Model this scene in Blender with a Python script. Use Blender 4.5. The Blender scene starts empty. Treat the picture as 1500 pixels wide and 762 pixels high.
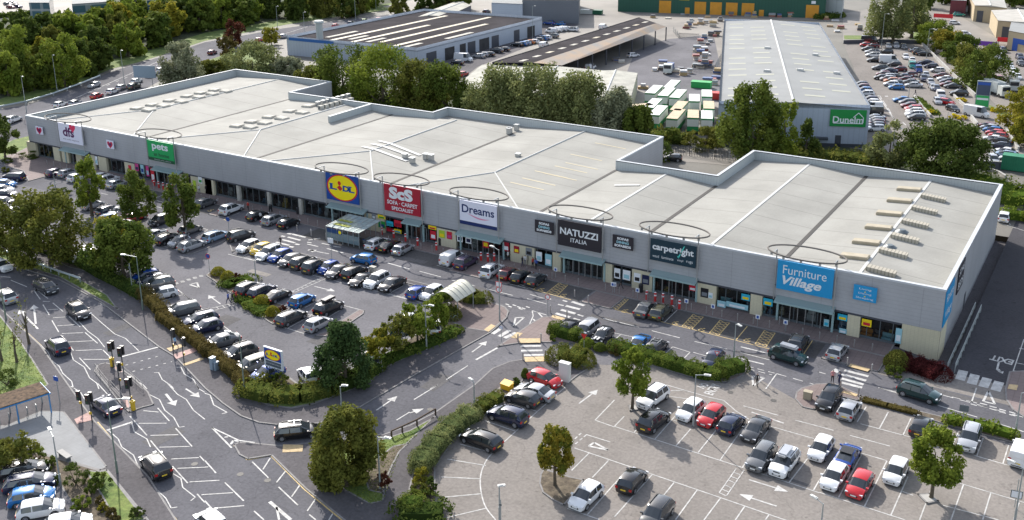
import bpy, bmesh, math, random
import numpy as np
from mathutils import Vector, Matrix
from mathutils.geometry import tessellate_polygon
R_ = math.radians
rng = random.Random(7)
sc = bpy.context.scene
col = sc.collection
# ------------------------------------------------------------------ camera solved from the photograph
YAW, PIT, ROLL, FOC, PPY, CAMH = R_(-31.94984), R_(17.41317), R_(-0.47528), 1492.731, 275.1015, 57.0
f_ = np.array([math.sin(YAW)*math.cos(PIT), math.cos(YAW)*math.cos(PIT), -math.sin(PIT)])
r0 = np.array([math.cos(YAW), -math.sin(YAW), 0.0]); u0 = np.cross(r0, f_)
rt = r0*math.cos(ROLL) + u0*math.sin(ROLL); up = np.cross(rt, f_)
cam = bpy.data.cameras.new('camera'); co = bpy.data.objects.new('camera', cam); col.objects.link(co)
co.matrix_world = Matrix(((rt[0], up[0], -f_[0], 0), (rt[1], up[1], -f_[1], 0), (rt[2], up[2], -f_[2], CAMH), (0, 0, 0, 1)))
cam.sensor_width = 36; cam.lens = 36*FOC/1500; cam.shift_y = -(381-PPY)/1500
cam.clip_start = 1; cam.clip_end = 6000
sc.camera = co
def ray(px, py): return f_*FOC + rt*(px-750) - up*(py-PPY)
def G(px, py, z=0.0):                       # photo position -> real point on the level z
    d = ray(px, py); t = (z-CAMH)/d[2]; return Vector((d[0]*t, d[1]*t, z))
def W(px, py, y=122.2):                     # photo position -> (x, z) on the shop front plane
    d = ray(px, py); t = y/d[1]; return d[0]*t, CAMH+d[2]*t
def WX(px, py, x=-15.5):
    d = ray(px, py); t = x/d[0]; return d[1]*t, CAMH+d[2]*t
def hgt(base, top):
    g = G(*base); d = ray(*top); t = math.hypot(g.x, g.y)/math.hypot(d[0], d[1]); return CAMH+d[2]*t
TO = {}
for r, y in enumerate([0, 180, 370, 562]):
    for c in range(5): TO['%d%d' % (r, c)] = (300*c, y, 3.81)
for k, x, y in [('A',300,380),('B',220,430),('C',380,500),('D',560,400),('E',0,240),('F',180,280),('K',700,440),('M',640,320)]: TO[k] = (x, y, 7.47)
for k, x, y in [('U1',1240,50),('U2',1370,50),('U3',1240,110),('U4',1370,110),('U5',1240,170),('U6',1370,170)]: TO[k] = (x, y, 11.54)
for k, x, y in [('L1',0,220),('L2',150,220),('L3',0,300),('L4',150,300),('L5',300,300),('L6',0,380),('L7',150,380),('L8',450,330)]: TO[k] = (x, y, 9.375)
TO['P'] = (0, 0, 1.0)
def T(k, x, y): o = TO[k]; return (o[0]+x/o[2], o[1]+y/o[2])
def GT(k, x, y, z=0.0): return G(*T(k, x, y), z)
# ------------------------------------------------------------------ materials
def lin(c): return tuple(((v/255)/12.92 if v/255 <= .04045 else ((v/255+.055)/1.055)**2.4) for v in c)
MATS = {}
def mat(name, c, rough=.8, metal=0, var=0, scale=1.0, fine=0, bump=0, bscale=20, spec=.5, coat=0, c2=None, tint=None, emis=0):
    if name in MATS: return MATS[name]
    m = bpy.data.materials.new(name); m.use_nodes = True; nt = m.node_tree; N = nt.nodes; L = nt.links
    b = N['Principled BSDF']; b.inputs['Roughness'].default_value = rough; b.inputs['Metallic'].default_value = metal
    b.inputs['Specular IOR Level'].default_value = spec; b.inputs['Coat Weight'].default_value = coat; b.inputs['Coat Roughness'].default_value = .05
    b.inputs['Base Color'].default_value = (*c, 1)
    tc = N.new('ShaderNodeTexCoord')
    out = None
    if var or c2:
        n = N.new('ShaderNodeTexNoise'); n.inputs['Scale'].default_value = scale; n.inputs['Detail'].default_value = 6; n.inputs['Roughness'].default_value = .6
        L.new(tc.outputs['Object'], n.inputs['Vector'])
        rp = N.new('ShaderNodeValToRGB'); rp.color_ramp.elements[0].position = .35; rp.color_ramp.elements[1].position = .65
        rp.color_ramp.elements[0].color = (*[v*(1-var) for v in c], 1)
        rp.color_ramp.elements[1].color = (*(c2 if c2 else [min(1, v*(1+var)) for v in c]), 1)
        L.new(n.outputs['Fac'], rp.inputs['Fac']); out = rp.outputs['Color']
    if fine:
        n2 = N.new('ShaderNodeTexNoise'); n2.inputs['Scale'].default_value = 3.1; n2.inputs['Detail'].default_value = 3
        L.new(tc.outputs['Object'], n2.inputs['Vector'])
        mr = N.new('ShaderNodeMapRange'); mr.inputs['To Min'].default_value = 1-fine; mr.inputs['To Max'].default_value = 1+fine
        mr.inputs['From Min'].default_value = .3; mr.inputs['From Max'].default_value = .7
        L.new(n2.outputs['Fac'], mr.inputs['Value'])
        mx = N.new('ShaderNodeVectorMath'); mx.operation = 'SCALE'
        if out: L.new(out, mx.inputs[0])
        else: mx.inputs[0].default_value = c
        L.new(mr.outputs['Result'], mx.inputs['Scale']); out = mx.outputs[0]
    if tint:
        at = N.new('ShaderNodeAttribute'); at.attribute_name = 'tint'
        mx = N.new('ShaderNodeMix'); mx.data_type = 'RGBA'; mx.inputs['A'].default_value = (*c, 1); mx.inputs['B'].default_value = (*tint, 1)
        L.new(at.outputs['Fac'], mx.inputs['Factor']); out = mx.outputs['Result']
    if out: L.new(out, b.inputs['Base Color'])
    if bump:
        n3 = N.new('ShaderNodeTexNoise'); n3.inputs['Scale'].default_value = bscale; L.new(tc.outputs['Object'], n3.inputs['Vector'])
        bp = N.new('ShaderNodeBump'); bp.inputs['Strength'].default_value = bump; bp.inputs['Distance'].default_value = .05
        L.new(n3.outputs['Fac'], bp.inputs['Height']); L.new(bp.outputs['Normal'], b.inputs['Normal'])
    MATS[name] = m; return m
def asphalt(name, c, wear=.12, streak=0):
    m = mat(name, c, rough=.95, var=wear, scale=.07, fine=.13, bump=.25, bscale=9, spec=.15)
    N = m.node_tree.nodes; L = m.node_tree.links; b = N['Principled BSDF']; src = b.inputs['Base Color'].links[0].from_socket
    tc = next(n for n in N if n.type == 'TEX_COORD')
    def blotch(scale, lo, hi, dark, detail=4, stretch=None):
        nonlocal src
        n = N.new('ShaderNodeTexNoise'); n.inputs['Scale'].default_value = scale; n.inputs['Detail'].default_value = detail
        v = tc.outputs['Object']
        if stretch: mp = N.new('ShaderNodeMapping'); mp.inputs['Scale'].default_value = stretch; L.new(v, mp.inputs['Vector']); v = mp.outputs[0]
        L.new(v, n.inputs['Vector']); mr = N.new('ShaderNodeMapRange'); mr.inputs['From Min'].default_value = lo; mr.inputs['From Max'].default_value = hi; mr.inputs['To Min'].default_value = 1; mr.inputs['To Max'].default_value = dark
        L.new(n.outputs['Fac'], mr.inputs['Value']); mx = N.new('ShaderNodeVectorMath'); mx.operation = 'SCALE'; L.new(src, mx.inputs[0]); L.new(mr.outputs['Result'], mx.inputs['Scale']); src = mx.outputs[0]
    blotch(.45, .55, .72, .86); blotch(1.3, .66, .74, .72, 2); blotch(.12, .40, .65, 1.14, 5, (1, .25, 1))
    # fine cracks and joints
    vo = N.new('ShaderNodeTexVoronoi'); vo.feature = 'DISTANCE_TO_EDGE'; vo.inputs['Scale'].default_value = .11; nz = N.new('ShaderNodeTexNoise'); nz.inputs['Scale'].default_value = .5; nz.inputs['Detail'].default_value = 5
    ad = N.new('ShaderNodeVectorMath'); ad.operation = 'MULTIPLY_ADD'; ad.inputs[1].default_value = (3, 3, 3); L.new(tc.outputs['Object'], nz.inputs['Vector']); L.new(nz.outputs['Color'], ad.inputs[0]); L.new(tc.outputs['Object'], ad.inputs[2]); L.new(ad.outputs[0], vo.inputs['Vector'])
    mr = N.new('ShaderNodeMapRange'); mr.inputs['From Min'].default_value = 0; mr.inputs['From Max'].default_value = .008; mr.inputs['To Min'].default_value = .80; mr.inputs['To Max'].default_value = 1; L.new(vo.outputs['Distance'], mr.inputs['Value'])
    mx = N.new('ShaderNodeVectorMath'); mx.operation = 'SCALE'; L.new(src, mx.inputs[0]); L.new(mr.outputs['Result'], mx.inputs['Scale']); L.new(mx.outputs[0], b.inputs['Base Color'])
    return m
def lined(name, c, axis, period, depth, rough=.5, metal=0, var=.04, width=.12, c_line=None, second=None, spec=.5, streak=None):
    """sheet metal / brick: thin darker seams every `period` metres along an axis"""
    m = mat(name, c, rough=rough, metal=metal, var=var, scale=.12, fine=.03, spec=spec)
    N = m.node_tree.nodes; L = m.node_tree.links; b = N['Principled BSDF']
    src = b.inputs['Base Color'].links[0].from_socket
    geo = N.new('ShaderNodeNewGeometry'); sep = N.new('ShaderNodeSeparateXYZ'); L.new(geo.outputs['Position'], sep.inputs[0])
    for ax, per, dp, wd_ in [(axis, period, depth, width)] + ([(*second, width) if len(second) == 3 else second] if second else []):
        a = N.new('ShaderNodeMath'); a.operation = 'DIVIDE'; a.inputs[1].default_value = per; L.new(sep.outputs[ax], a.inputs[0])
        fr = N.new('ShaderNodeMath'); fr.operation = 'FRACT'; L.new(a.outputs[0], fr.inputs[0])
        lt = N.new('ShaderNodeMath'); lt.operation = 'LESS_THAN'; lt.inputs[1].default_value = wd_; L.new(fr.outputs[0], lt.inputs[0])
        ml = N.new('ShaderNodeMath'); ml.operation = 'MULTIPLY'; ml.inputs[1].default_value = dp; L.new(lt.outputs[0], ml.inputs[0])
        mx = N.new('ShaderNodeMix'); mx.data_type = 'RGBA'; mx.inputs['B'].default_value = (*(c_line or [v*.3 for v in c]), 1)
        L.new(src, mx.inputs['A']); L.new(ml.outputs[0], mx.inputs['Factor']); src = mx.outputs['Result']
    if streak:
        n = N.new('ShaderNodeTexNoise'); n.inputs['Scale'].default_value = 1; n.inputs['Detail'].default_value = 6; mp = N.new('ShaderNodeMapping'); mp.inputs['Scale'].default_value = streak[:3]; L.new(geo.outputs['Position'], mp.inputs['Vector']); L.new(mp.outputs[0], n.inputs['Vector'])
        mr = N.new('ShaderNodeMapRange'); mr.inputs['From Min'].default_value = .3; mr.inputs['From Max'].default_value = .7; mr.inputs['To Min'].default_value = 1-streak[3]; mr.inputs['To Max'].default_value = 1+streak[3]*.7; L.new(n.outputs['Fac'], mr.inputs['Value'])
        mx = N.new('ShaderNodeVectorMath'); mx.operation = 'SCALE'; L.new(src, mx.inputs[0]); L.new(mr.outputs['Result'], mx.inputs['Scale']); src = mx.outputs[0]
    L.new(src, b.inputs['Base Color'])
    return m
M = {}
M['ground'] = mat('mixed_ground', (.15,.14,.12), var=.25, scale=.03, fine=.08)
M['asph'] = asphalt('asphalt_lot', (.142,.138,.147))
M['asph_warm'] = asphalt('asphalt_warm', (.215,.195,.177), .06)
M['asph_dark'] = asphalt('asphalt_dark', (.095,.093,.102), .14)
M['asph_road'] = asphalt('asphalt_road', (.112,.110,.120), .12)
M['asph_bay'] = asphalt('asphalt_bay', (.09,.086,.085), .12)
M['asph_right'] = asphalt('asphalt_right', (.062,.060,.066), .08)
M['path'] = asphalt('footpath_asphalt', (.105,.098,.102), .12)
M['conc'] = mat('concrete', (.36,.35,.33), var=.12, scale=.15, fine=.06, bump=.1)
M['yard'] = mat('yard_concrete', (.215,.195,.17), var=.18, scale=.05, fine=.06)
M['kerb'] = mat('kerb_stone', (.20,.19,.185), var=.15, scale=1, fine=.1)
M['plaza'] = lined('plaza_paving', (.225,.23,.235), 0, .6, .15, second=(1, .6, .15), rough=.8, width=.06, streak=(.5,.5,1,.12))
M['brick'] = lined('brick_paving', (.20,.155,.145), 0, .8, .3, second=(1, .8, .3), rough=.9, width=.1, var=.2)
M['tact'] = mat('tactile_paving', (.50,.37,.20), var=.12, scale=2, fine=.12)
M['tactp'] = mat('tactile_pink', (.42,.26,.23), var=.12, scale=2, fine=.12)
M['grass'] = mat('grass', (.10,.17,.03), rough=.95, var=.3, scale=.5, fine=.25, c2=(.17,.21,.05), bump=.6, bscale=6)
M['soil'] = mat('soil', (.11,.085,.06), rough=1, var=.35, scale=1.2, fine=.3, c2=(.16,.13,.09), bump=.6, bscale=5)
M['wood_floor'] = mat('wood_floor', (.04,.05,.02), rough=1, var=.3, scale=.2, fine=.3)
M['white'] = mat('road_paint_white', (.47,.46,.44), rough=.8, var=.22, scale=1.5, fine=.12)
M['yellow'] = mat('road_paint_yellow', (.55,.40,.17), rough=.7, var=.15, scale=1.5, fine=.15)
M['roof'] = lined('roof_sheet', (.325,.316,.286), 1, .5, .12, rough=.8, spec=.12, var=.10, width=.25, second=(1, 6.1, .35, .03), streak=(.05, .12, 1, .05))
M['roof2'] = lined('roof_sheet_grey', (.285,.29,.285), 1, .7, .12, rough=.8, spec=.12, var=.06, width=.25, streak=(.1, .3, 1, .04))
M['ridge'] = mat('ridge_cap', (.50,.50,.48), rough=.6, spec=.2)
M['gutter'] = mat('gutter', (.05,.045,.04), rough=.8)
M['clad'] = lined('wall_cladding', (.38,.385,.40), 2, .5, .16, rough=.5, var=.05, width=.14, second=(0, 6.0, .22, .018), streak=(.5, .5, .12, .06))
M['clad_in'] = lined('parapet_cladding', (.42,.45,.45), 0, .5, .18, rough=.5, width=.15, second=(1, .5, .18))
M['cap'] = mat('parapet_cap', (.50,.52,.54), rough=.6, spec=.2)
M['dtrim'] = mat('dark_trim', (.06,.065,.08), rough=.4)
M['stone'] = lined('cream_blockwork', (.58,.53,.38), 2, .22, .22, rough=.9, var=.06, width=.12, second=(0, .45, .15))
M['glass'] = mat('shop_glass', (.018,.022,.026), rough=.06, spec=.8)
def see_through(name, tint, refl):
    m = bpy.data.materials.new(name); m.use_nodes = True; N = m.node_tree.nodes; L = m.node_tree.links; N.remove(N['Principled BSDF'])
    t = N.new('ShaderNodeBsdfTransparent'); t.inputs[0].default_value = (*tint, 1); g = N.new('ShaderNodeBsdfGlossy'); g.inputs['Roughness'].default_value = .04
    f = N.new('ShaderNodeFresnel'); f.inputs['IOR'].default_value = 1.5; a = N.new('ShaderNodeMath'); a.operation = 'ADD'; a.inputs[1].default_value = refl; L.new(f.outputs[0], a.inputs[0])
    x = N.new('ShaderNodeMixShader'); L.new(a.outputs[0], x.inputs[0]); L.new(t.outputs[0], x.inputs[1]); L.new(g.outputs[0], x.inputs[2]); L.new(x.outputs[0], N['Material Output'].inputs['Surface']); return m
M['glass'] = see_through('shop_glass_clear', (.72,.78,.78), .04)
M['glass_lit'] = mat('canopy_glass', (.25,.33,.33), rough=.12, spec=.8)
M['frame'] = mat('frame_grey', (.10,.12,.13), rough=.4)
M['tealframe'] = mat('frame_teal', (.30,.42,.42), rough=.4)
M['steel'] = mat('galvanised_steel', (.42,.43,.43), rough=.35, metal=.6)
M['hoop'] = mat('hoop_paint', (.17,.155,.14), rough=.7, spec=.1)
M['black'] = mat('black_plastic', (.02,.02,.022), rough=.45)
M['blackp'] = mat('black_panel', (.025,.022,.03), rough=.4)
M['tyre'] = mat('tyre_rubber', (.018,.018,.019), rough=.8)
M['rim'] = mat('alloy', (.45,.46,.48), rough=.3, metal=.7)
M['cglass'] = mat('car_glass', (.03,.036,.042), rough=.05, spec=.9)
M['hl'] = mat('headlamp', (.7,.72,.75), rough=.1, spec=.9)
M['tl'] = mat('tail_lamp', (.45,.02,.02), rough=.2)
M['plate_y'] = mat('plate_yellow', (.75,.52,.05), rough=.4)
M['plate_w'] = mat('plate_white', (.75,.75,.72), rough=.4)
def flat(name, c, rough=.5): return mat(name, c, rough=rough)
CARC = dict(black=(.012,.012,.014), dark_grey=(.05,.052,.056), grey=(.14,.145,.15), silver=(.42,.43,.45), white=(.78,.78,.78), navy=(.012,.02,.06),
    blue=(.01,.16,.45), royal=(.01,.06,.30), pale_blue=(.25,.36,.50), red=(.50,.015,.02), dark_red=(.14,.012,.018), yellow=(.72,.48,.02), dark_green=(.01,.045,.045),
    olive=(.10,.095,.06), purple=(.06,.04,.09), orange=(.55,.16,.03), teal=(.02,.33,.28), beige=(.4,.37,.3), green=(.2,.32,.05))
CWORD = dict(dark_grey='dark grey', navy='dark navy', blue='bright blue', royal='royal blue', pale_blue='pale blue', dark_red='dark red', dark_green='dark green', grey='mid grey')
def carpaint(k):
    return mat('car_paint_'+k, CARC[k], rough=.2, metal=.2 if k not in ('white','yellow','red') else 0, coat=.8, spec=.5)
# ------------------------------------------------------------------ mesh helpers
class MB:
    def __init__(s): s.v = []; s.f = []; s.m = []
    def quad(s, a, b, c, d, m=0): n = len(s.v); s.v += [tuple(a), tuple(b), tuple(c), tuple(d)]; s.f.append((n, n+1, n+2, n+3)); s.m.append(m); return s
    def box(s, x0, y0, z0, x1, y1, z1, m=0, mtx=None):
        n = len(s.v); P = [(x0,y0,z0),(x1,y0,z0),(x1,y1,z0),(x0,y1,z0),(x0,y0,z1),(x1,y0,z1),(x1,y1,z1),(x0,y1,z1)]
        if mtx: P = [tuple(mtx @ Vector(p)) for p in P]
        s.v += P
        for q in ((0,3,2,1),(4,5,6,7),(0,1,5,4),(1,2,6,5),(2,3,7,6),(3,0,4,7)): s.f.append(tuple(n+i for i in q)); s.m.append(m)
        return s
    def tube(s, a, b, r1, r2=None, n=8, m=0, cap=True):
        r2 = r1 if r2 is None else r2; a = Vector(a); b = Vector(b); d = (b-a); z = d.normalized()
        x = z.cross(Vector((0,0,1)) if abs(z.z) < .9 else Vector((1,0,0))).normalized(); y = z.cross(x); k = len(s.v)
        for p, r in ((a, r1), (b, r2)):
            for i in range(n):
                t = 2*math.pi*i/n; s.v.append(tuple(p + x*math.cos(t)*r + y*math.sin(t)*r))
        for i in range(n): s.f.append((k+i, k+(i+1)%n, k+n+(i+1)%n, k+n+i)); s.m.append(m)
        if cap:
            s.f.append(tuple(k+n+i for i in range(n))); s.m.append(m); s.f.append(tuple(k+n-1-i for i in range(n))); s.m.append(m)
        return s
    def prism(s, pts, z0, z1, m=0, side=None):      # pts list of (x,y), counter-clockwise or not
        A = sum(pts[i][0]*pts[(i+1)%len(pts)][1]-pts[(i+1)%len(pts)][0]*pts[i][1] for i in range(len(pts)))
        if A < 0: pts = pts[::-1]
        n = len(pts); k = len(s.v)
        s.v += [(p[0], p[1], z0) for p in pts] + [(p[0], p[1], z1) for p in pts]
        s.f.append(tuple(range(k+n, k+2*n))); s.m.append(m)
        for i in range(n): s.f.append((k+i, k+(i+1)%n, k+n+(i+1)%n, k+n+i)); s.m.append(m if side is None else side)
        return s
    def mesh(s, name, mats):
        me = bpy.data.meshes.new(name); me.from_pydata(s.v, [], s.f)
        for q in (mats if isinstance(mats, (list, tuple)) else [mats]): me.materials.append(q)
        me.polygons.foreach_set('material_index', s.m); me.update(); return me
    def build(s, name, mats, parent=None, smooth=False):
        me = s.mesh(name, mats)
        if smooth: me.polygons.foreach_set('use_smooth', [True]*len(me.polygons))
        return link(name, me, parent)
def link(name, me, parent=None):
    o = bpy.data.objects.new(name, me); col.objects.link(o)
    if parent is not None: o.parent = parent
    return o
def tag(o, label, cat, group=None, kind=None):
    if label: o['label'] = label
    if cat: o['category'] = cat
    if group: o['group'] = group
    if kind: o['kind'] = kind
    return o
def empty(name, loc=(0,0,0), rz=0, label=None, cat=None, group=None):
    o = bpy.data.objects.new(name, None); col.objects.link(o); o.location = loc; o.rotation_euler[2] = rz; o.empty_display_size = .3
    return tag(o, label, cat, group)
def copy_tree(o, parent=None):
    c = o.copy(); col.objects.link(c)
    if parent is not None: c.parent = parent
    for ch in [q for q in CH.get(o.name, [])]: copy_tree(ch, c)
    return c
CH = {}
def remember(o):
    """index the children of a finished prototype so that copying stays quick"""
    CH[o.name] = list(o.children)
    for c in o.children: remember(c)
def ordn(i):
    w = ['first','second','third','fourth','fifth','sixth','seventh','eighth','ninth','tenth','eleventh','twelfth']
    if i < 12: return w[i]
    n = i+1; return '%d%s' % (n, 'th' if 10 <= n % 100 <= 20 else {1:'st',2:'nd',3:'rd'}.get(n % 10, 'th'))
def toPts(lst, z=0.0):
    return [G(x, y, z) for x, y in lst]
def sheet(name, pts, z, m, kind='structure', thick=0, kerb=None):
    """ground surface polygon, optional raised slab with kerb sides"""
    P = [(p[0], p[1]) for p in pts]
    A = sum(P[i][0]*P[(i+1)%len(P)][1]-P[(i+1)%len(P)][0]*P[i][1] for i in range(len(P)))
    if A < 0: P = P[::-1]
    bm = bmesh.new(); vs = [bm.verts.new((x, y, z)) for x, y in P]
    for t3 in tessellate_polygon([[Vector((x, y, 0)) for x, y in P]]):
        a_, b_, c_ = (Vector(P[i]) for i in t3)
        if abs((b_-a_).cross(c_-a_)) < 1e-7: continue
        if (b_-a_).cross(c_-a_) < 0: t3 = t3[::-1]
        try: bm.faces.new([vs[i] for i in t3])
        except ValueError: pass
    if thick:
        lo = [bm.verts.new((x, y, z-thick)) for x, y in P]; n = len(P)
        for i in range(n):
            q = bm.faces.new((lo[i], lo[(i+1)%n], vs[(i+1)%n], vs[i])); q.material_index = 1
        # kerb top strip
        for i in range(n):
            a = Vector((*P[i], 0)); b = Vector((*P[(i+1)%n], 0)); d = (b-a)
            if d.length < .05: continue
            d.normalize(); nn = Vector((-d.y, d.x, 0))*.17
            e = Vector((0, 0, z+.004)); q = [a+e, b+e, b+nn+e, a+nn+e]
            ff = bm.faces.new([bm.verts.new(p) for p in q]); ff.material_index = 1
    me = bpy.data.meshes.new(name); bm.to_mesh(me); bm.free(); me.materials.append(m); me.materials.append(kerb or M['kerb'])
    o = link(name, me); tag(o, None, None, kind=kind); return o
def smooth_poly(P, it=2):
    """round the corners of a closed polygon (Chaikin)"""
    for _ in range(it):
        Q = []
        for i in range(len(P)):
            a = Vector(P[i]); b = Vector(P[(i+1) % len(P)]); Q += [a*.75+b*.25, a*.25+b*.75]
        P = Q
    return P
# ------------------------------------------------------------------ GROUND
b = MB()
for x0, y0, x1, y1 in [(-3000,-1500,-20.6,3500), (-13.6,-1500,3000,3500), (-20.6,-1500,-13.6,118.4), (-20.6,172,-13.6,3500)]:
    b.quad((x0,y0,-.02), (x1,y0,-.02), (x1,y1,-.02), (x0,y1,-.02))
tag(b.build('ground', M['ground']), None, None, kind='structure')
def rect(x0, y0, x1, y1): return [(x0,y0), (x1,y0), (x1,y1), (x0,y1)]
# asphalt of the whole foreground
sheet('car_park_asphalt', [(-235,60),(-150,10),(-20.6,10),(-20.6,118.4),(-20.6,122.2),(-196,122.2),(-235,122.2)], 0, M['asph'])
sheet('car_park_asphalt', rect(-20.6,10,60,118.4), 0, M['asph_warm'])
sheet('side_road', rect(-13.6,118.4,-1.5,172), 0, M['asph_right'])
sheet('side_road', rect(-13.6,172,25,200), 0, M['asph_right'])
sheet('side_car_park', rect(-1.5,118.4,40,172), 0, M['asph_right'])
# bottom-right lot has warmer, paler asphalt
lotR = [(651,790),(636.7,719.5),(636.7,685.4),(665.6,643.4),(713,606.6),(739,584),(765,556),(846,551),(869,534),(955,537),(1026,558),(1063,562),(1094,545),(1164,585),(1262,592),(1384,625),(1483,650),(1600,690),(1600,900),(600,900)]
sheet('car_park_surface', toPts(lotR), .006, M['asph_warm'])
# main road, darker
mroad = [(-120,340),(0,384),(86.6,410.7),(147,443.5),(232,509),(256,523.5),(300,570),(326,592),(352.5,610.5),(378.7,620),(415.5,624.5),(470,621),(528,597.4),(600,555),(640,530),(690,560),(638,604),(600,623.7),(562,637),(447,650),(375,650),(350,648.6),(342,652.6),(363,673.5),(397,668),(447,717),(502,762),(600,850),(300,850),(258.5,762),(218,698.5),(139,617),(105,570),(60,506.5),(26,475),(0,451),(-120,380)]
sheet('main_road', toPts(mroad), .006, M['asph_road'])
# front service road tone
sheet('service_road', [(-190,108.6),(-118,108.4),(-72,108.4),(-60,108.2),(-40,107.6),(-7,105),(10,103.5),(10,113.6),(-55,114.2),(-190,114.2)], .010, M['asph_road'])
# bays in front of the shops
sheet('shop_front_bays', rect(-112,114.3,-60.6,118.7), .014, M['asph_bay'])
sheet('shop_front_bays', [(-55.4,114.4),(-28,113.9),(-28,118.6),(-55.4,118.7)], .014, M['asph_bay'])
sheet('shop_front_bays', rect(-178,114.3,-134,118.7), .014, M['asph_bay'])
K = .10
def raised(name, pts, m, sm=0, z=K, thick=.13):
    P = [tuple(p)[:2] for p in pts]
    if sm: P = [tuple(p) for p in smooth_poly([(a, b_) for a, b_ in P], sm)]
    return sheet(name, P, z, m, thick=thick)
# P1 pavement between main road and the left lot
p1 = [(-120,340),(0,384),(86.6,410.7),(147,443.5),(232,509),(256,523.5),(300,570),(326,592),(352.5,610.5),(378.7,620),(415.5,624.5),(470,621),(528,597.4),(600,555),(720.7,486.8),(741,468),(746,457),(740,450),(732,447),(640,418),(622,428),(632,445),(640,464),(616,486),(540,533),(437,563),(424,553),(345,537),(300,506),(245.4,462),(218,435.6),(181,407),(112,379),(60,350),(0,333),(-120,300)]
raised('pavement', toPts(p1), M['path'])
raised('grass_verge', toPts([(-100,338),(0,379),(86.6,406.4),(147,440),(174,455),(157.5,433),(126,414.6),(52.5,380.5),(16,370),(0,366),(-100,330)]), M['grass'], z=K+.012, thick=.01)
raised('planting_bed', toPts([(345,560),(360,580),(392,595),(426,600),(457.5,594.5),(541.5,562),(566,540),(620,512),(678,482),(658,468),(640,464),(616,487),(540,534),(437,564),(424,554),(345,538)]), M['soil'], z=K+.012, thick=.01)
raised('grass_verge', toPts([(352,573),(368,585),(400,596),(426,599),(457.5,593),(520,571),(470,572),(400,580)]), M['grass'], z=K+.03, thick=.01)
raised('brick_paving', toPts([(622,429),(640,419),(732,448),(740,451),(745,457),(743,466),(717,487),(684,482),(640,464),(632,445)]), M['brick'], z=K+.016, thick=.01)
raised('hedge_bed', toPts([(206,425),(222,437),(300,506),(345,537),(345,560),(300,520),(236,468),(200,432)]), M['soil'], z=K+.012, thick=.01)
raised('hedge_bed', toPts([(-60,322),(0,337),(60,352),(112,381),(181,409),(206,426),(200,432),(150,405),(100,392),(60,372),(0,352),(-60,335)]), M['soil'], z=K+.02, thick=.01)
# pavement strip behind the far row
sheet('pavement_strip', rect(-113,107.3,-74,108.5), K, M['path'], thick=.13)
raised('pavement_end', toPts([(336,359),(360,348),(374,352),(340,370)]), M['path'])
# P2 island between the junction and the one-way lane
p2 = [(728.8,508.3),(759,503.6),(791,502),(834,503),(860,506),(900,519),(955,536.7),(1026,556),(1055,560.5),(1075,558),(1090,550),(1095,540),(1090,530),(1070,526),(1054,538),(1026,538),(955,518),(900,503),(825,487),(815,478),(829.8,467.4),(807,464),(793.7,465.4),(775,476)]
raised('traffic_island', toPts(p2), M['brick'])
raised('hedge_bed', toPts([(818,490),(834,500),(860,504),(900,517),(955,535),(1026,554),(1055,558),(1086,548),(1090,535),(1070,528),(1054,539),(1026,539),(955,520),(900,505),(828,488)]), M['soil'], z=K+.012, thick=.01)
# P3 pavement under the lane, with the path and the hedge
p3 = [(562,637),(447,650),(414,654),(375,650),(350,648.6),(342,652.6),(350,667),(363,673.5),(397,668),(447,717),(502,762),(600,850),(690,850),(651,762),(640,740),(636.7,719.5),(636.7,685.4),(665.6,643.4),(713,606.6),(739,584),(765,560),(773,542),(790,543),(826,553),(827,566),(846,551),(869,537),(866,529),(858,522),(810,519),(798,524),(766.7,527),(747,530),(720.7,540.6),(694.5,564.6),(638,604),(600,623.7)]
raised('pavement', toPts(p3), M['path'])
raised('grass_verge', toPts([(562.5,644),(600,631.6),(638,610.6),(632,617),(600,648),(586,661.7),(573,685),(566,705),(562,735),(541.5,740),(504.7,719.5),(468,680),(500,655)]), M['grass'], z=K+.012, thick=.01)
raised('bare_earth', toPts([(575,655),(600,650),(586,663),(574,686),(566,705),(562,725),(540,720),(530,690)]), M['soil'], z=K+.024, thick=.01)
raised('hedge_bed', toPts([(690,603),(735,566),(748,570),(760,562),(739,586),(713,608),(665.6,645),(638,687),(638,719.5),(650,800),(596,800),(598,720),(605,690),(630,650)]), M['soil'], z=K+.012, thick=.01)
raised('grass_verge', toPts([(812,528),(866,540),(868,533),(858,524),(812,520)]), M['grass'], z=K+.012, thick=.01)
# P4 small brick island and the planted strip
raised('traffic_island', toPts([(1164,585),(1166,575),(1174,569),(1195,563),(1222,562),(1262,580),(1258,588),(1225,580),(1207,592),(1193,601),(1175,597)]), M['brick'])
raised('planting_strip', toPts([(1259,580),(1300,590),(1347,603),(1384,612),(1436,623.7),(1483.5,640.7),(1500,647),(1560,665),(1560,685),(1500,654),(1481,648.6),(1383.7,622.4),(1344,609),(1300,596),(1265.6,588)]), M['soil'])
# P5 right corner pavement
raised('pavement', toPts([(1471.7,570),(1473,585.6),(1483.5,601.4),(1500,612),(1580,640),(1580,540),(1478,545)]), M['brick'])
# forecourt
sheet('brick_forecourt', rect(-200,118.75,-20.6,123.2), K, M['brick'], thick=.13)
lb = GT('21', 545, 560).x; rb = GT('21', 900, 680).x
for x0, x1 in [(lb, rb), (-60.3, -55.7), (-27.4, -20.6), (-133.5, -131.5)]:
    sheet('brick_forecourt', rect(x0,114.3,x1,118.75), K, M['brick'], thick=.13)
raised('brick_forecourt', z=K+.014, m=M['brick'], pts=toPts([(39,217),(24,224.6),(5,243),(34,251),(42,266),(71,258),(108,264),(145,262),(90,232),(60,222)]))
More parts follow.
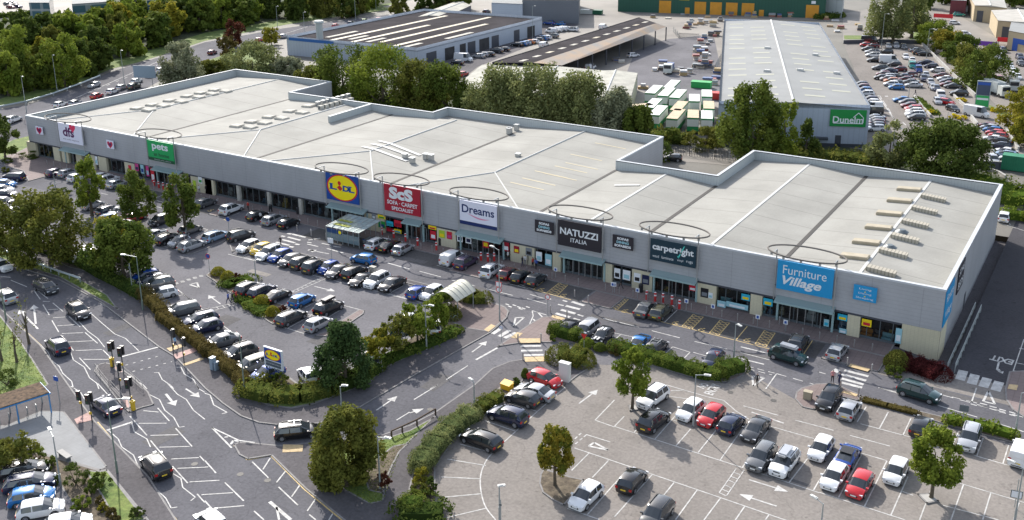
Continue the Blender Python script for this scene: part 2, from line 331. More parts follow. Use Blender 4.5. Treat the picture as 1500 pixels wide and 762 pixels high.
# corner slope down beside the wall, and the sunken side path
b = MB()
b.quad((-20.6,118.4,.10), (-13.6,118.4,-.1), (-13.6,123.5,-1.15), (-20.6,122.3,.05)).quad((-20.6,122.3,-.9), (-13.6,123.5,-1.15), (-13.6,172,-.95), (-20.6,172,-.95))
b.quad((-13.6,118.4,-.12), (-13.6,172,-1.2), (-13.6,172,0), (-13.6,118.4,0))
o = b.build('sunken_path', M['path']); tag(o, None, None, kind='structure')
# LEFT of the main road
p6 = [(-100,375),(0,451),(26,475),(60,506.5),(105,570),(139,617),(218,698.5),(258.5,762),(300,850),(200,860),(88,712),(47,662),(0,640),(-100,600)]
raised('pavement', toPts(p6), M['path'])
raised('grass_verge', toPts([(-100,400),(0,462),(30,500),(50,530),(72,565),(45,577),(0,597),(-100,640)]), M['grass'], z=K+.012, thick=.01)
raised('plaza_paving', toPts([(-60,620),(8,625),(60,603),(94.5,604),(157.5,685),(147,690.6),(47,662),(16,643),(-60,640)]), M['plaza'], z=K+.02, thick=.01)
raised('planting_bed', toPts([(-60,640),(16,643),(47,662),(147,690.6),(157.5,688),(218,762),(250,820),(150,820),(88,712),(40,680),(-60,680)]), M['soil'], z=K+.016, thick=.01)
raised('grass_verge', toPts([(124,690),(146,692),(157.5,690),(215,764),(170,768),(150,730)]), M['grass'], z=K+.03, thick=.01)
sheet('car_park_surface', [tuple(G(*p))[:2] for p in [(-80,665),(60,690),(86,712),(130,762),(190,840),(-80,900)]], K+.03, M['asph'])
# crossing islands in the main road
isl = [(137.8,544.5),(143,535),(155,532),(170.6,536),(195,552),(217.8,575),(226,593.5),(208,598),(189,605),(180,597),(152,562)]
raised('traffic_island', toPts(isl), M['path'])
raised('tactile_paving', toPts([(164,540),(172,537),(183,545),(176,548)]), M['tactp'], z=K+.012, thick=.01)
raised('tactile_paving', toPts([(175,586),(189,584),(192,598),(185,600)]), M['tactp'], z=K+.012, thick=.01)
# ---- background surfaces
rd = [(-60,176),(0,160),(42,153.5),(84,139),(163,105),(233.6,84),(300,62),(413,42),(484,32),(581,20),(640,10),(680,8),(600,27),(484,43),(415,58),(330,80),(235,118),(150,165),(60,200),(-60,215)]
sheet('dual_carriageway', toPts(rd), .01, M['asph_road'])
sheet('grass_verge', toPts([(-60,170),(0,156),(42,149),(84,135),(163,101),(200,92),(233,82),(300,60),(420,36),(484,26),(560,16),(640,6),(600,2),(484,14),(420,28),(300,48),(200,80),(130,95),(60,125),(0,145),(-60,160)]), .005, M['grass'])
sheet('grass_verge', toPts([(0,215),(20,205),(60,195),(90,215),(60,235),(20,228),(0,235)]), .03, M['grass'])
sheet('grass_verge', toPts([(270,100),(330,80),(380,70),(400,90),(390,130),(300,130)]), .03, M['grass'])
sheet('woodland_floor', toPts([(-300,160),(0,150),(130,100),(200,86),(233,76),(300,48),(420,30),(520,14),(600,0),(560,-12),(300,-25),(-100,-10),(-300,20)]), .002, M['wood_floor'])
sheet('office_car_park', toPts([(-40,20),(0,28),(60,22),(110,18),(150,20),(150,0),(60,-16),(-40,-16)]), .012, M['yard'])
sheet('works_yard', toPts([(612,106),(700,130),(800,150),(960,210),(1060,212),(1075,30),(1200,30),(1215,-20),(700,-20),(560,10),(640,20),(800,30)]), .008, M['yard'])
sheet('works_yard_asphalt', toPts([(930,75),(975,58),(1045,50),(1058,110),(1055,150),(1000,150),(930,130),(915,115)]), .014, M['asph'])
sheet('works_yard_asphalt', toPts([(612,106),(665,125),(700,98),(800,58),(850,35),(800,34),(730,60),(640,86)]), .014, M['path'])
sheet('rear_car_park', toPts([(1235,62),(1380,58),(1420,100),(1440,150),(1500,190),(1530,250),(1420,240),(1240,216),(1280,200),(1275,160)]), .010, M['asph_warm'])
sheet('rear_car_park', toPts([(1440,70),(1600,60),(1600,190),(1480,175),(1445,140)]), .012, M['asph_warm'])
sheet('works_yard', toPts([(1235,60),(1235,20),(1290,10),(1400,20),(1460,55),(1600,60),(1600,75),(1400,75),(1350,60)]), .012, M['yard'])
sheet('grass_verge', toPts([(1330,60),(1345,40),(1365,40),(1362,58)]), .02, M['grass'])
sheet('grass_verge', toPts([(1236,52),(1265,52),(1265,58),(1237,58)]), .02, M['grass'])
sheet('grass_verge', toPts([(1372,62),(1392,90),(1420,130),(1445,160),(1470,170),(1500,175),(1440,150),(1445,120),(1400,70)]), .02, M['grass'])
sheet('rear_service_yard', toPts([(972,236),(1015,238),(1090,245),(1110,232),(1055,216),(985,212)]), .014, M['yard'])
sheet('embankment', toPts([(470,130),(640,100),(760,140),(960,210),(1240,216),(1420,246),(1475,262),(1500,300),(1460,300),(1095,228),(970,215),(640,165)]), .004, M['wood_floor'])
# ------------------------------------------------------------------ ROAD MARKINGS
WM = MB(); YM = MB()
def mline(a, b_, w=.12, mb=None, z=.022, dash=None, off=0):
    mb = mb or WM
    a = Vector((a[0], a[1], 0)); b_ = Vector((b_[0], b_[1], 0)); d = b_-a; Ln = d.length
    if Ln < .02: return
    d.normalize(); n = Vector((-d.y, d.x, 0))*(w/2)
    segs = [(0, Ln)]
    if dash:
        segs = []; s = 0
        while s < Ln: segs.append((s, min(Ln, s+dash[0]))); s += dash[0]+dash[1]
    for s, e in segs:
        p = a+d*s; q = a+d*e; zz = Vector((0,0,z))
        mb.quad(p-n+zz, q-n+zz, q+n+zz, p+n+zz)
def ln(k, pts, w=.12, mb=None, z=.022, dash=None):
    P = [GT(k, x, y) for x, y in pts]
    for a, b_ in zip(P, P[1:]): mline(a, b_, w, mb, z, dash)
def arrow(k, tail, tip, w=.18, z=.022, head=1.2, hw=.55, mb=None):
    a = GT(k, *tail); b_ = GT(k, *tip); d = (b_-a).normalized(); n = Vector((-d.y, d.x, 0)); c = b_-d*head
    mline(a, c, w, mb, z); e = Vector((0,0,z)); (mb or WM).quad(b_+e, c+n*hw+e, c+e, c-n*hw+e)
def tri(k, pts, w=.25): ln(k, list(pts)+[pts[0]], w)
# bottom-right lot
ln('33', [(0,240),(585,428),(845,512),(1143,610)]); ln('34', [(0,608),(480,762)])
for a, b_ in [((0,240),(55,183)),((108,275),(165,215)),((225,312),(352,168)),((342,350),(425,255)),((468,385),(580,245)),((590,428),(735,225)),((715,468),(870,245)),((845,512),(905,425)),((975,553),(1143,335)),((1112,595),(1143,540))]: ln('33', [a, b_])
for a, b_ in [((0,545),(40,480)),((108,637),(240,390)),((252,688),(378,432)),((400,735),(495,520)),((560,762),(640,550)),((735,762),(805,565)),((912,762),(958,610)),((1085,762),(1115,665))]: ln('34', [a, b_])
ln('33', [(865,238),(1115,308)]); ln('34', [(245,392),(375,430)]); ln('34', [(755,548),(1143,665)]); ln('34', [(465,603),(525,625)]); ln('34', [(690,680),(1000,762)])
ln('33', [(290,8),(520,75),(610,95),(680,155),(750,200)]); ln('33', [(290,70),(350,78),(470,95)]); ln('33', [(290,40),(380,38)]); ln('33', [(330,205),(395,228)])
ln('33', [(720,125),(915,178)]); ln('33', [(765,160),(945,222)],.2); ln('33', [(1010,205),(1143,240)]); ln('34', [(0,240),(80,262)]); ln('34', [(172,290),(395,350)])
ln('34', [(230,225),(530,305)]); ln('34', [(730,362),(1065,460)])
for a, b_ in [((85,180),(110,135)),((212,215),(262,130)),((337,250),(385,160)),((467,290),(512,195)),((738,362),(778,268)),((880,403),(915,305)),((1025,448),(1057,345))]: ln('34', [a, b_])
ln('33', [(0,435),(190,500),(585,635),(990,775)])
for a, b_ in [((0,562),(45,510)),((0,745),(210,510)),((250,655),(333,553)),((340,762),(462,595)),((500,762),(592,640)),((675,762),(728,685)),((842,762),(862,733))]: ln('33', [a, b_])
for a, b_ in [((585,610),(680,475)),((625,628),(725,482)),((585,610),(625,628)),((600,590),(640,607)),((618,567),(655,585)),((637,540),(675,556)),((652,520),(692,535)),((668,497),(708,512))]: ln('33', [a, b_], .1)
arrow('33', (750,537), (970,605)); arrow('33', (905,685), (697,618)); ln('32', [(920,360),(1143,435)]); ln('32', [(985,285),(1120,327)])
for a, b_ in [((905,485),(1000,390)),((1020,525),(1110,430)),((990,735),(1143,560)),((880,698),(1060,760))]: ln('32', [a, b_])
ln('32', [(900,330),(960,275)], .15, dash=(.5,.35)); ln('32', [(925,338),(985,288)], .15, dash=(.5,.35)); tri('32', [(1000,350),(1110,372),(1030,330)])
arrow('32', (945,112), (1050,35)); arrow('32', (0,165), (80,140)); ln('32', [(1143,93),(1035,205),(1143,243)])
cv = [(870,20),(715,155),(590,270),(465,385),(415,455),(395,530),(400,610),(425,690),(480,762)]
def cr(P, n=6):
    out = []
    for i in range(len(P)-1):
        p0 = P[max(0,i-1)]; p1 = P[i]; p2 = P[i+1]; p3 = P[min(len(P)-1,i+2)]
        for j in range(n):
            t = j/n
            out.append(tuple(.5*((2*p1[q])+(-p0[q]+p2[q])*t+(2*p0[q]-5*p1[q]+4*p2[q]-p3[q])*t*t+(-p0[q]+3*p1[q]-3*p2[q]+p3[q])*t**3) for q in (0,1)))
    return out+[P[-1]]
ln('32', cr(cv))
for a, b_ in [((545,100),(715,158)),((420,208),(595,268)),((280,338),(470,390)),((210,422),(425,458)),((175,522),(393,532)),((170,637),(398,616)),((203,750),(425,697)),((715,85),(790,105))]: ln('32', [a, b_])
# lane and junction in the middle
ln('22', [(205,710),(325,632)], .15); ln('22', [(370,600),(490,533)], .3); ln('22', [(115,762),(157,740)], .15); ln('32', [(25,90),(155,10)], .15); ln('31',[(1070,205),(1143,160)],.15)
arrow('22', (348,557), (432,495)); arrow('31', (957,150), (1075,70)); tri('22', [(580,415),(640,362),(592,365)]); ln('22', [(667,405),(690,355),(684,325)], .14); ln('22', [(684,325),(765,350)], .14); ln('22',[(712,332),(742,362)],.2); ln('22',[(690,372),(703,385)],.2)
for x, y in [(545,290),(560,302),(585,295),(610,305),(635,312),(660,305),(620,315)]: ln('22', [(x-10,y-3),(x+10,y+4)], .25)
for a in [((620,523),(735,522)),((622,549),(742,547)),((635,574),(748,572))]: ln('22', list(a), .5)
for a in [((462,455),(510,425)),((500,470),(558,435)),((530,478),(595,448))]: ln('22', list(a), .6)
for a in [((905,275),(975,297)),((872,298),(950,318)),((845,320),(925,342)),((815,340),(895,362))]: ln('22', list(a), .55)
for a in [((855,268),(880,275)),((828,290),(860,297)),((938,347),(970,357)),((915,368),(950,378)),((790,262),(765,255))]: ln('22', list(a), .3)
ln('22', [(428,203),(575,240)], .15); ln('22', [(655,258),(765,288)], .15); ln('22', [(672,234),(765,262)], .15); ln('22', [(235,155),(365,187)], .15); ln('22', [(55,105),(175,137)], .15); ln('22', [(1080,368),(1143,385)], .15)
ln('23', [(0,383),(138,418)], .15); ln('23', [(208,437),(365,477)], .15); ln('23', [(447,497),(630,540)], .15); ln('23', [(705,527),(870,567)], .25); ln('23', [(700,558),(865,600)], .12); ln('23', [(668,583),(835,625)], .25)
ln('23', [(740,635),(905,677)], .14, dash=(.8,.5)); ln('23', [(745,650),(880,684)], .14, dash=(.8,.5)); ln('23', [(905,677),(1143,745)], .14, dash=(1.2,.8)); ln('23', [(905,677),(845,762)], .14); tri('23', [(770,690),(835,700),(775,745)])
ln('23', [(0,450),(105,472)]); ln('23', [(0,488),(40,455)]); ln('23', [(272,577),(325,527)]); ln('23', [(325,527),(422,557),(380,600)]); ln('23', [(440,558),(520,580)])
ln('24', [(0,668),(35,678)], .15); ln('24', [(330,755),(450,785)], .15); ln('34', [(335,25),(545,85)], .15); ln('34', [(660,122),(882,188)], .15); ln('34', [(1012,228),(1143,270)], .15)
ln('34', [(690,65),(1143,190)], .14, dash=(1.1,.7)); ln('34', [(740,75),(860,105)], .14, dash=(.9,.6)); ln('34', [(850,105),(878,25)], .14); tri('34', [(915,100),(980,115),(945,42)])
for a in [((845,100),(880,122)),((897,110),(938,132)),((950,126),(990,150)),((1005,143),(1042,165)),((1060,158),(1095,182))]:
    x0, y0 = a[0]; x1, y1 = a[1]; ln('34', [(x0,y0),(x1,y0+10)], .2); ln('34', [(x0,y0+14),(x1,y0+24)], .2)
for a in [((785,712),(805,660)),((850,735),(870,682)),((915,752),(938,702)),((983,772),(1005,722))]: ln('24', list(a), 1.05)
for a in [((140,658),(275,692)),((125,680),(262,716)),((120,702),(248,738)),((120,725),(240,755))]: ln('24', list(a), .5)
ln('24', [(80,655),(110,665)], .9)
ln('24', [(1143,485),(1068,705)]); ln('24',[(1115,535),(1143,540)]); ln('24',[(1100,617),(1143,625)]); ln('24',[(1085,660),(1143,672)])
ln('24', [(1003,612),(992,655),(1018,668)], .22); arrow('24', (1000,650), (1024,678), .2, head=.6, hw=.35)
ln('P', [(1463,327),(1500,338)])
ln('P', [(1477,325),(1480,330)])
# front bays
ln('12', [(0,0),(0,0)])
def bays(x0, x1, n, y0, y1, mb=None, edge=True, w=.1):
    for i in range(n+1):
        x = x0+(x1-x0)*i/n; mline((x,y0), (x,y1), w, mb)
    if edge: mline((x0,y0), (x1,y0), w, mb)
xa = GT('M',0,515).x; xb = GT('M',1195,665).x
for k_, a in enumerate([((150,555),(190,525)),((300,585),(450,480)),((430,625),(475,600)),((590,655),(640,620)),((740,697),(780,672)),((890,740),(990,670))]): ln('M', list(a), .1)
ln('M', [(0,515),(890,742),(1000,770)]); ln('22', [(620,180),(690,205)])
ln('22', [(690,207),(760,150)], .12, YM); ln('22', [(690,207),(900,265)], .12, YM); ln('23', [(105,345),(285,393),(555,460),(870,540)], .12, YM); ln('23', [(0,318),(105,345)], .12, YM)
for a in [((280,390),(350,322)),((190,370),(205,352)),((95,345),(112,330))]: ln('23', list(a), .12)
for a in [((680,487),(742,412)),((1055,570),(1105,492))]: ln('23', list(a), .12, YM)
def hatch(k, p):       # p: near-left, near-right, far-right, far-left
    q = [GT(k, *a) for a in p]
    mline(q[0], q[3], .12, YM); mline(q[1], q[2], .12, YM)
    n = 6
    for i in range(n):
        a = q[0].lerp(q[3], i/n); b_ = q[1].lerp(q[2], (i+1)/n); mline(a, b_, .1, YM)
        a = q[1].lerp(q[2], i/n); b_ = q[0].lerp(q[3], (i+1)/n); mline(a, b_, .1, YM)
hatch('23', [(375,415),(430,430),(497,360),(440,345)]); hatch('23', [(530,450),(580,465),(643,393),(590,378)]); hatch('23', [(785,512),(845,528),(897,450),(838,435)])
hatch('23', [(-20,310),(15,322),(78,262),(30,248)]); hatch('22', [(765,225),(825,240),(883,182),(835,170)])
def chair(k, x, y):
    c = GT(k, x, y)
    P = [(-.45,.3),(-.1,.3),(0,-.1),(.35,-.15),(.2,-.5),(-.3,-.5),(-.45,-.15),(-.1,.3)]
    for a, b_ in zip(P, P[1:]): mline((c.x+a[0], c.y+a[1]), (c.x+b_[0], c.y+b_[1]), .12, YM)
    mline((c.x-.1,c.y+.4), (c.x+.15,c.y+.55), .2, YM)
for k, x, y in [('23',62,327),('23',343,395),('23',492,432),('23',745,490),('22',737,208),('22',862,240),('22',1085,292),('L5',85,80),('L5',310,200)]: chair(k, x, y)
# left lot
ln('21', [(130,10),(490,98),(1143,265)]); ln('D', [(0,208),(450,333)])
for a, b_ in [((460,88),(490,65)),((590,120),(640,95)),((720,150),(760,130)),((1025,232),(1120,180)),((1100,250),(1143,225)),((940,210),(965,195))]: ln('21', [a, b_])
ln('D', [(70,225),(255,125)]); ln('D', [(215,268),(280,232)]); ln('D', [(370,305),(415,280)])
ln('A', [(770,720),(890,757)]); ln('A', [(905,757),(1215,590)]); ln('A', [(1105,600),(1200,622)]); ln('A', [(1095,530),(1280,432)]); ln('A', [(760,480),(980,355)]); ln('A', [(1360,630),(1494,550)]); ln('A', [(1390,678),(1445,692)])
ln('21', [(400,405),(560,455)]); ln('21', [(590,345),(740,392)]); ln('21',[(770,295),(868,320)]); ln('21', [(640,260),(655,262)])
for o_ in (0, 1):
    a, b_ = (((960,350),(1270,200)), ((985,362),(1325,212)))[o_]; ln('A', [a, b_], .1)
for i in range(8):
    t = i/7; ln('A', [(960+310*t, 350-150*t), (985+340*t, 362-150*t)], .1)
ln('B', [(660,165),(980,90)], .1); ln('B', [(690,190),(1010,105)], .1)
for i in range(6): t = i/5; ln('B', [(660+320*t,165-75*t),(690+320*t,190-85*t)], .1)
arrow('A', (172,490), (40,395)); arrow('A', (1200,297), (1425,352)); arrow('L8', (300,395), (20,340))
ln('B', [(350,0),(430,62),(570,175),(760,325),(880,415),(1040,540),(1200,665)]); ln('20', [(955,178),(1120,310)])
for a, b_ in [((360,15),(95,95)),((150,150),(250,125)),((560,485),(800,425)),((750,615),(910,570)),((310,275),(450,240))]: ln('B', [a, b_])
for i in range(5):
    x = 985+i*85; y = 335-i*26; ln('L7', [(x,y-5),(x+55,y-12)], .2); ln('L7', [(x+8,y+8),(x+62,y)], .2)
tri('L7', [(1200,350),(1300,320),(1325,390)]); 
ln('F', [(400,590),(690,675)]); ln('F', [(800,490),(930,425)]); ln('F', [(1190,690),(1450,762)]); ln('F', [(850,400),(930,425)]); ln('F', [(350,80),(500,20)]); ln('F', [(350,100),(480,135)])
ln('L5', [(370,680),(640,750)]); ln('L5', [(530,710),(600,670)]); ln('L5', [(380,150),(480,110)])
for a in [((1130,395),(1190,405)),((1200,405),(1385,450)),((1140,445),(1310,490)),((1060,480),(1240,525)),((975,515),(1160,560)),((1050,430),(1100,440)),((1240,540),(1300,550)),((1160,575),(1220,585)),((1420,620),(1500,635))]: ln('L5', list(a), .45)
for a in [((15,205),(180,180)),((200,250),(320,275)),((360,290),(460,305)),((0,260),(150,295)),((0,235),(60,245)),((270,320),(500,385)),((1105,520),(1405,605))]: ln('L8', list(a), .25)
ln('E', [(130,235),(150,440)], .15); ln('E', [(530,125),(820,190)]); ln('E', [(820,590),(1110,665)]); ln('E', [(900,670),(1120,600)]); ln('E', [(870,610),(1060,560)]); ln('P',[(148,283),(290,318)],.12,dash=(2,3))
# main road
ln('20', [(0,45),(90,75)], .15, z=.024); 
for a, b_ in [((60,155),(150,192)),((190,212),(225,262)),((205,210),(268,258)),((240,273),(278,275)),((240,292),(275,350)),((295,282),(352,330)),((268,320),(325,317)),((295,365),(375,360)),((290,380),(328,445)),((385,358),(447,415)),((320,410),(420,403)),((345,453),(465,448)),((475,447),(545,508)),((380,500),(520,493)),((378,505),(410,548)),((422,548),(570,542)),((575,545),(625,595)),((443,588),(505,655)),((465,597),(620,597)),((0,133),(60,140))]: ln('20', [a, b_], .13)
for pts in [[(485,320),(575,400),(640,455),(700,480),(775,550)],[(560,285),(665,345),(720,395),(760,425),(820,480),(885,528)],[(435,380),(490,440),(545,480),(585,530)],[(230,520),(270,560),(285,600),(330,635),(350,675),(400,720),(410,760)],[(395,560),(410,600),(470,640),(500,700),(540,730),(552,762)],[(860,672),(885,670),(905,710),(950,740),(970,762)],[(985,642),(1010,640),(1030,680),(1080,710),(1110,762)],[(705,672),(740,705),(800,740),(820,762)]]: ln('20', pts, .11)
ln('20', [(680,582),(885,528)], .3); ln('20', [(700,630),(900,575)], .15, dash=(.3,.6)); ln('20', [(740,665),(960,610)], .15, dash=(.3,.6)); ln('30', [(595,262),(740,215)], .3)
arrow('20', (212,427), (105,320), .25, head=1.6, hw=.6); arrow('20', (200,400), (188,292), .25, head=1.6, hw=.6)
for pts in [[(395,15),(450,50),(480,100)],[(545,0),(600,60)],[(605,262),(660,310),(680,355),(745,400),(770,460),(835,525),(860,580),(925,640),(955,695),(990,690)],[(735,218),(750,270),(820,310),(840,355)],[(780,0),(830,60),(890,90),(920,150),(970,190),(1000,245),(1030,240)],[(935,0),(990,60),(1040,90),(1080,150),(1143,200)],[(960,500),(1010,530),(1020,580),(1090,635),(1065,655)],[(1090,0),(1110,30),(1143,50)]]: ln('30', pts, .11)
ln('31', [(0,55),(30,65),(50,120),(125,162),(95,170)], .13)
for a, b_ in [((725,182),(820,290)),((840,318),(915,408)),((775,223),(930,222)),((840,290),(995,286)),((890,356),(1058,352)),((955,422),(1110,414)),((990,474),(1143,468)),((1058,550),(1143,545)),((880,137),(945,210)),((980,250),(1072,352)),((962,462),(1048,557)),((1115,405),(1143,435)),((1100,617),(1143,665)),((800,152),(885,160)),((1125,622),(1143,620))]: ln('30', [a, b_], .13)
for a, b_ in [((0,430),(62,500)),((0,545),(82,541)),((0,467),(20,466)),((112,553),(217,655)),((0,620),(157,610)),((50,697),(220,682)),((0,655),(60,722)),((275,712),(330,762)),((265,437),(355,527)),((325,480),(365,417)),((400,553),(450,490)),((412,578),(520,680)),((485,632),(530,568)),((572,712),(618,645)),((583,732),(620,762)),((693,762),(715,725))]: ln('31', [a, b_], .14)
ln('31', [(362,660),(480,762)], .35); ln('31', [(400,690),(415,762)], .2); ln('31', [(40,247),(150,360)], .18); ln('31', [(40,247),(190,318),(280,330)], .18); ln('31', [(110,300),(130,298)], .2); ln('31', [(145,340),(160,318),(190,322)], .25)
ln('31', [(165,345),(240,425),(370,400),(560,590),(770,762)], .28, YM)
arrow('30', (925,58), (980,125), .28, head=1.2, hw=.6); arrow('30', (1037,30), (1115,78), .2)
ln('30', [(545,215),(700,400),(985,762)], .14, YM, dash=(2.4,.02)); ln('20', [(0,320),(100,400),(230,520)], .14, YM)
# far carriageway
ln('00', [(380,565),(900,355)], .2, dash=(2,3)); ln('00', [(360,575),(880,345)], .2); ln('01', [(430,195),(600,140),(900,120)], .2)
ln('U3', [(560,350),(640,470),(720,590),(810,750)], .2, dash=(4,2)); ln('U3', [(400,350),(700,360)], .9, dash=(.8,1)); ln('04', [(335,545),(425,675)], .25); ln('04', [(465,682),(485,700)], .25)
ln('U6', [(520,370),(640,440)], .2)
PAINTED = [('EXIT', ('24',1090,603), ('24',963,572), 1.5), ('ENTRY', ('33',548,68), ('33',600,12), 1.1), ('NO', ('33',500,32), ('33',532,10), 1.0)]
WM.build('road_markings', M['white']).__setitem__('kind', 'structure'); YM.build('road_markings_yellow', M['yellow']).__setitem__('kind', 'structure')
# raised tactile slabs
for k, p, m in [('22',[(415,435),(455,405),(482,415),(440,447)],'tact'),('22',[(565,478),(600,450),(632,455),(597,485)],'tact'),('22',[(610,484),(727,484),(730,508),(615,510)],'tact'),('22',[(640,588),(750,585),(752,612),(645,615)],'tact'),('22',[(800,352),(870,372),(845,382),(790,366)],'tact'),
                ('24',[(175,625),(285,655),(270,670),(160,640)],'tact'),('34',[(125,40),(215,65),(205,78),(120,52)],'tact'),('24',[(1060,740),(1110,745),(1100,775),(1050,765)],'tact'),('31',[(437,345),(550,348),(545,385),(434,390)],'tact'),
                ('20',[(930,540),(1010,515),(1025,530),(950,557)],'tact'),('20',[(965,575),(1085,535),(1100,555),(985,600)],'tactp'),('20',[(1020,628),(1120,592),(1140,600),(1030,638)],'tact'),('30',[(415,205),(505,160),(520,208),(430,230)],'tactp')]:
    sheet('tactile_paving', [GT(k, *q) for q in p], K+.03, M[m])
# ------------------------------------------------------------------ RETAIL BUILDING
FY = 122.3; PT = 8.65; CB = 3.25
bld = empty('retail_building', (-105.6, 146, 0), 0, 'long grey clad retail warehouse terrace with pale low pitched roofs and cream block piers', 'building')
bld_inv = Matrix.Translation((105.6, -146, 0))
def part(mb, name, mats, parent=None, smooth=False):
    """a part modelled in world coordinates, parented to its thing without moving it"""
    parent = parent or bld
    o = mb.build(name, mats, None, smooth); o.parent = parent
    m = Matrix.Identity(4); p = parent
    while p is not None: m = (Matrix.Translation(p.location) @ Matrix.Rotation(p.rotation_euler[2], 4, 'Z')) @ m; p = p.parent
    o.data.transform(m.inverted()); return o
xL, xR = -195.6, -15.5
plan = [(xL,FY),(xR,FY),(xR,171.5),(-56.2,171.5),(-56.2,153.6),(-73.9,153.6),(-73.9,172.4),(-123.6,172.4),(-123.6,167.2),(-163.5,167.2),(-163.5,181),(xL,181)]
# cladding: the upper walls on all sides; behind the shop fronts only from CB up
b = MB()
for i in range(len(plan)):
    a = plan[i]; c = plan[(i+1) % len(plan)]; z0 = CB if i == 0 else (-1.3 if i == 1 else -.1)
    b.quad((*a, z0), (*c, z0), (*c, PT), (*a, PT))
part(b, 'cladding', M['clad'])
# parapet inner faces + caps
b = MB(); cp = MB(); th = .45
n = len(plan)
inner = []
for i in range(n):
    p = Vector(plan[i-1]); q = Vector(plan[i]); r = Vector(plan[(i+1) % n])
    d1 = (q-p).normalized(); d2 = (r-q).normalized(); n1 = Vector((-d1.y, d1.x)); n2 = Vector((-d2.y, d2.x))
    inner.append(q + (n1+n2)*th)
for i in range(n):
    a = inner[i]; c = inner[(i+1) % n]; A = plan[i]; Cc = plan[(i+1) % n]
    b.quad((c.x,c.y,6.5), (a.x,a.y,6.5), (a.x,a.y,PT), (c.x,c.y,PT))
    cp.quad((A[0],A[1],PT+.05), (Cc[0],Cc[1],PT+.05), (c.x,c.y,PT+.05), (a.x,a.y,PT+.05))
    o1 = Vector(A)-(inner[i]-Vector(A))*.12; o2 = Vector(Cc)-(inner[(i+1)%n]-Vector(Cc))*.12
    cp.quad((o1.x,o1.y,PT-.2), (o2.x,o2.y,PT-.2), (o2.x,o2.y,PT+.05), (o1.x,o1.y,PT+.05))
    cp.quad((o1.x,o1.y,PT+.05), (o2.x,o2.y,PT+.05), (Cc[0],Cc[1],PT+.05), (A[0],A[1],PT+.05))
    cp.quad((a.x,a.y,PT+.05), (c.x,c.y,PT+.05), (c.x,c.y,PT-.1), (a.x,a.y,PT-.1))
part(b, 'parapet_lining', M['clad_in']); part(cp, 'parapet_cap', M['cap'])
# roofs
VZ, RZ = 6.95, 7.75; FV = (57-VZ)/48.5; FR_ = (57-RZ)/48.5
secs = [(-195.2,-177*FR_,-158.9*FV,180.6,140*FR_),(-158.9*FV,-144.3*FR_,-129.8*FV,166.8,138.5*FR_),(-129.8*FV,-115.5*FR_,-99.9*FV,166.8,137*FR_),(-99.9*FV,-88.8*FR_,-74.2,172,137*FR_),(-74.2,-63.8*FR_,-56.0,153.2,None),(-56.0,-45.2*FR_,-35.1*FV,171.1,None),(-35.1*FV,-25.7*FR_,-15.9,171.1,None)]
def roof_z(x, y):
    for xa_, xr, xb_, yb, hip in secs:
        if xa_ <= x <= xb_:
            z = RZ-(RZ-VZ)*(abs(x-xr)/((xr-xa_) if x < xr else (xb_-xr)))
            if hip: z = min(z, VZ+(RZ-VZ)*max(0, (y-FY-.4))/(hip-FY-.4))
            return z
    return VZ
for i, (xa_, xr, xb_, yb, hip) in enumerate(secs):
    b = MB(); rid = MB(); gut = MB(); y0 = FY+.4
    if i == 2: yb = 172 if False else 166.8
    if hip:
        b.quad((xa_,y0,VZ),(xr,hip,RZ),(xr,yb,RZ),(xa_,yb,VZ)).quad((xb_,y0,VZ),(xb_,yb,VZ),(xr,yb,RZ),(xr,hip,RZ))
        k = len(b.v); b.v += [(xa_,y0,VZ),(xb_,y0,VZ),(xr,hip,RZ)]; b.f.append((k,k+1,k+2)); b.m.append(0)
        for e in ((xa_,y0,VZ),(xb_,y0,VZ)): rid.tube((e[0],e[1],e[2]+.02),(xr,hip,RZ+.02),.13,n=6)
        rid.tube((xr,hip,RZ+.02),(xr,yb,RZ+.02),.16,n=6)
    else:
        b.quad((xa_,y0,VZ),(xr,y0,RZ),(xr,yb,RZ),(xa_,yb,VZ)).quad((xb_,y0,VZ),(xb_,yb,VZ),(xr,yb,RZ),(xr,y0,RZ))
        rid.box(xr-.2,y0,RZ-.05,xr+.2,yb,RZ+.05)
    part(b, 'roof', M['roof'])
    if i < 6:
        yv = max(yb, secs[i+1][3]) if i not in (3,) else 153.2
        yv = min(yb, secs[i+1][3])
        gut.box(xb_-.28,y0,VZ-.1,xb_+.28,yv,VZ+.07); part(gut, 'valley_gutter', M['gutter'])
    part(rid, 'ridge_cap', M['ridge'])
b = MB(); b.quad((-123.2,166.8,VZ),(-99.9*FV,166.8,VZ),(-99.9*FV,172,VZ),(-123.2,172,VZ)); part(b, 'roof', M['roof']); b = MB(); b.quad((-163.2,166.8,VZ),(-163.2,180.6,VZ),(-165,180.6,VZ),(-165,166.8,VZ)) if False else b.quad((-56,153,VZ-.02),(-55.9,153,VZ-.02),(-55.9,171.1,VZ-.02),(-56,171.1,VZ-.02)); part(b, 'roof', M['roof'])

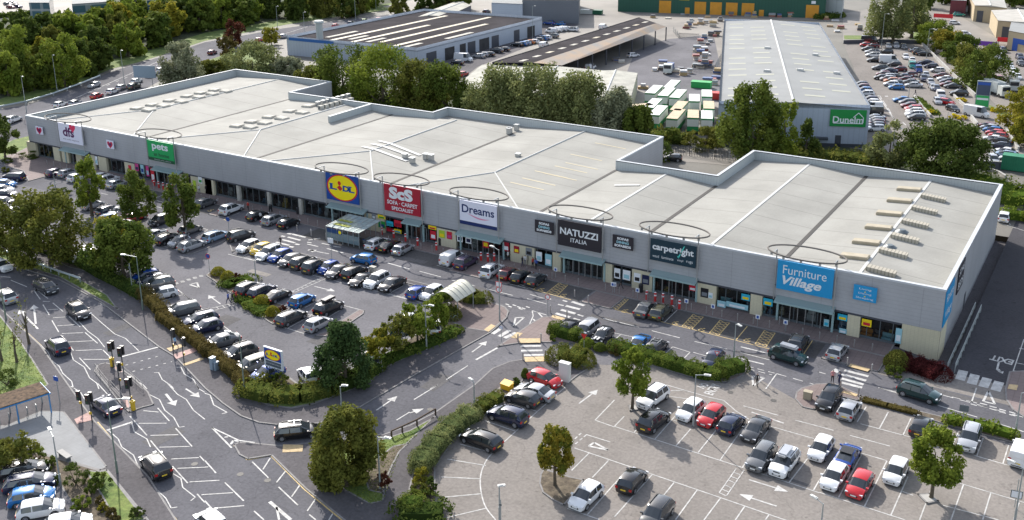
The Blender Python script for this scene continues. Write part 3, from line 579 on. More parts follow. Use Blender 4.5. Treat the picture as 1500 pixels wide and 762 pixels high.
# plant screen wall, rooflights, louvres
b = MB(); b.box(-140.2,153.5,VZ-.3,-139.6,167,PT); part(b, 'plant_screen', M['clad_in'])
def rz_at(px, py):
    g = G(px, py, 8.1); return g
skyp = [(725,610),(810,590),(912,565),(1010,540),(1085,522)]
rows1 = [('00',765,610),('00',850,590),('00',948,566),('00',1045,541),('00',1120,523),('01',55,507),('00',830,623),('00',912,600),('00',1012,577),('00',1110,551),('01',43,533),('01',118,518)]
rows2 = [('01',180,705),('01',262,682),('01',360,655),('01',475,623),('01',580,594),('01',255,717),('01',335,693),('01',430,667),('01',545,635)]
beige = mat('rooflight_beige', (.36,.31,.22), rough=.6, var=.1, scale=1); whit = mat('rooflight_white', (.46,.44,.39), rough=.8, spec=.1, var=.15, scale=1)
ribm = lined('louvre_beige', (.42,.38,.30), 0, .45, .6, width=.3, rough=.6)
for k, x, y in rows1+rows2:
    g = GT(k, x, y, 7.5); mm = MB(); slope = -1 if (k, x, y) in rows1[:6]+rows2[:5] else 1
    rzx = Matrix.Translation((g.x, g.y, roof_z(g.x, g.y)+.05)) @ Matrix.Rotation(.055*slope, 4, 'Y')
    mm.box(-1.25,-1.0,-.1,1.25,1.0,.28, mtx=rzx); mm.box(-1.1,-.85,.28,1.1,.85,.36, mtx=rzx); part(mm, 'rooflight', whit)
for k, x, y in [('14',503,370),('14',450,433),('14',393,505),('14',333,583),('14',265,665),('14',200,745)]:
    g = GT(k, x, y, 7.8); mm = MB(); zr_ = roof_z(g.x, g.y); tl = Matrix.Translation((g.x, g.y, zr_+.1)) @ Matrix.Rotation(-.075, 4, 'Y'); mm.box(-1.8,-.75,-.2,1.8,.75,.28, mtx=tl); mm.box(-1.7,-.65,.28,1.7,.65,.34, mtx=tl); part(mm, 'rooflight', beige)
for k, x, y in [('14',637,420),('14',587,488),('14',535,563),('14',478,645),('14',413,727),('24',345,103)]:
    g = GT(k, x, y, 7.8); mm = MB(); zr_ = roof_z(g.x, g.y); tl = Matrix.Translation((g.x, g.y, zr_+.15)) @ Matrix.Rotation(.075, 4, 'Y'); mm.box(-1.8,-.6,-.2,1.8,.6,.40, mtx=tl); part(mm, 'louvre', ribm)
for k, x, y in [('14',462,604),('14',395,690)]:
    g = GT(k, x, y, 8.2); mm = MB(); mm.tube((g.x,g.y,7.2),(g.x,g.y,8.1),.8,n=16); mm.tube((g.x,g.y,8.1),(g.x,g.y,8.45),.95,.4,n=16); part(mm, 'roof_cowl', M['frame'])
# plant on the roof, behind the screen
for i in range(7):
    g = G(470+i*7.3, 158-i*1.9, 8.0); mm = MB(); mm.box(g.x-.45,g.y-.5,7.1,g.x+.45,g.y+.5,8.5); mm.tube((g.x,g.y-.52,8.1),(g.x,g.y-.5,8.1),.36,n=12,m=1); part(mm, 'condenser_unit', [whit, M['frame']])
    g = G(466+i*7.3, 152-i*1.9, 8.0); mm = MB(); mm.box(g.x-.4,g.y-.5,7.1,g.x+.4,g.y+.5,8.5); part(mm, 'condenser_unit', M['steel'])
g = G(485,160,8.2); mm = MB(); mm.box(g.x-5,g.y-2.2,7.0,g.x+5,g.y-2.05,7.5); mm.box(g.x-5,g.y+2.2,7.0,g.x+5,g.y+2.35,7.5); part(mm, 'plant_frame', M['steel'])
for k, x, y in [('12',90,183),('12',120,188),('12',15,205),('11',1118,183),('02',558,722),('12',605,182),('12',555,40),('02',597,705)]:
    g = GT(k, x, y, 7.8); mm = MB(); mm.box(g.x-.4,g.y-.4,6.9,g.x+.4,g.y+.4,8.1); mm.box(g.x-.5,g.y-.5,8.1,g.x+.5,g.y+.5,8.2); part(mm, 'roof_vent', M['steel'])
for k, x, y in [('11',1000,165),('11',1060,140),('12',60,180)]:
    g = GT(k, x, y, 8.2); 
for p, q in [(('11',880,140),('11',1130,212)),(('11',930,125),('11',1143,183)),(('11',970,108),('12',60,180)),(('13',0,348),('13',140,358))]:
    a = GT(*p, 7.4); c = GT(*q, 7.4); mm = MB(); pts_ = [a.lerp(c, t/12) for t in range(13)]; dd_ = (c-a).normalized(); nn_ = Vector((-dd_.y, dd_.x, 0))*.38
    for u_, v_ in zip(pts_, pts_[1:]): zu = Vector((0,0,roof_z(u_.x, u_.y)+.12-u_.z)); zv = Vector((0,0,roof_z(v_.x, v_.y)+.12-v_.z)); mm.quad(u_+zu-nn_, v_+zv-nn_, v_+zv+nn_, u_+zu+nn_)
    part(mm, 'roof_walkway', M['ridge'])
stain = mat('rust_streak', (.55,.47,.30), rough=.7)
mm = MB()
for k, x, y in [('12',655,355),('12',720,330),('12',790,290),('12',840,300),('12',900,260),('12',985,195),('12',960,240),('12',1120,130)]:
    g = GT(k, x, y, 7.3); za = roof_z(g.x-3.2, g.y)+.03; zb_ = roof_z(g.x+3.2, g.y)+.03; mm = MB()
    mm.quad((g.x-3.2,g.y-.14,za),(g.x+3.2,g.y-.14,zb_),(g.x+3.2,g.y+.14,zb_),(g.x-3.2,g.y+.14,za)); part(mm, 'translucent_strip', stain)
# shop fronts: back wall, floor strip, piers, mullions, posters
def fx(k, x, y, yy=FY): return W(*T(k, x, y), yy)[0]
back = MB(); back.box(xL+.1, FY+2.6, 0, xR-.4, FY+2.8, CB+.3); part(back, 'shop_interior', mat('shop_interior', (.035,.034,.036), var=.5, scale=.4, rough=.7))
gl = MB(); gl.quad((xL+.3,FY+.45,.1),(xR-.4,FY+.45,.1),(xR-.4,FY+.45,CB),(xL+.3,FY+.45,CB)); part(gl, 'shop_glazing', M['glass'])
sof = MB(); sof.box(xL+.02, FY+.01, CB-.28, xR-.02, FY+.4, CB+.02); part(sof, 'fascia_trim', M['dtrim'])
pier_px = [('10',152,200),('10',298,332),('10',345,380),('10',424,455),('10',497,528),('10',548,592),('10',695,750),('10',1000,1030),('11',0,48),('11',176,192),('11',346,360),('11',522,537),('11',890,1000),
           ('12',152,257),('12',562,697),('12',798,843),('22',1080,1130),('23',97,210),('23',453,566),('23',757,823),('24',155,227)]
piers = []
for k, x0, x1 in pier_px:
    yy = {'10':235,'11':430,'12':640,'22':90,'23':230,'24':400}[k]
    if k == '10': yy = 110+x0*.18
    if k == '11': yy = 330+x0*.2
    if k == '12': yy = 560+x0*.21
    if k == '23': yy = 150+x0*.2
    a = fx(k, x0, yy); c = fx(k, x1, yy); piers.append((a, c))
    p = MB(); p.box(a, FY-.02, .05, c, FY+1.0, CB-.29); part(p, 'pier', M['stone'] if (c-a) > 1 else whit)
for a, c in [(fx('10',1060,270), fx('10',1143,280)+1.5)]:
    p = MB(); p.box(a, FY-.02, .05, c, FY+1.0, CB-.29); part(p, 'pier', M['stone'])
p = MB(); p.box(fx('24',458,450), FY-.02, -1.3, xR-.02, FY+1.2, CB-.02); p.box(xR-1.2, FY+1.2, -1.3, xR-.02, FY+2.5, CB-.02); part(p, 'pier', M['stone'])
# cream base along the side wall near the corner
p = MB(); p.box(xR-.3, FY+.1, -1.3, xR+.03, FY+4.5, CB-.1); part(p, 'pier', M['stone'])
# mullions & transom of the glazing
mu = MB(); x = xL+1
while x < xR-5:
    mu.box(x-.05, FY+.36, .1, x+.05, FY+.44, CB-.28); x += 1.55
mu.box(xL+.3, FY+.37, .1, xR-5, FY+.445, .4)
part(mu, 'mullions', M['frame'])
# pale blinds / frosted strips / displays behind the glass as posters and panels
def poster(k, x0, y0, x1, y1, c, name='poster', y=FY-.06, inner=None, cc=None):
    a = W(*T(k, x0, y0), y); d = W(*T(k, x1, y1), y); 
    if d[1] > a[1]: a, d = (a[0], d[1]), (d[0], a[1])
    z0 = max(.12, d[1]); z1 = min(CB-.1, a[1]) if name == 'poster' else a[1]
    if z1-z0 < .3: z1 = z0+.9
    mm = MB(); mm.box(a[0], y-.03, z0, d[0], y, z1)
    col_ = [c]
    if inner:
        w = d[0]-a[0]; h = z1-z0; mm.box(a[0]+w*inner[0], y-.036, z0+h*inner[1], a[0]+w*inner[2], y-.03, z0+h*inner[3], 1); col_.append(cc)
    return part(mm, name, col_)
cm = {k: flat('print_'+k, lin(v)) for k, v in dict(red=(196,30,50), yellow=(235,205,20), green=(40,150,60), lime=(170,200,50), blue=(20,60,130), cyan=(40,170,200), white=(225,228,230), magenta=(190,60,130), grey=(120,125,130), teal=(40,150,150), black=(25,25,30), navy=(20,30,70), crimson=(150,15,40), pale=(150,195,205)).items()}
I = (.15,.15,.85,.55)
for a in [('10',528,185,548,235,'white','pale'),('10',715,235,738,300,'red','white'),('10',752,225,776,270,'magenta','navy'),('10',782,230,806,285,'pale','blue'),('10',812,235,835,300,'magenta','pale'),('10',838,250,868,335,'red','white'),('10',1075,320,1100,400,'lime','lime'),('10',1105,300,1130,340,'white','green'),
          ('11',932,505,955,540,'grey','white'),('11',965,507,1008,540,'yellow','green'),('11',968,545,1008,590,'green','blue'),('11',1014,545,1052,580,'cyan','teal'),('11',1056,540,1098,585,'red','crimson'),('11',1014,583,1052,612,'crimson','red'),('11',1056,590,1098,620,'yellow','cyan'),
          ('12',105,565,150,600,'yellow','red'),('12',115,600,148,655,'red','white'),('12',163,597,197,645,'lime','yellow'),('12',207,605,237,652,'red','magenta'),('12',265,612,297,667,'white','navy'),('12',312,622,345,677,'white','navy'),('12',408,643,442,700,'red','yellow'),('12',522,663,556,720,'crimson','white'),('12',582,685,612,730,'crimson','yellow'),('12',648,695,682,745,'grey','black'),
          ('M',1085,360,1150,475,'white','pale'),('M',1185,385,1255,525,'pale','white'),('23',0,85,32,148,'white','black'),('23',48,95,88,158,'white','pale'),('23',110,112,145,170,'white','black'),('23',155,122,193,182,'navy','grey'),('23',418,180,455,218,'red','white'),('23',483,195,523,255,'black','grey'),('23',525,222,548,258,'white','pale'),('23',710,228,755,272,'cyan','yellow'),('23',833,252,882,302,'cyan','yellow'),
          ('24',105,340,155,385,'cyan','yellow'),('24',240,368,290,418,'yellow','red'),('24',28,370,52,415,'pale','cyan'),('24',430,420,455,510,'pale','white'),('24',112,420,152,455,'pale','white'),('23',575,265,620,310,'pale','white'),('23',625,270,745,325,'pale','white')]:
    poster(a[0], a[1], a[2], a[3], a[4], cm[a[5]], inner=I, cc=cm[a[6]])
# furniture seen behind the corner window, floor lamps of the display
mm = MB()
for q, c in [((-24.2,123.3),0),((-22.6,123.6),1),((-21.6,123.2),2),((-45,123.2),2),((-43,123.4),2),((-38,123.3),2)]:
    mm.box(q[0]-.7,q[1]-.3,.1,q[0]+.7,q[1]+.3,.6,c); mm.box(q[0]-.7,q[1]+.2,.6,q[0]+.7,q[1]+.3,1.1,c)
part(mm, 'shop_display', [flat('sofa_orange', (.5,.2,.03)), flat('sofa_brown', (.15,.08,.04)), cm['pale']])
fl_ = MB(); fl_.quad((xL+.4,FY+.4,.13),(xR-.5,FY+.4,.13),(xR-.5,FY+2.6,.13),(xL+.4,FY+2.6,.13)); part(fl_, 'shop_floor', mat('shop_floor', (.22,.20,.18), rough=.4))
ri = random.Random(9); dm = [flat('goods%d' % i, c) for i, c in enumerate([(.5,.5,.5),(.3,.12,.08),(.1,.2,.3),(.45,.38,.25),(.08,.08,.09),(.5,.35,.1)])]
x = xL+4
while x < xR-6:
    w_ = ri.uniform(.5,1.3); h_ = ri.uniform(.5,1.9); d_ = MB(); y_ = FY+ri.uniform(.9,1.8); d_.box(x,y_,.14,x+w_,y_+.6,.14+h_*.5); d_.box(x+.1,y_+.3,.14+h_*.5,x+w_-.1,y_+.5,.14+h_); part(d_, 'shop_display', dm[ri.randrange(6)]); x += w_+ri.uniform(.6,3.2)
# entrance canopies and doors under the big signs: (tile, x0,y0,x1,y1 of the canopy band)
for k, x0, y0, x1, y1 in [('10',330,120,480,170),('10',845,245,1000,290),('11',680,432,890,490),('12',-20,520,60,555),('12',258,598,512,655),('22',838,0,1080,40),('23',200,100,455,155),('23',895,240,1143,300)]:
    a = fx(k, x0, y0, FY-1); c = fx(k, x1, y1, FY-1)
    if k == '23' and x0 == 895: c = fx('24', 80, 320, FY-1)
    if k == '12' and x0 < 0: a = fx('11', 1100, 520, FY-1)
    m1 = MB(); m1.quad((a,FY-1.3,CB-.1),(c,FY-1.3,CB-.1),(c,FY-.02,CB+.35),(a,FY-.02,CB+.35)); m1.box(a,FY-1.36,CB-.25,c,FY-1.28,CB-.02,1); m1.quad((a,FY-.02,CB+.2),(c,FY-.02,CB+.2),(c,FY-1.3,CB-.2),(a,FY-1.3,CB-.2),1)
    part(m1, 'entrance_canopy', [M['glass_lit'], M['tealframe']])
    mid = (a+c)/2; m2 = MB()
    for dx in (-2.0,-1.0,0,1.0,2.0): m2.box(mid+dx-.05,FY+.2,.1,mid+dx+.05,FY+.34,2.5)
    m2.box(mid-2.05,FY+.2,2.4,mid+2.05,FY+.34,2.55); part(m2, 'entrance_doors', M['steel'])
    for e in (a+.2, c-.2): m3 = MB(); m3.box(e-.13,FY-.15,.1,e+.13,FY+.1,CB-.3); part(m3, 'entrance_column', M['tealframe'])
# side wall openings and doors at the far back
m1 = MB(); g = WX(*T('24',735,420)); m1.box(xR+.005, 141, -1.0, xR+.03, 142.2, 1.2); m1.box(-74.9,153,-.1,-73.86,153.0,2); part(m1, 'fire_door', M['dtrim'])
# ------------------------------------------------------------------ SIGNS
def text_mesh(s, bold=0.0):
    cu = bpy.data.curves.new('t', 'FONT'); cu.body = s; cu.size = 1; cu.align_x = 'CENTER'; cu.align_y = 'CENTER'; cu.offset = bold; cu.resolution_u = 3; cu.extrude = .0
    o = bpy.data.objects.new('t', cu); col.objects.link(o); dg = bpy.context.evaluated_depsgraph_get(); me = bpy.data.meshes.new_from_object(o.evaluated_get(dg))
    bpy.data.objects.remove(o); bpy.data.curves.remove(cu); return me
def txt(s, x0, z0, x1, z1, y, m, parent, bold=0.02, mtx=None, name='lettering', shear=0):
    me = text_mesh(s, bold); vs = np.empty(len(me.vertices)*3); me.vertices.foreach_get('co', vs); vs = vs.reshape(-1, 3)
    lo = vs.min(0); hi = vs.max(0); w = hi-lo; q = (vs-lo)/np.maximum(w, 1e-6)
    X = x0+q[:,0]*(x1-x0)+shear*(q[:,1]-.5)*(z1-z0); Z = z0+q[:,1]*(z1-z0)
    o = np.stack([X, np.full(len(X), y), Z], 1)
    if mtx is not None: o = np.array([tuple(mtx @ Vector(p)) for p in o])
    inv = Matrix.Translation(parent.location).inverted()
    o = o + np.array(inv.translation)
    me.vertices.foreach_set('co', o.ravel()); me.materials.clear(); me.materials.append(m); me.update()
    ob = link(name, me, parent); return ob
def disc(mb, cx, cz, r, y, m=0, n=32, ry=None):
    k = len(mb.v); ry = ry or r
    mb.v += [(cx+math.cos(2*math.pi*i/n)*r, y, cz+math.sin(2*math.pi*i/n)*ry) for i in range(n)]
    mb.f.append(tuple(range(k, k+n))[::-1]); mb.m.append(m)
def heart(mb, cx, cz, r, y, m=0):
    k = len(mb.v); n = 28
    for i in range(n):
        t = 2*math.pi*i/n; mb.v.append((cx+r*math.sin(t)**3, y, cz+r*(.8*math.cos(t)-.33*math.cos(2*t)-.13*math.cos(3*t)-.05*math.cos(4*t)))
        )
    mb.f.append(tuple(range(k, k+n))); mb.m.append(m)
SY = FY-.55
def big_sign(label, tl, br, hoop, paint, panel_m):
    x0, z1 = W(*tl, SY); x1, z0 = W(*br, SY)
    root = empty('shop_sign', ((x0+x1)/2, SY, z0), 0, label, 'sign', 'shop signs mounted high on the grey facade')
    mm = MB(); mm.box(x0, SY, z0, x1, SY+.14, z1); part(mm, 'panel', panel_m, root)
    paint(root, x0, x1, z0, z1, SY-.012)
    if hoop:
        a = W(*T(*hoop[0]), FY-.2); c = W(*T(*hoop[1]), FY-.2); cx = (a[0]+c[0])/2; ra = (c[0]-a[0])/2; zr = (a[1]+c[1])/2; rb = ra*.5; cyy = FY-.3
        hp = MB(); N_ = 36; pts = [Vector((cx+ra*math.cos(2*math.pi*i/N_), cyy+rb*math.sin(2*math.pi*i/N_), zr)) for i in range(N_)]
        for i in range(N_): hp.tube(pts[i], pts[(i+1) % N_], .11, n=6, cap=False)
        hoop_o = part(hp, 'hoop', M['hoop'], root)
        for s in (-1, 1):
            px_ = x0-.25 if s < 0 else x1+.25
            po = MB(); po.tube((px_, SY+.05, CB-.1), (px_, SY+.05, zr), .09, n=8)
            yy = cyy - rb*math.sqrt(max(0, 1-((px_-cx)/ra)**2)); po.tube((px_, SY+.05, zr), (px_, yy, zr), .06, n=6)
            po.tube((px_, SY+.05, 5), (px_, FY, 5), .05, n=6); po.tube((px_, SY+.05, 7.6), (px_, FY, 7.6), .05, n=6); part(po, 'post', M['steel'], root)
        for i in range(5):
            t = math.radians(215+i*27.5); p_ = Vector((cx+ra*math.cos(t), cyy+rb*math.sin(t), zr)); sp = MB(); sp.box(p_.x-.13,p_.y-.1,zr-.38,p_.x+.13,p_.y+.14,zr-.1); sp_ = part(sp, 'spotlight', M['steel'], root); sp_.parent = hoop_o
    return root
def P_dfs(r, x0, x1, z0, z1, y):
    w = x1-x0; h = z1-z0
    txt('dfs', x0+w*.18, z0+h*.32, x0+w*.66, z0+h*.82, y, flat('ink_plum', lin((80,10,80))), r, .03)
    m = MB(); heart(m, x0+w*.62, z0+h*.82, w*.13, y-.004); part(m, 'heart', flat('ink_pink', lin((225,40,90))), r)
    txt('the sofa experts', x0+w*.16, z0+h*.12, x0+w*.84, z0+h*.22, y, flat('ink_grey', lin((90,80,100))), r, .0)
def P_pets(r, x0, x1, z0, z1, y):
    w = x1-x0; h = z1-z0; m = MB(); m.box(x0, y-.002, z0, x1, y+.01, z0+h*.15); part(m, 'strip', flat('ink_dkgreen', lin((0,75,45))), r)
    txt('pets', x0+w*.18, z0+h*.48, x0+w*.80, z0+h*.90, y, cm['white'], r, .03); txt('at home', x0+w*.22, z0+h*.24, x0+w*.82, z0+h*.43, y, flat('ink_dkgreen', lin((0,75,45))), r, .02)
    txt('the pet care experts', x0+w*.22, z0+h*.04, x0+w*.86, z0+h*.10, y-.01, cm['white'], r, 0)
def P_lidl(r, x0, x1, z0, z1, y, pr=part):
    w = x1-x0; h = z1-z0; cx = (x0+x1)/2; cz = (z0+z1)/2
    m = MB(); disc(m, cx, cz, w*.475, y, ry=h*.475); part(m, 'ring', flat('ink_red', lin((205,25,35))), r)
    m = MB(); disc(m, cx, cz, w*.435, y-.005, ry=h*.435); part(m, 'disc', flat('ink_yellow', lin((250,225,0))), r)
    bl = flat('ink_blue', lin((10,75,150))); rd_ = flat('ink_red', lin((205,25,35)))
    txt('L', cx-w*.38, cz-h*.11, cx-w*.16, cz+h*.10, y-.01, bl, r, .05); txt('D', cx+w*.02, cz-h*.11, cx+w*.22, cz+h*.10, y-.01, bl, r, .05); txt('L', cx+w*.20, cz-h*.11, cx+w*.38, cz+h*.10, y-.01, bl, r, .05)
    for q in ((-.38,-.30,-.11),(-.38,-.30,.08),(.02,.1,-.11),(.20,.28,.08)):
        m = MB(); m.box(cx+w*q[0]-w*.02, y-.011, cz+h*q[2], cx+w*q[1]+w*.02, y-.009, cz+h*(q[2]+.03)); part(m, 'serif', bl, r)
    m = MB(); disc(m, cx-w*.08, cz+h*.16, w*.05, y-.012); a = cx-w*.07; k = len(m.v)
    m.v += [(a-w*.09,y-.012,cz+h*.0),(a,y-.012,cz-h*.12),(a+w*.09,y-.012,cz-h*.03),(a,y-.012,cz+h*.09)]; m.f.append((k,k+1,k+2,k+3)); m.m.append(0); part(m, 'emblem', rd_, r)
def P_scs(r, x0, x1, z0, z1, y):
    w = x1-x0; h = z1-z0
    txt('ScS', x0+w*.14, z0+h*.48, x0+w*.80, z0+h*.93, y, cm['white'], r, .06); txt('SOFA · CARPET', x0+w*.08, z0+h*.27, x0+w*.92, z0+h*.42, y, cm['white'], r, .02); txt('SPECIALIST', x0+w*.2, z0+h*.07, x0+w*.8, z0+h*.2, y, cm['white'], r, .02)
def P_dreams(r, x0, x1, z0, z1, y):
    w = x1-x0; h = z1-z0; nv = flat('ink_navy', lin((15,40,95)))
    m = MB(); m.box(x0, y-.002, z0, x1, y+.01, z0+h*.15); part(m, 'strip', nv, r); m = MB()
    txt('Dreams', x0+w*.06, z0+h*.50, x0+w*.93, z0+h*.84, y, nv, r, .02)
    for i in range(10):
        t0 = i/10; t1 = (i+1)/10; f = lambda t: z0+h*(.50-.16*math.sin(t*2.4)); g = lambda t: h*.03*math.sin(t*math.pi)
        X = lambda t: x0+w*(.2+.62*t); m.quad((X(t0),y,f(t0)-g(t0)),(X(t1),y,f(t1)-g(t1)),(X(t1),y,f(t1)+g(t1)),(X(t0),y,f(t0)+g(t0)))
    part(m, 'swoosh', flat('ink_rose', lin((215,130,160))), r)
def P_nat(r, x0, x1, z0, z1, y):
    w = x1-x0; h = z1-z0; txt('NATUZZI', x0+w*.05, z0+h*.45, x0+w*.93, z0+h*.72, y, cm['white'], r, .03); txt('ITALIA', x0+w*.3, z0+h*.2, x0+w*.68, z0+h*.36, y, cm['white'], r, .01)
def P_sof(r, x0, x1, z0, z1, y):
    w = x1-x0; h = z1-z0
    for i, (s, c, a) in enumerate([('SOFAS','white',.22),('DINING','pale',.2),('SOFABEDS','white',.1)]): txt(s, x0+w*a, z0+h*(.68-.28*i), x1-w*a, z0+h*(.88-.28*i), y, cm[c], r, .05)
def P_car(r, x0, x1, z0, z1, y):
    w = x1-x0; h = z1-z0; txt('carpetright', x0+w*.05, z0+h*.42, x0+w*.95, z0+h*.80, y, cm['white'], r, .03)
    for s, a, c in [('wood',.06,.2),('laminate',.26,.52),('vinyl',.60,.73),('rugs',.8,.94)]: txt(s, x0+w*a, z0+h*.15, x0+w*c, z0+h*.28, y, cm['white'], r, 0)
    m = MB(); a = x0+w*.60; zz = z0+h*.30; m.quad((a,y,zz+h*.08),(a+w*.03,y,zz),(a+w*.035,y,zz+h*.06),(a+w*.01,y,zz+h*.12)).quad((a+w*.03,y,zz),(a+w*.16,y,zz+h*.62),(a+w*.13,y,zz+h*.58),(a+w*.02,y,zz+h*.08)); part(m, 'tick', flat('ink_mint', lin((90,215,200))), r)
def P_fv(r, x0, x1, z0, z1, y):
    w = x1-x0; h = z1-z0; txt('Furniture', x0+w*.10, z0+h*.56, x0+w*.88, z0+h*.86, y, cm['white'], r, .0); txt('Village', x0+w*.06, z0+h*.10, x0+w*.80, z0+h*.50, y, cm['white'], r, .03, shear=.35)
def P_liv(r, x0, x1, z0, z1, y):
    w = x1-x0; h = z1-z0
    for i, (s, a) in enumerate([('Living',.24),('Dining',.22),('Sleeping',.12)]): txt(s, x0+w*a, z0+h*(.70-.30*i), x1-w*a, z0+h*(.86-.30*i), y, cm['white'], r, .0)
    for zz in (.61,.31): m = MB(); disc(m, (x0+x1)/2, z0+h*zz, w*.03, y, n=10); part(m, 'dot', cm['yellow'], r)
def P_heart(r, x0, x1, z0, z1, y):
    w = x1-x0; h = z1-z0; m = MB(); heart(m, (x0+x1)/2, z0+h*.5, w*.4, y); part(m, 'heart', flat('ink_pink2', lin((190,20,70))), r); m = MB(); heart(m, (x0+x1)/2, z0+h*.5, w*.2, y-.005); part(m, 'inner_heart', flat('ink_plum', lin((80,10,80))), r)
def P_lidl0(r, x0, x1, z0, z1, y):
    P_lidl(r, x0, x1, z0, z1, y)
big_sign('tall white panel with plum lettering and pink heart under a hoop at the left end', T('10',320,-4), T('10',465,128), (('00',278,650),('00',487,665)), P_dfs, flat('sign_white', lin((222,222,235))))
big_sign('small white square with a pink heart near the left end corner', T('10',197,18), T('10',240,68), None, P_heart, flat('sign_white', (1,1,1)))
big_sign('small white square with pink heart between the plum lettered panel and green sign', T('10',592,95), T('10',636,148), None, P_heart, flat('sign_white', (1,1,1)))
big_sign('bright green sign with white lettering and a dark green foot under a hoop', T('10',818,93), T('10',975,233), (('10',780,45),('10',999,75)), P_pets, flat('sign_green', lin((0,160,85))))
big_sign('blue square sign with a yellow disc ringed in red under a hoop', T('11',672,270), T('11',862,460), (('11',632,238),('11',903,270)), P_lidl0, flat('sign_blue', lin((10,70,150))))
big_sign('dark red sign with three large white letters under a hoop', (561.9,268.5), (616.3,318.3), (('P',551,257.5),('P',627,267.5)), P_scs, flat('sign_red', lin((165,20,45))))
big_sign('white sign with navy lettering, pink swoosh and navy foot under a hoop', T('12',278,428), T('12',488,603), (('12',234,375),('12',546,415)), P_dreams, flat('sign_white', (1,1,1)))
big_sign('large black sign with two rows of wide white capitals under a hoop', T('12',828,538), T('12',1067,728), (('12',782,475),('12',1130,525)), P_nat, M['blackp'])
big_sign('small black sign with three lines of text left of the large black sign', T('12',699,540), T('12',802,628), None, P_sof, M['blackp'])
big_sign('small black sign with three lines of text right of the large black sign', (897.5,343.5), (927,368), None, P_sof, M['blackp'])
big_sign('dark teal sign with rounded white lettering and a mint tick under a hoop', (953,348.5), (1018.6,393.6), (('13',147,562),('13',531,628)), P_car, flat('sign_teal', lin((15,50,65))))
big_sign('big sky blue sign with thin and script white lettering under the rightmost hoop', (1140,380.5), (1218.4,438.8), (('P',1126,363),('P',1241,381)), P_fv, flat('sign_sky', lin((25,145,200))))
big_sign('small sky blue sign with three short white lines near the right corner', T('24',195,177), T('24',316,285), None, P_liv, flat('sign_sky', (0,0,1)))
# signs on the right hand side wall
def side_sign(label, y0, y1, z0, z1, m, lines):
    root = empty('shop_sign', (xR+.1, (y0+y1)/2, z0), 0, label, 'sign'); mm = MB(); mm.box(xR+.02, y0, z0, xR+.14, y1, z1); part(mm, 'panel', m, root)
    for i, s in enumerate(lines):
        h = (z1-z0)/len(lines); mt = Matrix(((0,0,0,xR+.15),(1,0,0,0),(0,0,1,0),(0,0,0,1)))
        txt(s, y0+(y1-y0)*.1, z1-h*(i+1)+h*.25, y1-(y1-y0)*.1, z1-h*i-h*.2, 0, cm['white'], root, .01, mtx=Matrix(((0,1,0,xR+.15),(1,0,0,0),(0,0,1,0),(0,0,0,1))))
side_sign('sky blue panel on the side wall nearest the front corner', 122.7, 128.3, 3.6, 8.2, MATS['sign_sky'], ['Furniture', 'Village'])
side_sign('black panel on the side wall behind the sky blue panel', 131.5, 136, 4.6, 8.3, M['blackp'], ['SOFAS', 'BEDS'])
for s_, p_, q_, h_ in PAINTED:
    a = GT(*p_); c = GT(*q_); d = (c-a); Ln = d.length; me = text_mesh(s_, .03); xs_ = [v.co.x for v in me.vertices]; ys_ = [v.co.y for v in me.vertices]
    sx = Ln/(max(xs_)-min(xs_)); sy = h_/(max(ys_)-min(ys_))
    me.transform(Matrix.Translation((a.x, a.y, .03)) @ Matrix.Rotation(math.atan2(d.y, d.x), 4, 'Z') @ Matrix.Diagonal((sx, sy, 1, 1)) @ Matrix.Translation((-min(xs_), -min(ys_), 0))); me.materials.clear(); me.materials.append(M['white']); o = link('road_lettering', me); o['kind'] = 'structure'
pr = random.Random(21)
patch_m = [asphalt('asphalt_patch_dark', (.115,.11,.11)), asphalt('asphalt_patch_pale', (.24,.22,.20))]
for i, (px_, py_, w_, l_) in enumerate([(1150,700,5,.5),(600,380,6,1.2),(470,500,3,2),(380,400,4,1.1),(690,420,5,1),(900,470,7,1.1),(1100,520,4,1),(330,470,3,3),(640,560,2,4),(1400,580,5,1),(240,640,2,4),(180,480,1.5,5)]):
    g = G(px_, py_); a_ = pr.uniform(-.1,.1); ca, sa = math.cos(a_), math.sin(a_)
    sheet('asphalt_patch', [(g.x+ca*x-sa*y, g.y+sa*x+ca*y) for x, y in ((-w_/2,-l_/2),(w_/2,-l_/2),(w_/2,l_/2),(-w_/2,l_/2))], .016, patch_m[0] if i != 3 else patch_m[1])
mh = mat('manhole_iron', (.07,.065,.06), rough=.7)
for i, (px_, py_) in enumerate([(865,705),(1070,575),(1133,587),(352,695),(392,704),(630,600),(430,655),(560,560),(285,680),(1320,690)]):
    g = G(px_, py_); m_ = MB(); n_ = 12; m_.v = [(g.x+.35*math.cos(2*math.pi*j/n_), g.y+.35*math.sin(2*math.pi*j/n_), .026) for j in range(n_)]; m_.f = [tuple(range(n_))]; m_.m = [0]; o = m_.build('manhole_cover', mh); o['kind'] = 'structure'
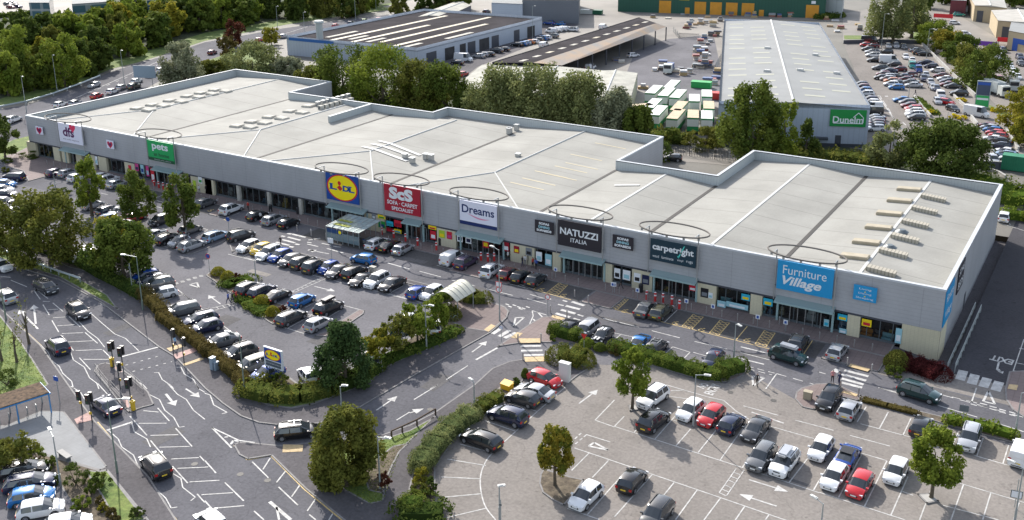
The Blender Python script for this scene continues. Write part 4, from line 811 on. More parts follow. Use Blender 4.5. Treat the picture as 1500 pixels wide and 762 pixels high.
# ------------------------------------------------------------------ CARS
PAINT = carpaint('grey')
def car_proto(kind):
    spec = dict(  # L, W, H, belt, hood z, nose z, rear glass base/top, windscreen top/base (from centre), tail z
        hatch=(4.1,1.76,1.48,.93,.93,.74,-1.98,-1.52,.35,1.15,.95), city=(3.6,1.66,1.50,.95,.95,.78,-1.72,-1.35,.35,1.10,.97),
        suv=(4.55,1.88,1.68,1.05,1.06,.88,-2.20,-1.75,.45,1.25,1.08), estate=(4.72,1.82,1.47,.92,.93,.74,-2.28,-1.85,.50,1.35,.95),
        saloon=(4.7,1.82,1.43,.93,.92,.72,-1.75,-.95,.45,1.30,.98), coupe=(4.35,1.82,1.34,.90,.90,.68,-1.85,-.75,.35,1.15,.95),
        mpv=(4.4,1.80,1.62,1.0,1.05,.80,-2.12,-1.85,.75,1.55,1.02), van=(4.45,1.84,1.84,1.08,1.15,.85,-2.21,-2.10,.80,1.45,1.15), bigvan=(5.9,2.0,2.55,1.25,1.30,.95,-2.94,-2.86,1.55,2.20,1.3))[kind]
    L, Wd, H, belt, hood, nose, rg0, rg1, ws1, ws0, tail = spec; w = Wd/2; h2 = L/2; van = kind in ('van', 'bigvan')
    # station: x, width factor, shoulder z, top half width, top z
    cw = w*(.80 if not van else .90)
    S = [(-h2,.86,.62,w*.70,.66),(-h2+.07,.96,tail-.12,w*.82,tail-.04),(rg0+.02,.985,belt,w*.86,tail+.02),(rg1,1,belt+.02,cw*.96,H-.07),(rg1+.25,1,belt+.01,cw,H-.01)]
    m0 = rg1+.25; m1 = ws1-.15; bp = m0+(m1-m0)*.45
    cab = ws1-1.0
    if van: S += [(cab-.05,1,belt,cw,H),(cab,1,belt,cw,H)]
    else: S += [(bp-.05,1,belt,cw,H),(bp+.05,1,belt,cw,H)]
    S += [(ws1-.12,1,belt-.01,cw*.98,H-.03),(ws1,1,belt-.01,cw*.95,H-.08),(ws0,.985,belt-.02,w*.83,hood+.02),(ws0+.28,.98,hood-.05,w*.84,hood+.01),(h2-.28,.95,nose-.04,w*.78,nose+.04),(h2-.08,.88,nose-.12,w*.70,nose-.06),(h2,.80,.5,w*.62,.56)]
    # ground clearance curve and rings
    ring = []
    for x, wf, zs, wt, zt in S:
        ww = w*wf; ring.append([(ww*.90,.20),(ww*.98,.34),(ww,.58),(ww*.985,max(.60,zs)),(wt,max(.62,zt-.05)),(wt*.80,zt),(0,zt+.03)])
    nS = len(S); gi = [i for i, s in enumerate(S)]
    iw1 = nS-6; iw0 = nS-5       # windscreen between these stations
    B = {'body': MB(), 'windscreen': MB(), 'rear_window': MB(), 'side_window_l': MB(), 'side_window_r': MB()}
    def addf(key, q, m=0):
        mb = B[key]; mb.quad(*q, m=m)
    vs = []; 
    for i in range(nS-1):
        for j in range(6):
            for sgn in (1, -1):
                a = (S[i][0], sgn*ring[i][j][0], ring[i][j][1]); b_ = (S[i+1][0], sgn*ring[i+1][j][0], ring[i+1][j][1])
                c = (S[i+1][0], sgn*ring[i+1][j+1][0], ring[i+1][j+1][1]); d = (S[i][0], sgn*ring[i][j+1][0], ring[i][j+1][1])
                q = [a,b_,c,d] if sgn < 0 else [d,c,b_,a]
                key = 'body'
                if i == iw1 and j >= 4: key = 'windscreen'
                elif i == 2 and j >= 4 and not van: key = 'rear_window'
                elif j == 3:
                    side = 'side_window_l' if sgn > 0 else 'side_window_r'
                    if not van and (3 <= i <= 4 or 6 <= i <= 7) : key = side
                    if van and 6 <= i <= 7: key = side
                    if i == iw1: key = side
                addf(key, q)
    for i, s in ((0, 1), (nS-1, -1)):
        pts = [(S[i][0], y, z) for y, z in ring[i]] + [(S[i][0], -y, z) for y, z in ring[i][::-1][1:]]
        B['body'].v += pts; k = len(B['body'].v)-len(pts); f = tuple(range(k, k+len(pts))); B['body'].f.append(f if s > 0 else f[::-1]); B['body'].m.append(0)
    # under body + wheel arches + bumpers trims, grille (dark)
    bm_ = B['body']; bm_.box(-h2+.15,-w*.88,.16,h2-.15,w*.88,.30,1)
    r = .33 if kind not in ('suv','bigvan') else .36
    xw = (h2-.82 if L > 4 else h2-.66); xr = -(h2-.80 if L > 4 else h2-.62)
    for x in (xw, xr):
        for s in (-1, 1):
            k = len(bm_.v); n = 14; bm_.v += [(x+math.cos(math.pi*i/(n-1))*(r+.07), s*(w+.004), .22+r*.2+math.sin(math.pi*i/(n-1))*(r+.04)) for i in range(n)]
            bm_.v += [(x-(r+.07), s*(w+.004), .18),(x+(r+.07), s*(w+.004), .18)]
            f = tuple(range(k, k+n+2)); bm_.f.append(f if s < 0 else f[::-1]); bm_.m.append(1)
    bm_.box(h2-.06,-w*.45,.34,h2+.012,w*.45,.50,1); bm_.box(h2-.10,-w*.35,nose-.24,h2-.015,w*.35,nose-.13,1)
    bm_.box(-h2-.012,-w*.6,.26,-h2+.05,w*.6,.36,1)
    if kind in ('suv','estate'):
        for s in (-1, 1): bm_.box(rg1+.3, s*cw*.86-.025, H-.01, ws1-.15, s*cw*.86+.025, H+.055, 1)
    if kind in ('suv',):
        for s in (-1, 1): bm_.box(xr+r+.08, s*w-.02, .25, xw-r-.08, s*w+.012, .40, 1)
    for key, mb in B.items(): pass
    bm2 = bmesh.new()
    def clean(mb, name, mats, sm):
        me = mb.mesh(name, mats); bb = bmesh.new(); bb.from_mesh(me); bmesh.ops.remove_doubles(bb, verts=bb.verts, dist=.0005)
        bmesh.ops.recalc_face_normals(bb, faces=bb.faces) if name != 'body' else None
        for f in bb.faces: f.smooth = sm and f.material_index == 0
        for e in bb.edges:
            if len(e.link_faces) == 2 and e.calc_face_angle(0) > R_(38): e.smooth = False
        bb.to_mesh(me); bb.free(); return me
    bm2.free()
    parts = []
    parts.append(('body', clean(bm_, 'body', [PAINT, M['black']], True), None, True))
    parts.append(('windscreen', clean(B['windscreen'], 'windscreen', [M['cglass']], False), None, False))
    if not van: parts.append(('rear_window', clean(B['rear_window'], 'rear_window', [M['cglass']], False), None, False))
    for k_ in ('side_window_l', 'side_window_r'): parts.append(('side_window', clean(B[k_], 'side_window', [M['cglass']], False), None, False))
    wm = MB(); rm = MB(); wm.tube((0,-.10,0),(0,.10,0), r, n=16); 
    for s in (-1, 1): rm.tube((0,s*.10,0),(0,s*.112,0), r*.66, n=12)
    for s in (-1, 1):
        for i in range(5):
            a = 2*math.pi*i/5+.3; rm.tube((math.cos(a)*r*.45,s*.113,math.sin(a)*r*.45),(math.cos(a)*r*.45,s*.116,math.sin(a)*r*.45), r*.13, n=6, m=1)
    wme = wm.mesh('wheel', [M['tyre']]); rme = rm.mesh('rim', [M['rim'], M['black']])
    for x in (xw, xr):
        for s in (-1, 1): parts.append(('wheel', wme, (x, s*(w-.075), r), False)); parts.append(('rim', rme, (x, s*(w-.075), r), False))
    def box_part(name, m, x0,y0,z0,x1,y1,z1): mb = MB(); mb.box(x0,y0,z0,x1,y1,z1); parts.append((name, mb.mesh(name, [m]), None, name == 'wing_mirror'))
    for s in (-1, 1):
        box_part('headlight', M['hl'], h2-.30, min(s*w*.58,s*w*.93), nose-.20, h2-.075, max(s*w*.58,s*w*.93), nose-.055)
        box_part('tail_light', M['tl'], -h2+.00, min(s*w*.66,s*w*.97), tail-.34, -h2+.16, max(s*w*.66,s*w*.97), tail-.12)
        box_part('wing_mirror', PAINT, ws0-.28, min(s*w*.95,s*(w+.19)), belt-.02, ws0-.12, max(s*w*.95,s*(w+.19)), belt+.13)
    box_part('number_plate', M['plate_w'], h2, -.26, .40, h2+.025, .26, .52); box_part('number_plate', M['plate_y'], -h2-.025, -.26, .52, -h2-.0, .26, .66)
    # single merged mesh for cars too small to show parts
    bb = bmesh.new(); mats = [PAINT]
    for name, me, loc, pt in parts:
        if name in ('wing_mirror',): continue
        t = me.copy()
        if loc: t.transform(Matrix.Translation(loc))
        idx = []
        for q in me.materials:
            if q not in mats: mats.append(q)
            idx.append(mats.index(q))
        mi = [idx[p.material_index] for p in t.polygons]; t.polygons.foreach_set('material_index', mi); bb.from_mesh(t); bpy.data.meshes.remove(t)
    far = bpy.data.meshes.new('far_'+kind); bb.to_mesh(far); bb.free()
    for q in mats: far.materials.append(q)
    return parts, far, spec
PROTO = {k: car_proto(k) for k in ('hatch','city','suv','estate','saloon','coupe','mpv','van','bigvan')}
TW = dict(hatch='hatchback', city='small hatchback', suv='SUV', estate='estate', saloon='saloon', coupe='coupe', mpv='people carrier', van='small van', bigvan='panel van')
TN = dict(hatch='hatchback_car', city='city_car', suv='suv_car', estate='estate_car', saloon='saloon_car', coupe='coupe_car', mpv='mpv_car', van='small_van', bigvan='panel_van')
NCAR = 0
def set_paint(o, k):
    o.material_slots[0].link = 'OBJECT'; o.material_slots[0].material = carpaint(k)
def car(px, py, color, kind, heading, label, group=None, far=False, z=0.0, extra=None, zc=.75):
    global NCAR; NCAR += 1
    g = G(px, py, zc+z); parts, fm, spec = PROTO[kind]; cat = 'van' if 'van' in kind else 'car'
    hd = R_(heading+rng.uniform(-1.5, 1.5))
    if far:
        o = link(TN[kind], fm); set_paint(o, color); o.location = (g.x, g.y, z+.03); o.rotation_euler[2] = hd; tag(o, label, cat, group); return o
    o = empty(TN[kind], (g.x, g.y, z+.03), hd, label, cat, group)
    for name, me, loc, pt in parts:
        c = link(name, me, o if name != 'rim' else last)
        if name == 'wheel': last = c
        if loc and name != 'rim': c.location = loc
        if pt: set_paint(c, color)
    H = spec[2]
    if extra == 'box':
        m = MB(); m.box(-1.0,-.4,H+.08,.9,.4,H+.40); m.box(.9,-.36,H+.10,1.1,.36,H+.30); m.build('roof_box', carpaint('black' if color == 'black' else 'silver'), o)
    if extra == 'blackroof':
        m = MB(); m.box(-1.0,-.62,H+.02,.2,.62,H+.045); m.build('soft_top', M['black'], o)
    if extra == 'stripes':
        m = MB()
        for s in (-.22, .22): m.box(1.3,s-.12,spec[4]+.02,2.0,s+.12,spec[4]+.05); m.box(-.6,s-.12,H+.02,.2,s+.12,H+.05)
        m.build('stripe', carpaint('white'), o)
    if extra == 'bikes':
        m = MB(); m.box(-.9,-.5,H+.05,.5,-.44,H+.12); m.box(-.9,.44,H+.05,.5,.5,H+.12); m.box(-.3,-.6,H+.05,-.24,.6,H+.14); m.build('roof_rack', M['steel'], o)
    return o
def pile(lst): return lst
def row(desc, end, heading, cars, group, far=False, z=0.0):
    for i, c in enumerate(cars):
        k, x, y, colr, kind = c[:5]; hd = heading; ex = None; note = ''
        for e in c[5:]:
            if isinstance(e, (int, float)): hd = e
            elif e in ('box','blackroof','stripes','bikes'): ex = e
            else: note = ' '+e
        px, py = T(k, x, y); cw_ = CWORD.get(colr, colr)
        if ex == 'box': note = ' with roof box'
        if ex == 'blackroof': note = ' with a black roof'
        if ex == 'stripes': note = ' with white stripes'
        lab = '%s %s%s, %s %s %s' % (cw_, TW[kind], note, ordn(i), end, desc)
        car(px, py, colr, kind, hd, lab, group, far, z, ex)
FL = 'from left in'
row('the bays along the shop fronts', FL, 91, [('E',612,85,'purple','hatch'),('E',745,92,'silver','hatch'),('E',850,140,'white','hatch'),('E',1110,135,'white','hatch'),('E',1178,172,'white','suv'),('E',1280,212,'silver','hatch'),
    ('F',905,118,'grey','hatch'),('F',1185,190,'white','suv'),('L5',720,135,'black','hatch'),('L5',945,188,'silver','estate'),('L5',1150,240,'black','hatch'),('L8',965,232,'white','estate'),('L8',1130,268,'black','saloon'),('L8',1315,312,'silver','hatch'),
    ('M',165,430,'white','van'),('M',318,472,'purple','suv'),('M',600,560,'white','suv'),('M',782,590,'dark_red','hatch'),('M',920,622,'black','hatch'),('M',1085,655,'dark_grey','hatch'),('23',172,308,'grey','saloon'),('23',262,322,'olive','estate'),('23',1025,500,'dark_grey','suv'),('24',103,545,'silver','hatch',88)], 'cars nosed up to the shop fronts')
row('upper bays by the slim trees', FL, 90, [('E',1010,440,'silver','hatch'),('E',1190,498,'navy','estate'),('E',1300,518,'white','hatch',-90),('F',140,272,'red','hatch'),('F',415,310,'dark_grey','mpv',-90),('F',740,410,'grey','hatch'),('F',1015,482,'pale_blue','estate',88)], 'cars in the upper left bays')
row('the lower bays by the slim trees', FL, 90, [('E',1190,590,'pale_blue','hatch'),('F',-15,350,'white','hatch'),('F',335,465,'silver','coupe',-90),('F',500,508,'black','estate'),('F',615,545,'silver','city',-90),('F',755,582,'silver','estate',86)], 'cars in the upper left bays')
row('the long row opposite the trolley shelter', FL, 90, [('L5',600,558,'white','hatch',-90),('L5',772,600,'yellow','city',-90),('L5',882,655,'white','suv',-90),('L5',1030,685,'royal','hatch',-90),('21',478,38,'dark_grey','hatch',-90),('21',548,50,'dark_grey','suv'),('21',615,72,'dark_grey','suv'),('21',690,80,'royal','city',-90),('21',748,98,'dark_grey','saloon',-90),
    ('21',836,108,'black','suv'),('21',875,145,'black','coupe',-90),('21',962,152,'white','suv',-90),('21',1045,170,'black','saloon',-90),('D',392,195,'royal','hatch'),('D',540,205,'white','hatch',-90)], 'cars in the long row of the left car park')
row('island bays by the round shrubs', FL, 90, [('A',485,315,'dark_grey','suv'),('A',625,335,'navy','estate'),('A',795,382,'black','coupe'),('A',1065,435,'blue','hatch'),('A',1355,520,'black','suv','box')], 'cars on the island bays')
row('the front island bays by the kerb', FL, 88, [('A',945,622,'dark_grey','estate'),('A',1240,692,'silver','hatch')], 'cars on the island bays')
row('the slanted row behind the brown hedge', FL, -120, [('L3',1120,630,'navy','estate',-118),('L3',1190,700,'white','van',-118),('L7',600,215,'royal','hatch',-122),('L7',650,278,'navy','estate',-120),('L7',765,330,'grey','suv',-120),('L7',825,455,'white','hatch',-118),
    ('B',360,168,'grey','mpv',-117),('B',545,270,'navy','estate',-115),('B',612,352,'navy','hatch',-114),('B',780,508,'grey','saloon',-112),('B',970,645,'dark_grey','suv',-108),('21',270,620,'beige','mpv',-106),('21',350,668,'royal','hatch',-104)], 'cars along the brown hedge')
row('the bays behind the totem sign and pine', FL, 150, [('C',530,358,'white','city',150),('C',715,350,'white','hatch',150),('C',1230,180,'white','hatch',140),('D',290,480,'silver','hatch',130),('D',585,570,'white','hatch',120)], 'cars in the lower bays of the left car park')
row('the far left edge of the car park', 'from top at', 30, [('E',150,140,'navy','mpv',200),('E',55,212,'blue','hatch'),('E',25,275,'white','hatch'),('E',60,325,'navy','saloon'),('E',50,408,'navy','hatch'),('E',40,485,'dark_grey','estate'),('E',60,560,'white','estate')], 'cars along the left edge')
row('middle row above clipped hedge', FL, -90, [('22',900,408,'black','hatch',90),('22',988,425,'silver','mpv'),('22',1078,460,'black','city','stripes'),('23',135,500,'blue','coupe'),('23',235,522,'black','hatch',90,'bikes'),('23',550,592,'navy','hatch')], 'cars above the clipped hedge')
row('the row under the curved lane', 'from the top in', 179, [('22',755,698,'red','hatch',-8),('32',698,38,'silver','saloon',178),('32',630,75,'dark_grey','hatch',178),('32',548,175,'navy','suv',177),('32',398,305,'black','estate',176)], 'cars along the curved hedge')
row('upper double row, right lot', FL, -92, [('33',215,72,'white','suv',-97),('33',220,200,'black','suv',84),('33',425,140,'white','hatch',-97),('33',540,172,'red','hatch',-95),('33',655,215,'navy','hatch',86),('33',790,245,'dark_grey','saloon'),('33',820,405,'grey','suv'),('33',950,435,'white','suv','box'),('P',1203,655,'white','hatch'),('34',160,392,'royal','coupe',88,'blackroof'),('34',85,512,'white','hatch','tall'),('34',228,555,'red','hatch'),('34',430,482,'white','hatch')], 'cars in the right car park')
row('the lower rows of the right lot', FL, 92, [('32',985,618,'white','hatch',-93),('33',100,530,'black','hatch',90),('33',235,725,'dark_grey','suv',-92)], 'cars in the right car park')
row('the top bays of the right lot', FL, 90, [('34',55,80,'black','suv',-93),('34',170,135,'silver','hatch',88),('34',570,228,'black','hatch',88),('34',840,298,'silver','suv',-90),('34',1130,385,'white','van',88)], 'cars in the right car park')
row('the bottom left corner bays', 'from the top in', 50, [('30',130,475,'black','estate'),('30',165,545,'navy','estate'),('30',175,622,'blue','hatch'),('30',225,692,'white','hatch'),('30',378,775,'white','hatch')], 'cars in the bottom left corner', z=.11)
def moving(lab, k, x, y, colr, kind, f, ex=None, far=False):
    """f = (x0,y0,x1,y1): rear and front on the photo, used only for the direction of travel"""
    a = GT(k, f[0], f[1], .6); b_ = GT(k, f[2], f[3], .6); car(*T(k, x, y), colr, kind, math.degrees(math.atan2(b_.y-a.y, b_.x-a.x)), lab, None, far, 0, ex)
moving('bright blue hatchback driving along the road in front of the trolley shelter', 'L8', 768, 450, 'blue', 'hatch', (930,480,620,420))
moving('dark grey SUV turning out past the blue round sign', 'F', 1290, 478, 'dark_grey', 'suv', (1180,500,1400,440))
moving('dark green SUV with a roof box driving past the empty hatched bays', '23', 970, 572, 'dark_green', 'suv', (880,550,1060,605), 'box')
moving('dark green SUV passing the dark red shrubs at the building corner', '34', 558, 45, 'dark_green', 'suv', (460,20,650,75))
moving('white estate entering the main road at the left picture edge', '20', 0, 68, 'white', 'estate', (-80,30,30,75))
moving('dark people carrier leading down the main road', '20', 255, 190, 'dark_grey', 'mpv', (200,165,300,210))
moving('silver SUV driving away at the left picture edge', '20', 25, 242, 'silver', 'suv', (50,262,-20,225))
moving('black SUV following down the main road beside the zigzag line', '20', 437, 325, 'black', 'suv', (395,295,475,350))
moving('navy SUV driving away beside the hatched centre of the main road', '20', 320, 515, 'navy', 'suv', (355,545,280,480))
moving('navy saloon driving away past the traffic island', '30', 588, 115, 'navy', 'saloon', (630,140,545,80))
moving('black SUV driving away in the lower main road', '30', 868, 450, 'black', 'suv', (910,490,830,405))
moving('white hatchback cut off by the bottom edge on the main road', '30', 1180, 765, 'white', 'hatch', (1220,800,1140,730))
moving('black estate turning into the access road behind the big roadside tree', '31', 515, 258, 'black', 'estate', (445,260,590,245), 'bikes')
car(*T('13', 322, 192), 'black', 'hatch', 200, 'black hatchback alone in the yard behind the building')
car(1471, 316, 'white', 'hatch', 92, 'white hatchback parked beside the building at the right picture edge')
# ---- far cars, a few pixels each
F1 = 'the far car park'
row('left column of the far car park', 'from top in the', 200, [('U1',320,172,'red','city'),('U1',445,190,'dark_red','hatch'),('U1',365,242,'dark_grey','hatch'),('U1',440,290,'silver','estate'),('U1',455,345,'white','estate'),('U1',665,300,'black','suv'),('U1',480,430,'black','saloon'),('U1',570,560,'grey','estate'),('U1',810,500,'dark_grey','hatch'),('U1',725,612,'navy','saloon'),('U1',900,580,'dark_red','hatch'),('U1',625,665,'dark_red','hatch'),('U1',1075,668,'dark_red','hatch'),('U1',700,705,'silver','hatch'),('U1',970,705,'navy','saloon'),('U3',590,30,'black','hatch'),('U3',800,12,'dark_grey','saloon'),
    ('U3',690,50,'silver','hatch'),('U3',1010,58,'dark_red','saloon'),('U3',760,85,'orange','hatch'),('U3',1080,105,'grey','saloon'),('U3',760,140,'white','hatch'),('U3',830,125,'dark_grey','hatch'),('U3',1135,160,'silver','saloon'),('U3',845,195,'blue','hatch')], 'cars in the far car park', far=True)
row('top edge of the far car park', 'from the left at the', -72, [('U1',710,195,'silver','hatch'),('U1',838,190,'silver','suv'),('U1',968,208,'grey','hatch'),('U1',1185,262,'silver','saloon',20),('U1',1245,310,'black','suv',20),('U1',1310,325,'black','saloon',20)], 'cars in the far car park', far=True)
row('middle lane of the far car park', 'from top in the', -72, [('U1',1000,375,'white','hatch'),('U1',1110,435,'white','hatch'),('U1',1340,680,'silver','hatch'),('U3',1300,50,'navy','suv'),('U3',1420,110,'silver','hatch'),('U3',1465,195,'silver','saloon'),('U4',20,215,'navy','hatch'),('U4',95,335,'white','van'),('U4',40,430,'silver','hatch'),('U4',190,445,'red','hatch',-20),('U4',300,560,'black','hatch',-50)], 'cars in the far car park', far=True)
row('right column of the far car park', 'from top in the', 200, [('U1',1340,470,'navy','saloon'),('U1',1430,530,'navy','hatch'),('U2',40,600,'white','hatch'),('U2',110,690,'dark_red','saloon'),('U4',180,50,'white','saloon'),('U4',225,95,'navy','saloon'),('U4',230,145,'dark_red','saloon'),('U4',305,175,'dark_grey','saloon'),('U4',400,300,'black','suv')], 'cars in the far car park', far=True)
row('far lower column above the oak', 'from top in the', 205, [('U3',950,405,'blue','saloon'),('U3',1030,445,'grey','hatch'),('U3',1085,500,'dark_red','saloon'),('U3',1130,555,'red','hatch'),('U3',1150,600,'white','hatch'),('U3',1165,650,'white','estate'),('U3',1180,705,'dark_grey','hatch')], 'cars in the far car park', far=True)
row('column beside the pale shed wall', 'from top in the', 205, [('U3',240,150,'navy','hatch'),('U3',265,190,'dark_red','hatch'),('U3',300,245,'blue','hatch'),('U3',335,300,'white','hatch'),('U3',395,400,'purple','hatch'),('U3',425,450,'white','hatch'),('U3',450,520,'white','van'),('U3',460,600,'dark_grey','van'),('U3',480,710,'white','saloon'),('U5',485,20,'navy','saloon'),('U5',490,60,'silver','hatch'),('U5',500,105,'dark_red','hatch'),('U5',505,150,'navy','hatch'),('U5',500,195,'white','hatch')], 'cars beside the pale shed', far=True)
row('right hand row before the yellow bushes', 'from top in the', 172, [('U6',880,155,'dark_red','hatch'),('U6',925,185,'silver','hatch'),('U6',975,225,'blue','hatch'),('U6',1020,275,'red','hatch'),('U6',1065,320,'red','hatch'),('U6',1000,375,'white','saloon'),('U6',1110,405,'dark_grey','saloon'),('U6',1115,490,'navy','estate'),('U6',1200,585,'white','saloon'),('U6',1200,640,'pale_blue','estate'),('U6',1290,710,'white','saloon'),('U6',975,735,'silver','suv',-75)], 'cars before the yellow bushes', far=True)
row('yard at the top right edge', 'from top in the', -72, [('04',755,125,'white','hatch',10),('04',815,185,'white','hatch',5),('04',1025,278,'navy','suv'),('04',962,292,'white','hatch'),('04',1120,318,'navy','suv'),('04',1125,352,'dark_grey','hatch'),('04',1042,347,'white','hatch'),('04',1065,365,'white','hatch'),('04',1085,398,'white','hatch'),('04',1105,425,'white','hatch'),('04',1005,437,'red','hatch'),('04',780,80,'teal','suv',15)], 'cars in the top right yard', far=True)
car(*T('04',390,330), 'white', 'bigvan', 20, 'white panel van parked among the cars near the willows', far=True, zc=1.2)
car(*T('04',878,622), 'white', 'bigvan', -22, 'large white panel van crossing in front of the green totem', far=True, zc=1.2)
car(*T('04',1000,320), 'white', 'bigvan', 5, 'white panel van behind the right hand trees in the far yard', far=True, zc=1.2)
car(*T('04',285,222), 'black', 'bigvan', 10, 'black panel van at the top corner of the far car park', far=True, zc=1.2)
car(*T('04',520,360), 'teal', 'van', -72, 'teal small van in the middle of the far car park', far=True, zc=1.0)
car(*T('04',555,380), 'royal', 'van', -72, 'royal blue small van behind the teal van in the far car park', far=True, zc=1.0)
a = G(0,160); c = G(233.6,84); RH = math.degrees(math.atan2(c.y-a.y, c.x-a.x))
row('dual carriageway behind the building', 'from the left on the', RH, [('00',75,665,'white','suv'),('00',335,580,'white','hatch'),('00',420,572,'silver','hatch'),('00',540,532,'red','hatch'),('00',627,507,'white','hatch'),('00',680,484,'silver','hatch'),('00',748,480,'dark_grey','suv'),('00',762,450,'white','hatch'),('00',845,412,'silver','suv'),('00',900,388,'white','hatch'),('00',525,472,'silver','hatch',RH+180),
    ('01',42,290,'dark_red','hatch'),('01',305,220,'red','hatch'),('01',440,200,'silver','hatch'),('01',730,142,'red','hatch'),('01',818,130,'navy','suv'),('01',895,117,'green','suv'),('01',972,106,'red','hatch'),('01',1048,94,'silver','suv')], 'cars queueing on the dual carriageway', far=True)
a = G(612,100); c = G(794,50); WH = math.degrees(math.atan2(c.y-a.y, c.x-a.x))
row('row along the blue grey workshop', 'from left in the', WH+95, [('02',265,347,'black','hatch'),('02',300,328,'white','bigvan',WH-85),('02',385,310,'silver','hatch'),('02',412,302,'silver','hatch'),('02',440,300,'black','hatch'),('02',485,282,'dark_grey','suv'),('02',525,273,'black','hatch'),('02',598,247,'black','hatch'),('02',625,243,'blue','hatch'),('02',645,238,'pale_blue','hatch'),('02',668,233,'orange','hatch'),('02',690,230,'white','hatch'),('02',715,220,'black','hatch'),('02',735,213,'blue','suv'),('02',762,208,'white','hatch'),('02',797,200,'grey','suv'),
    ('02',790,172,'white','van'),('02',822,166,'white','van'),('02',850,162,'white','van'),('02',878,160,'white','hatch'),('02',910,164,'white','suv'),('02',778,128,'royal','suv'),('02',840,132,'blue','hatch'),('02',545,97,'grey','suv'),('02',720,118,'white','hatch'),('02',580,108,'silver','hatch')], 'cars at the blue grey workshop', far=True)
row('works yard by the long shed', 'from left in the', WH, [('02',300,410,'red','hatch'),('02',750,250,'white','van'),('02',1080,150,'white','van'),('02',1010,375,'white','van'),('02',430,62,'navy','hatch'),('03',105,306,'white','hatch',60),('03',880,0,'white','hatch')], 'cars in the works yard', far=True)
row('office car park at top left', 'from left in the', 20, [('00',45,20,'grey','hatch'),('00',70,15,'dark_grey','hatch'),('00',62,38,'dark_red','hatch'),('00',95,35,'purple','suv'),('00',525,97,'white','suv'),('01',400,5,'silver','hatch')], 'cars by the glass office', far=True)
# ------------------------------------------------------------------ VEGETATION
LEAFM = {}
def leafmat(name, c, c2):
    if name in LEAFM: return LEAFM[name]
    m = bpy.data.materials.new('leaves_'+name); m.use_nodes = True; N = m.node_tree.nodes; L = m.node_tree.links; b = N['Principled BSDF']
    b.inputs['Roughness'].default_value = .8; b.inputs['Specular IOR Level'].default_value = .04
    at = N.new('ShaderNodeAttribute'); at.attribute_name = 'tint'; mx = N.new('ShaderNodeMix'); mx.data_type = 'RGBA'
    mx.inputs['A'].default_value = (*c, 1); mx.inputs['B'].default_value = (*c2, 1); L.new(at.outputs['Fac'], mx.inputs['Factor'])
    L.new(mx.outputs['Result'], b.inputs['Base Color'])
    tr = N.new('ShaderNodeBsdfTranslucent'); L.new(mx.outputs['Result'], tr.inputs['Color']); ms = N.new('ShaderNodeMixShader'); ms.inputs[0].default_value = .30
    L.new(b.outputs[0], ms.inputs[1]); L.new(tr.outputs[0], ms.inputs[2]); L.new(ms.outputs[0], N['Material Output'].inputs['Surface'])
    LEAFM[name] = m; return m
LM = dict(dark=((.040,.065,.016),(.10,.14,.030)), mid=((.055,.09,.018),(.14,.18,.035)), bright=((.085,.135,.02),(.21,.26,.04)), yellow=((.13,.15,.022),(.30,.27,.035)), olive=((.075,.095,.022),(.18,.19,.04)),
          willow=((.10,.13,.05),(.24,.27,.11)), silver=((.13,.155,.095),(.29,.32,.21)), pine=((.030,.060,.025),(.075,.125,.04)), copper=((.06,.020,.015),(.13,.045,.025)), brown=((.080,.066,.022),(.165,.125,.042)), maroon=((.05,.014,.014),(.13,.03,.03)), flower=((.45,.36,.02),(.7,.58,.03)), autumn=((.085,.12,.02),(.30,.24,.035)))
for k, (a, c) in LM.items():
    q_ = (1.20, 1.12, 1.05) if k not in ('maroon','copper','flower','brown') else (1.1,1.1,1.1)
    leafmat(k, tuple(u*v for u, v in zip(a, q_)), tuple(u*v for u, v in zip(c, q_)))
def leaf_mesh(name, P, T_, size, seed, mk, up=.35, nrm=None, elong=1.5):
    """one mesh of small leaf-sized faces at points P with tint T_"""
    r = np.random.default_rng(seed); n = len(P)
    d = r.normal(size=(n, 3)) + (nrm*1.1 if nrm is not None else 0); d[:, 2] += up; d /= np.linalg.norm(d, axis=1)[:, None]
    a = np.cross(d, r.normal(size=(n, 3))); a /= np.linalg.norm(a, axis=1)[:, None]; b_ = np.cross(d, a)
    s = size*r.uniform(.6, 1.35, size=(n, 1)); a *= s*elong*.5; b_ *= s*.5
    V = np.empty((n, 4, 3)); V[:, 0] = P-a; V[:, 1] = P-b_*.9+a*.1; V[:, 2] = P+a; V[:, 3] = P+b_*.9+a*.1
    me = bpy.data.meshes.new(name); me.vertices.add(4*n); me.vertices.foreach_set('co', V.reshape(-1).astype(np.float32))
    me.loops.add(4*n); me.loops.foreach_set('vertex_index', np.arange(4*n, dtype=np.int32))
    me.polygons.add(n); me.polygons.foreach_set('loop_start', np.arange(0, 4*n, 4, dtype=np.int32)); me.polygons.foreach_set('loop_total', np.full(n, 4, dtype=np.int32))
    me.materials.append(LEAFM[mk]); me.update(calc_edges=True)
    at = me.attributes.new('tint', 'FLOAT', 'POINT'); at.data.foreach_set('value', np.repeat(np.clip(T_, 0, 1), 4).astype(np.float32)); return me
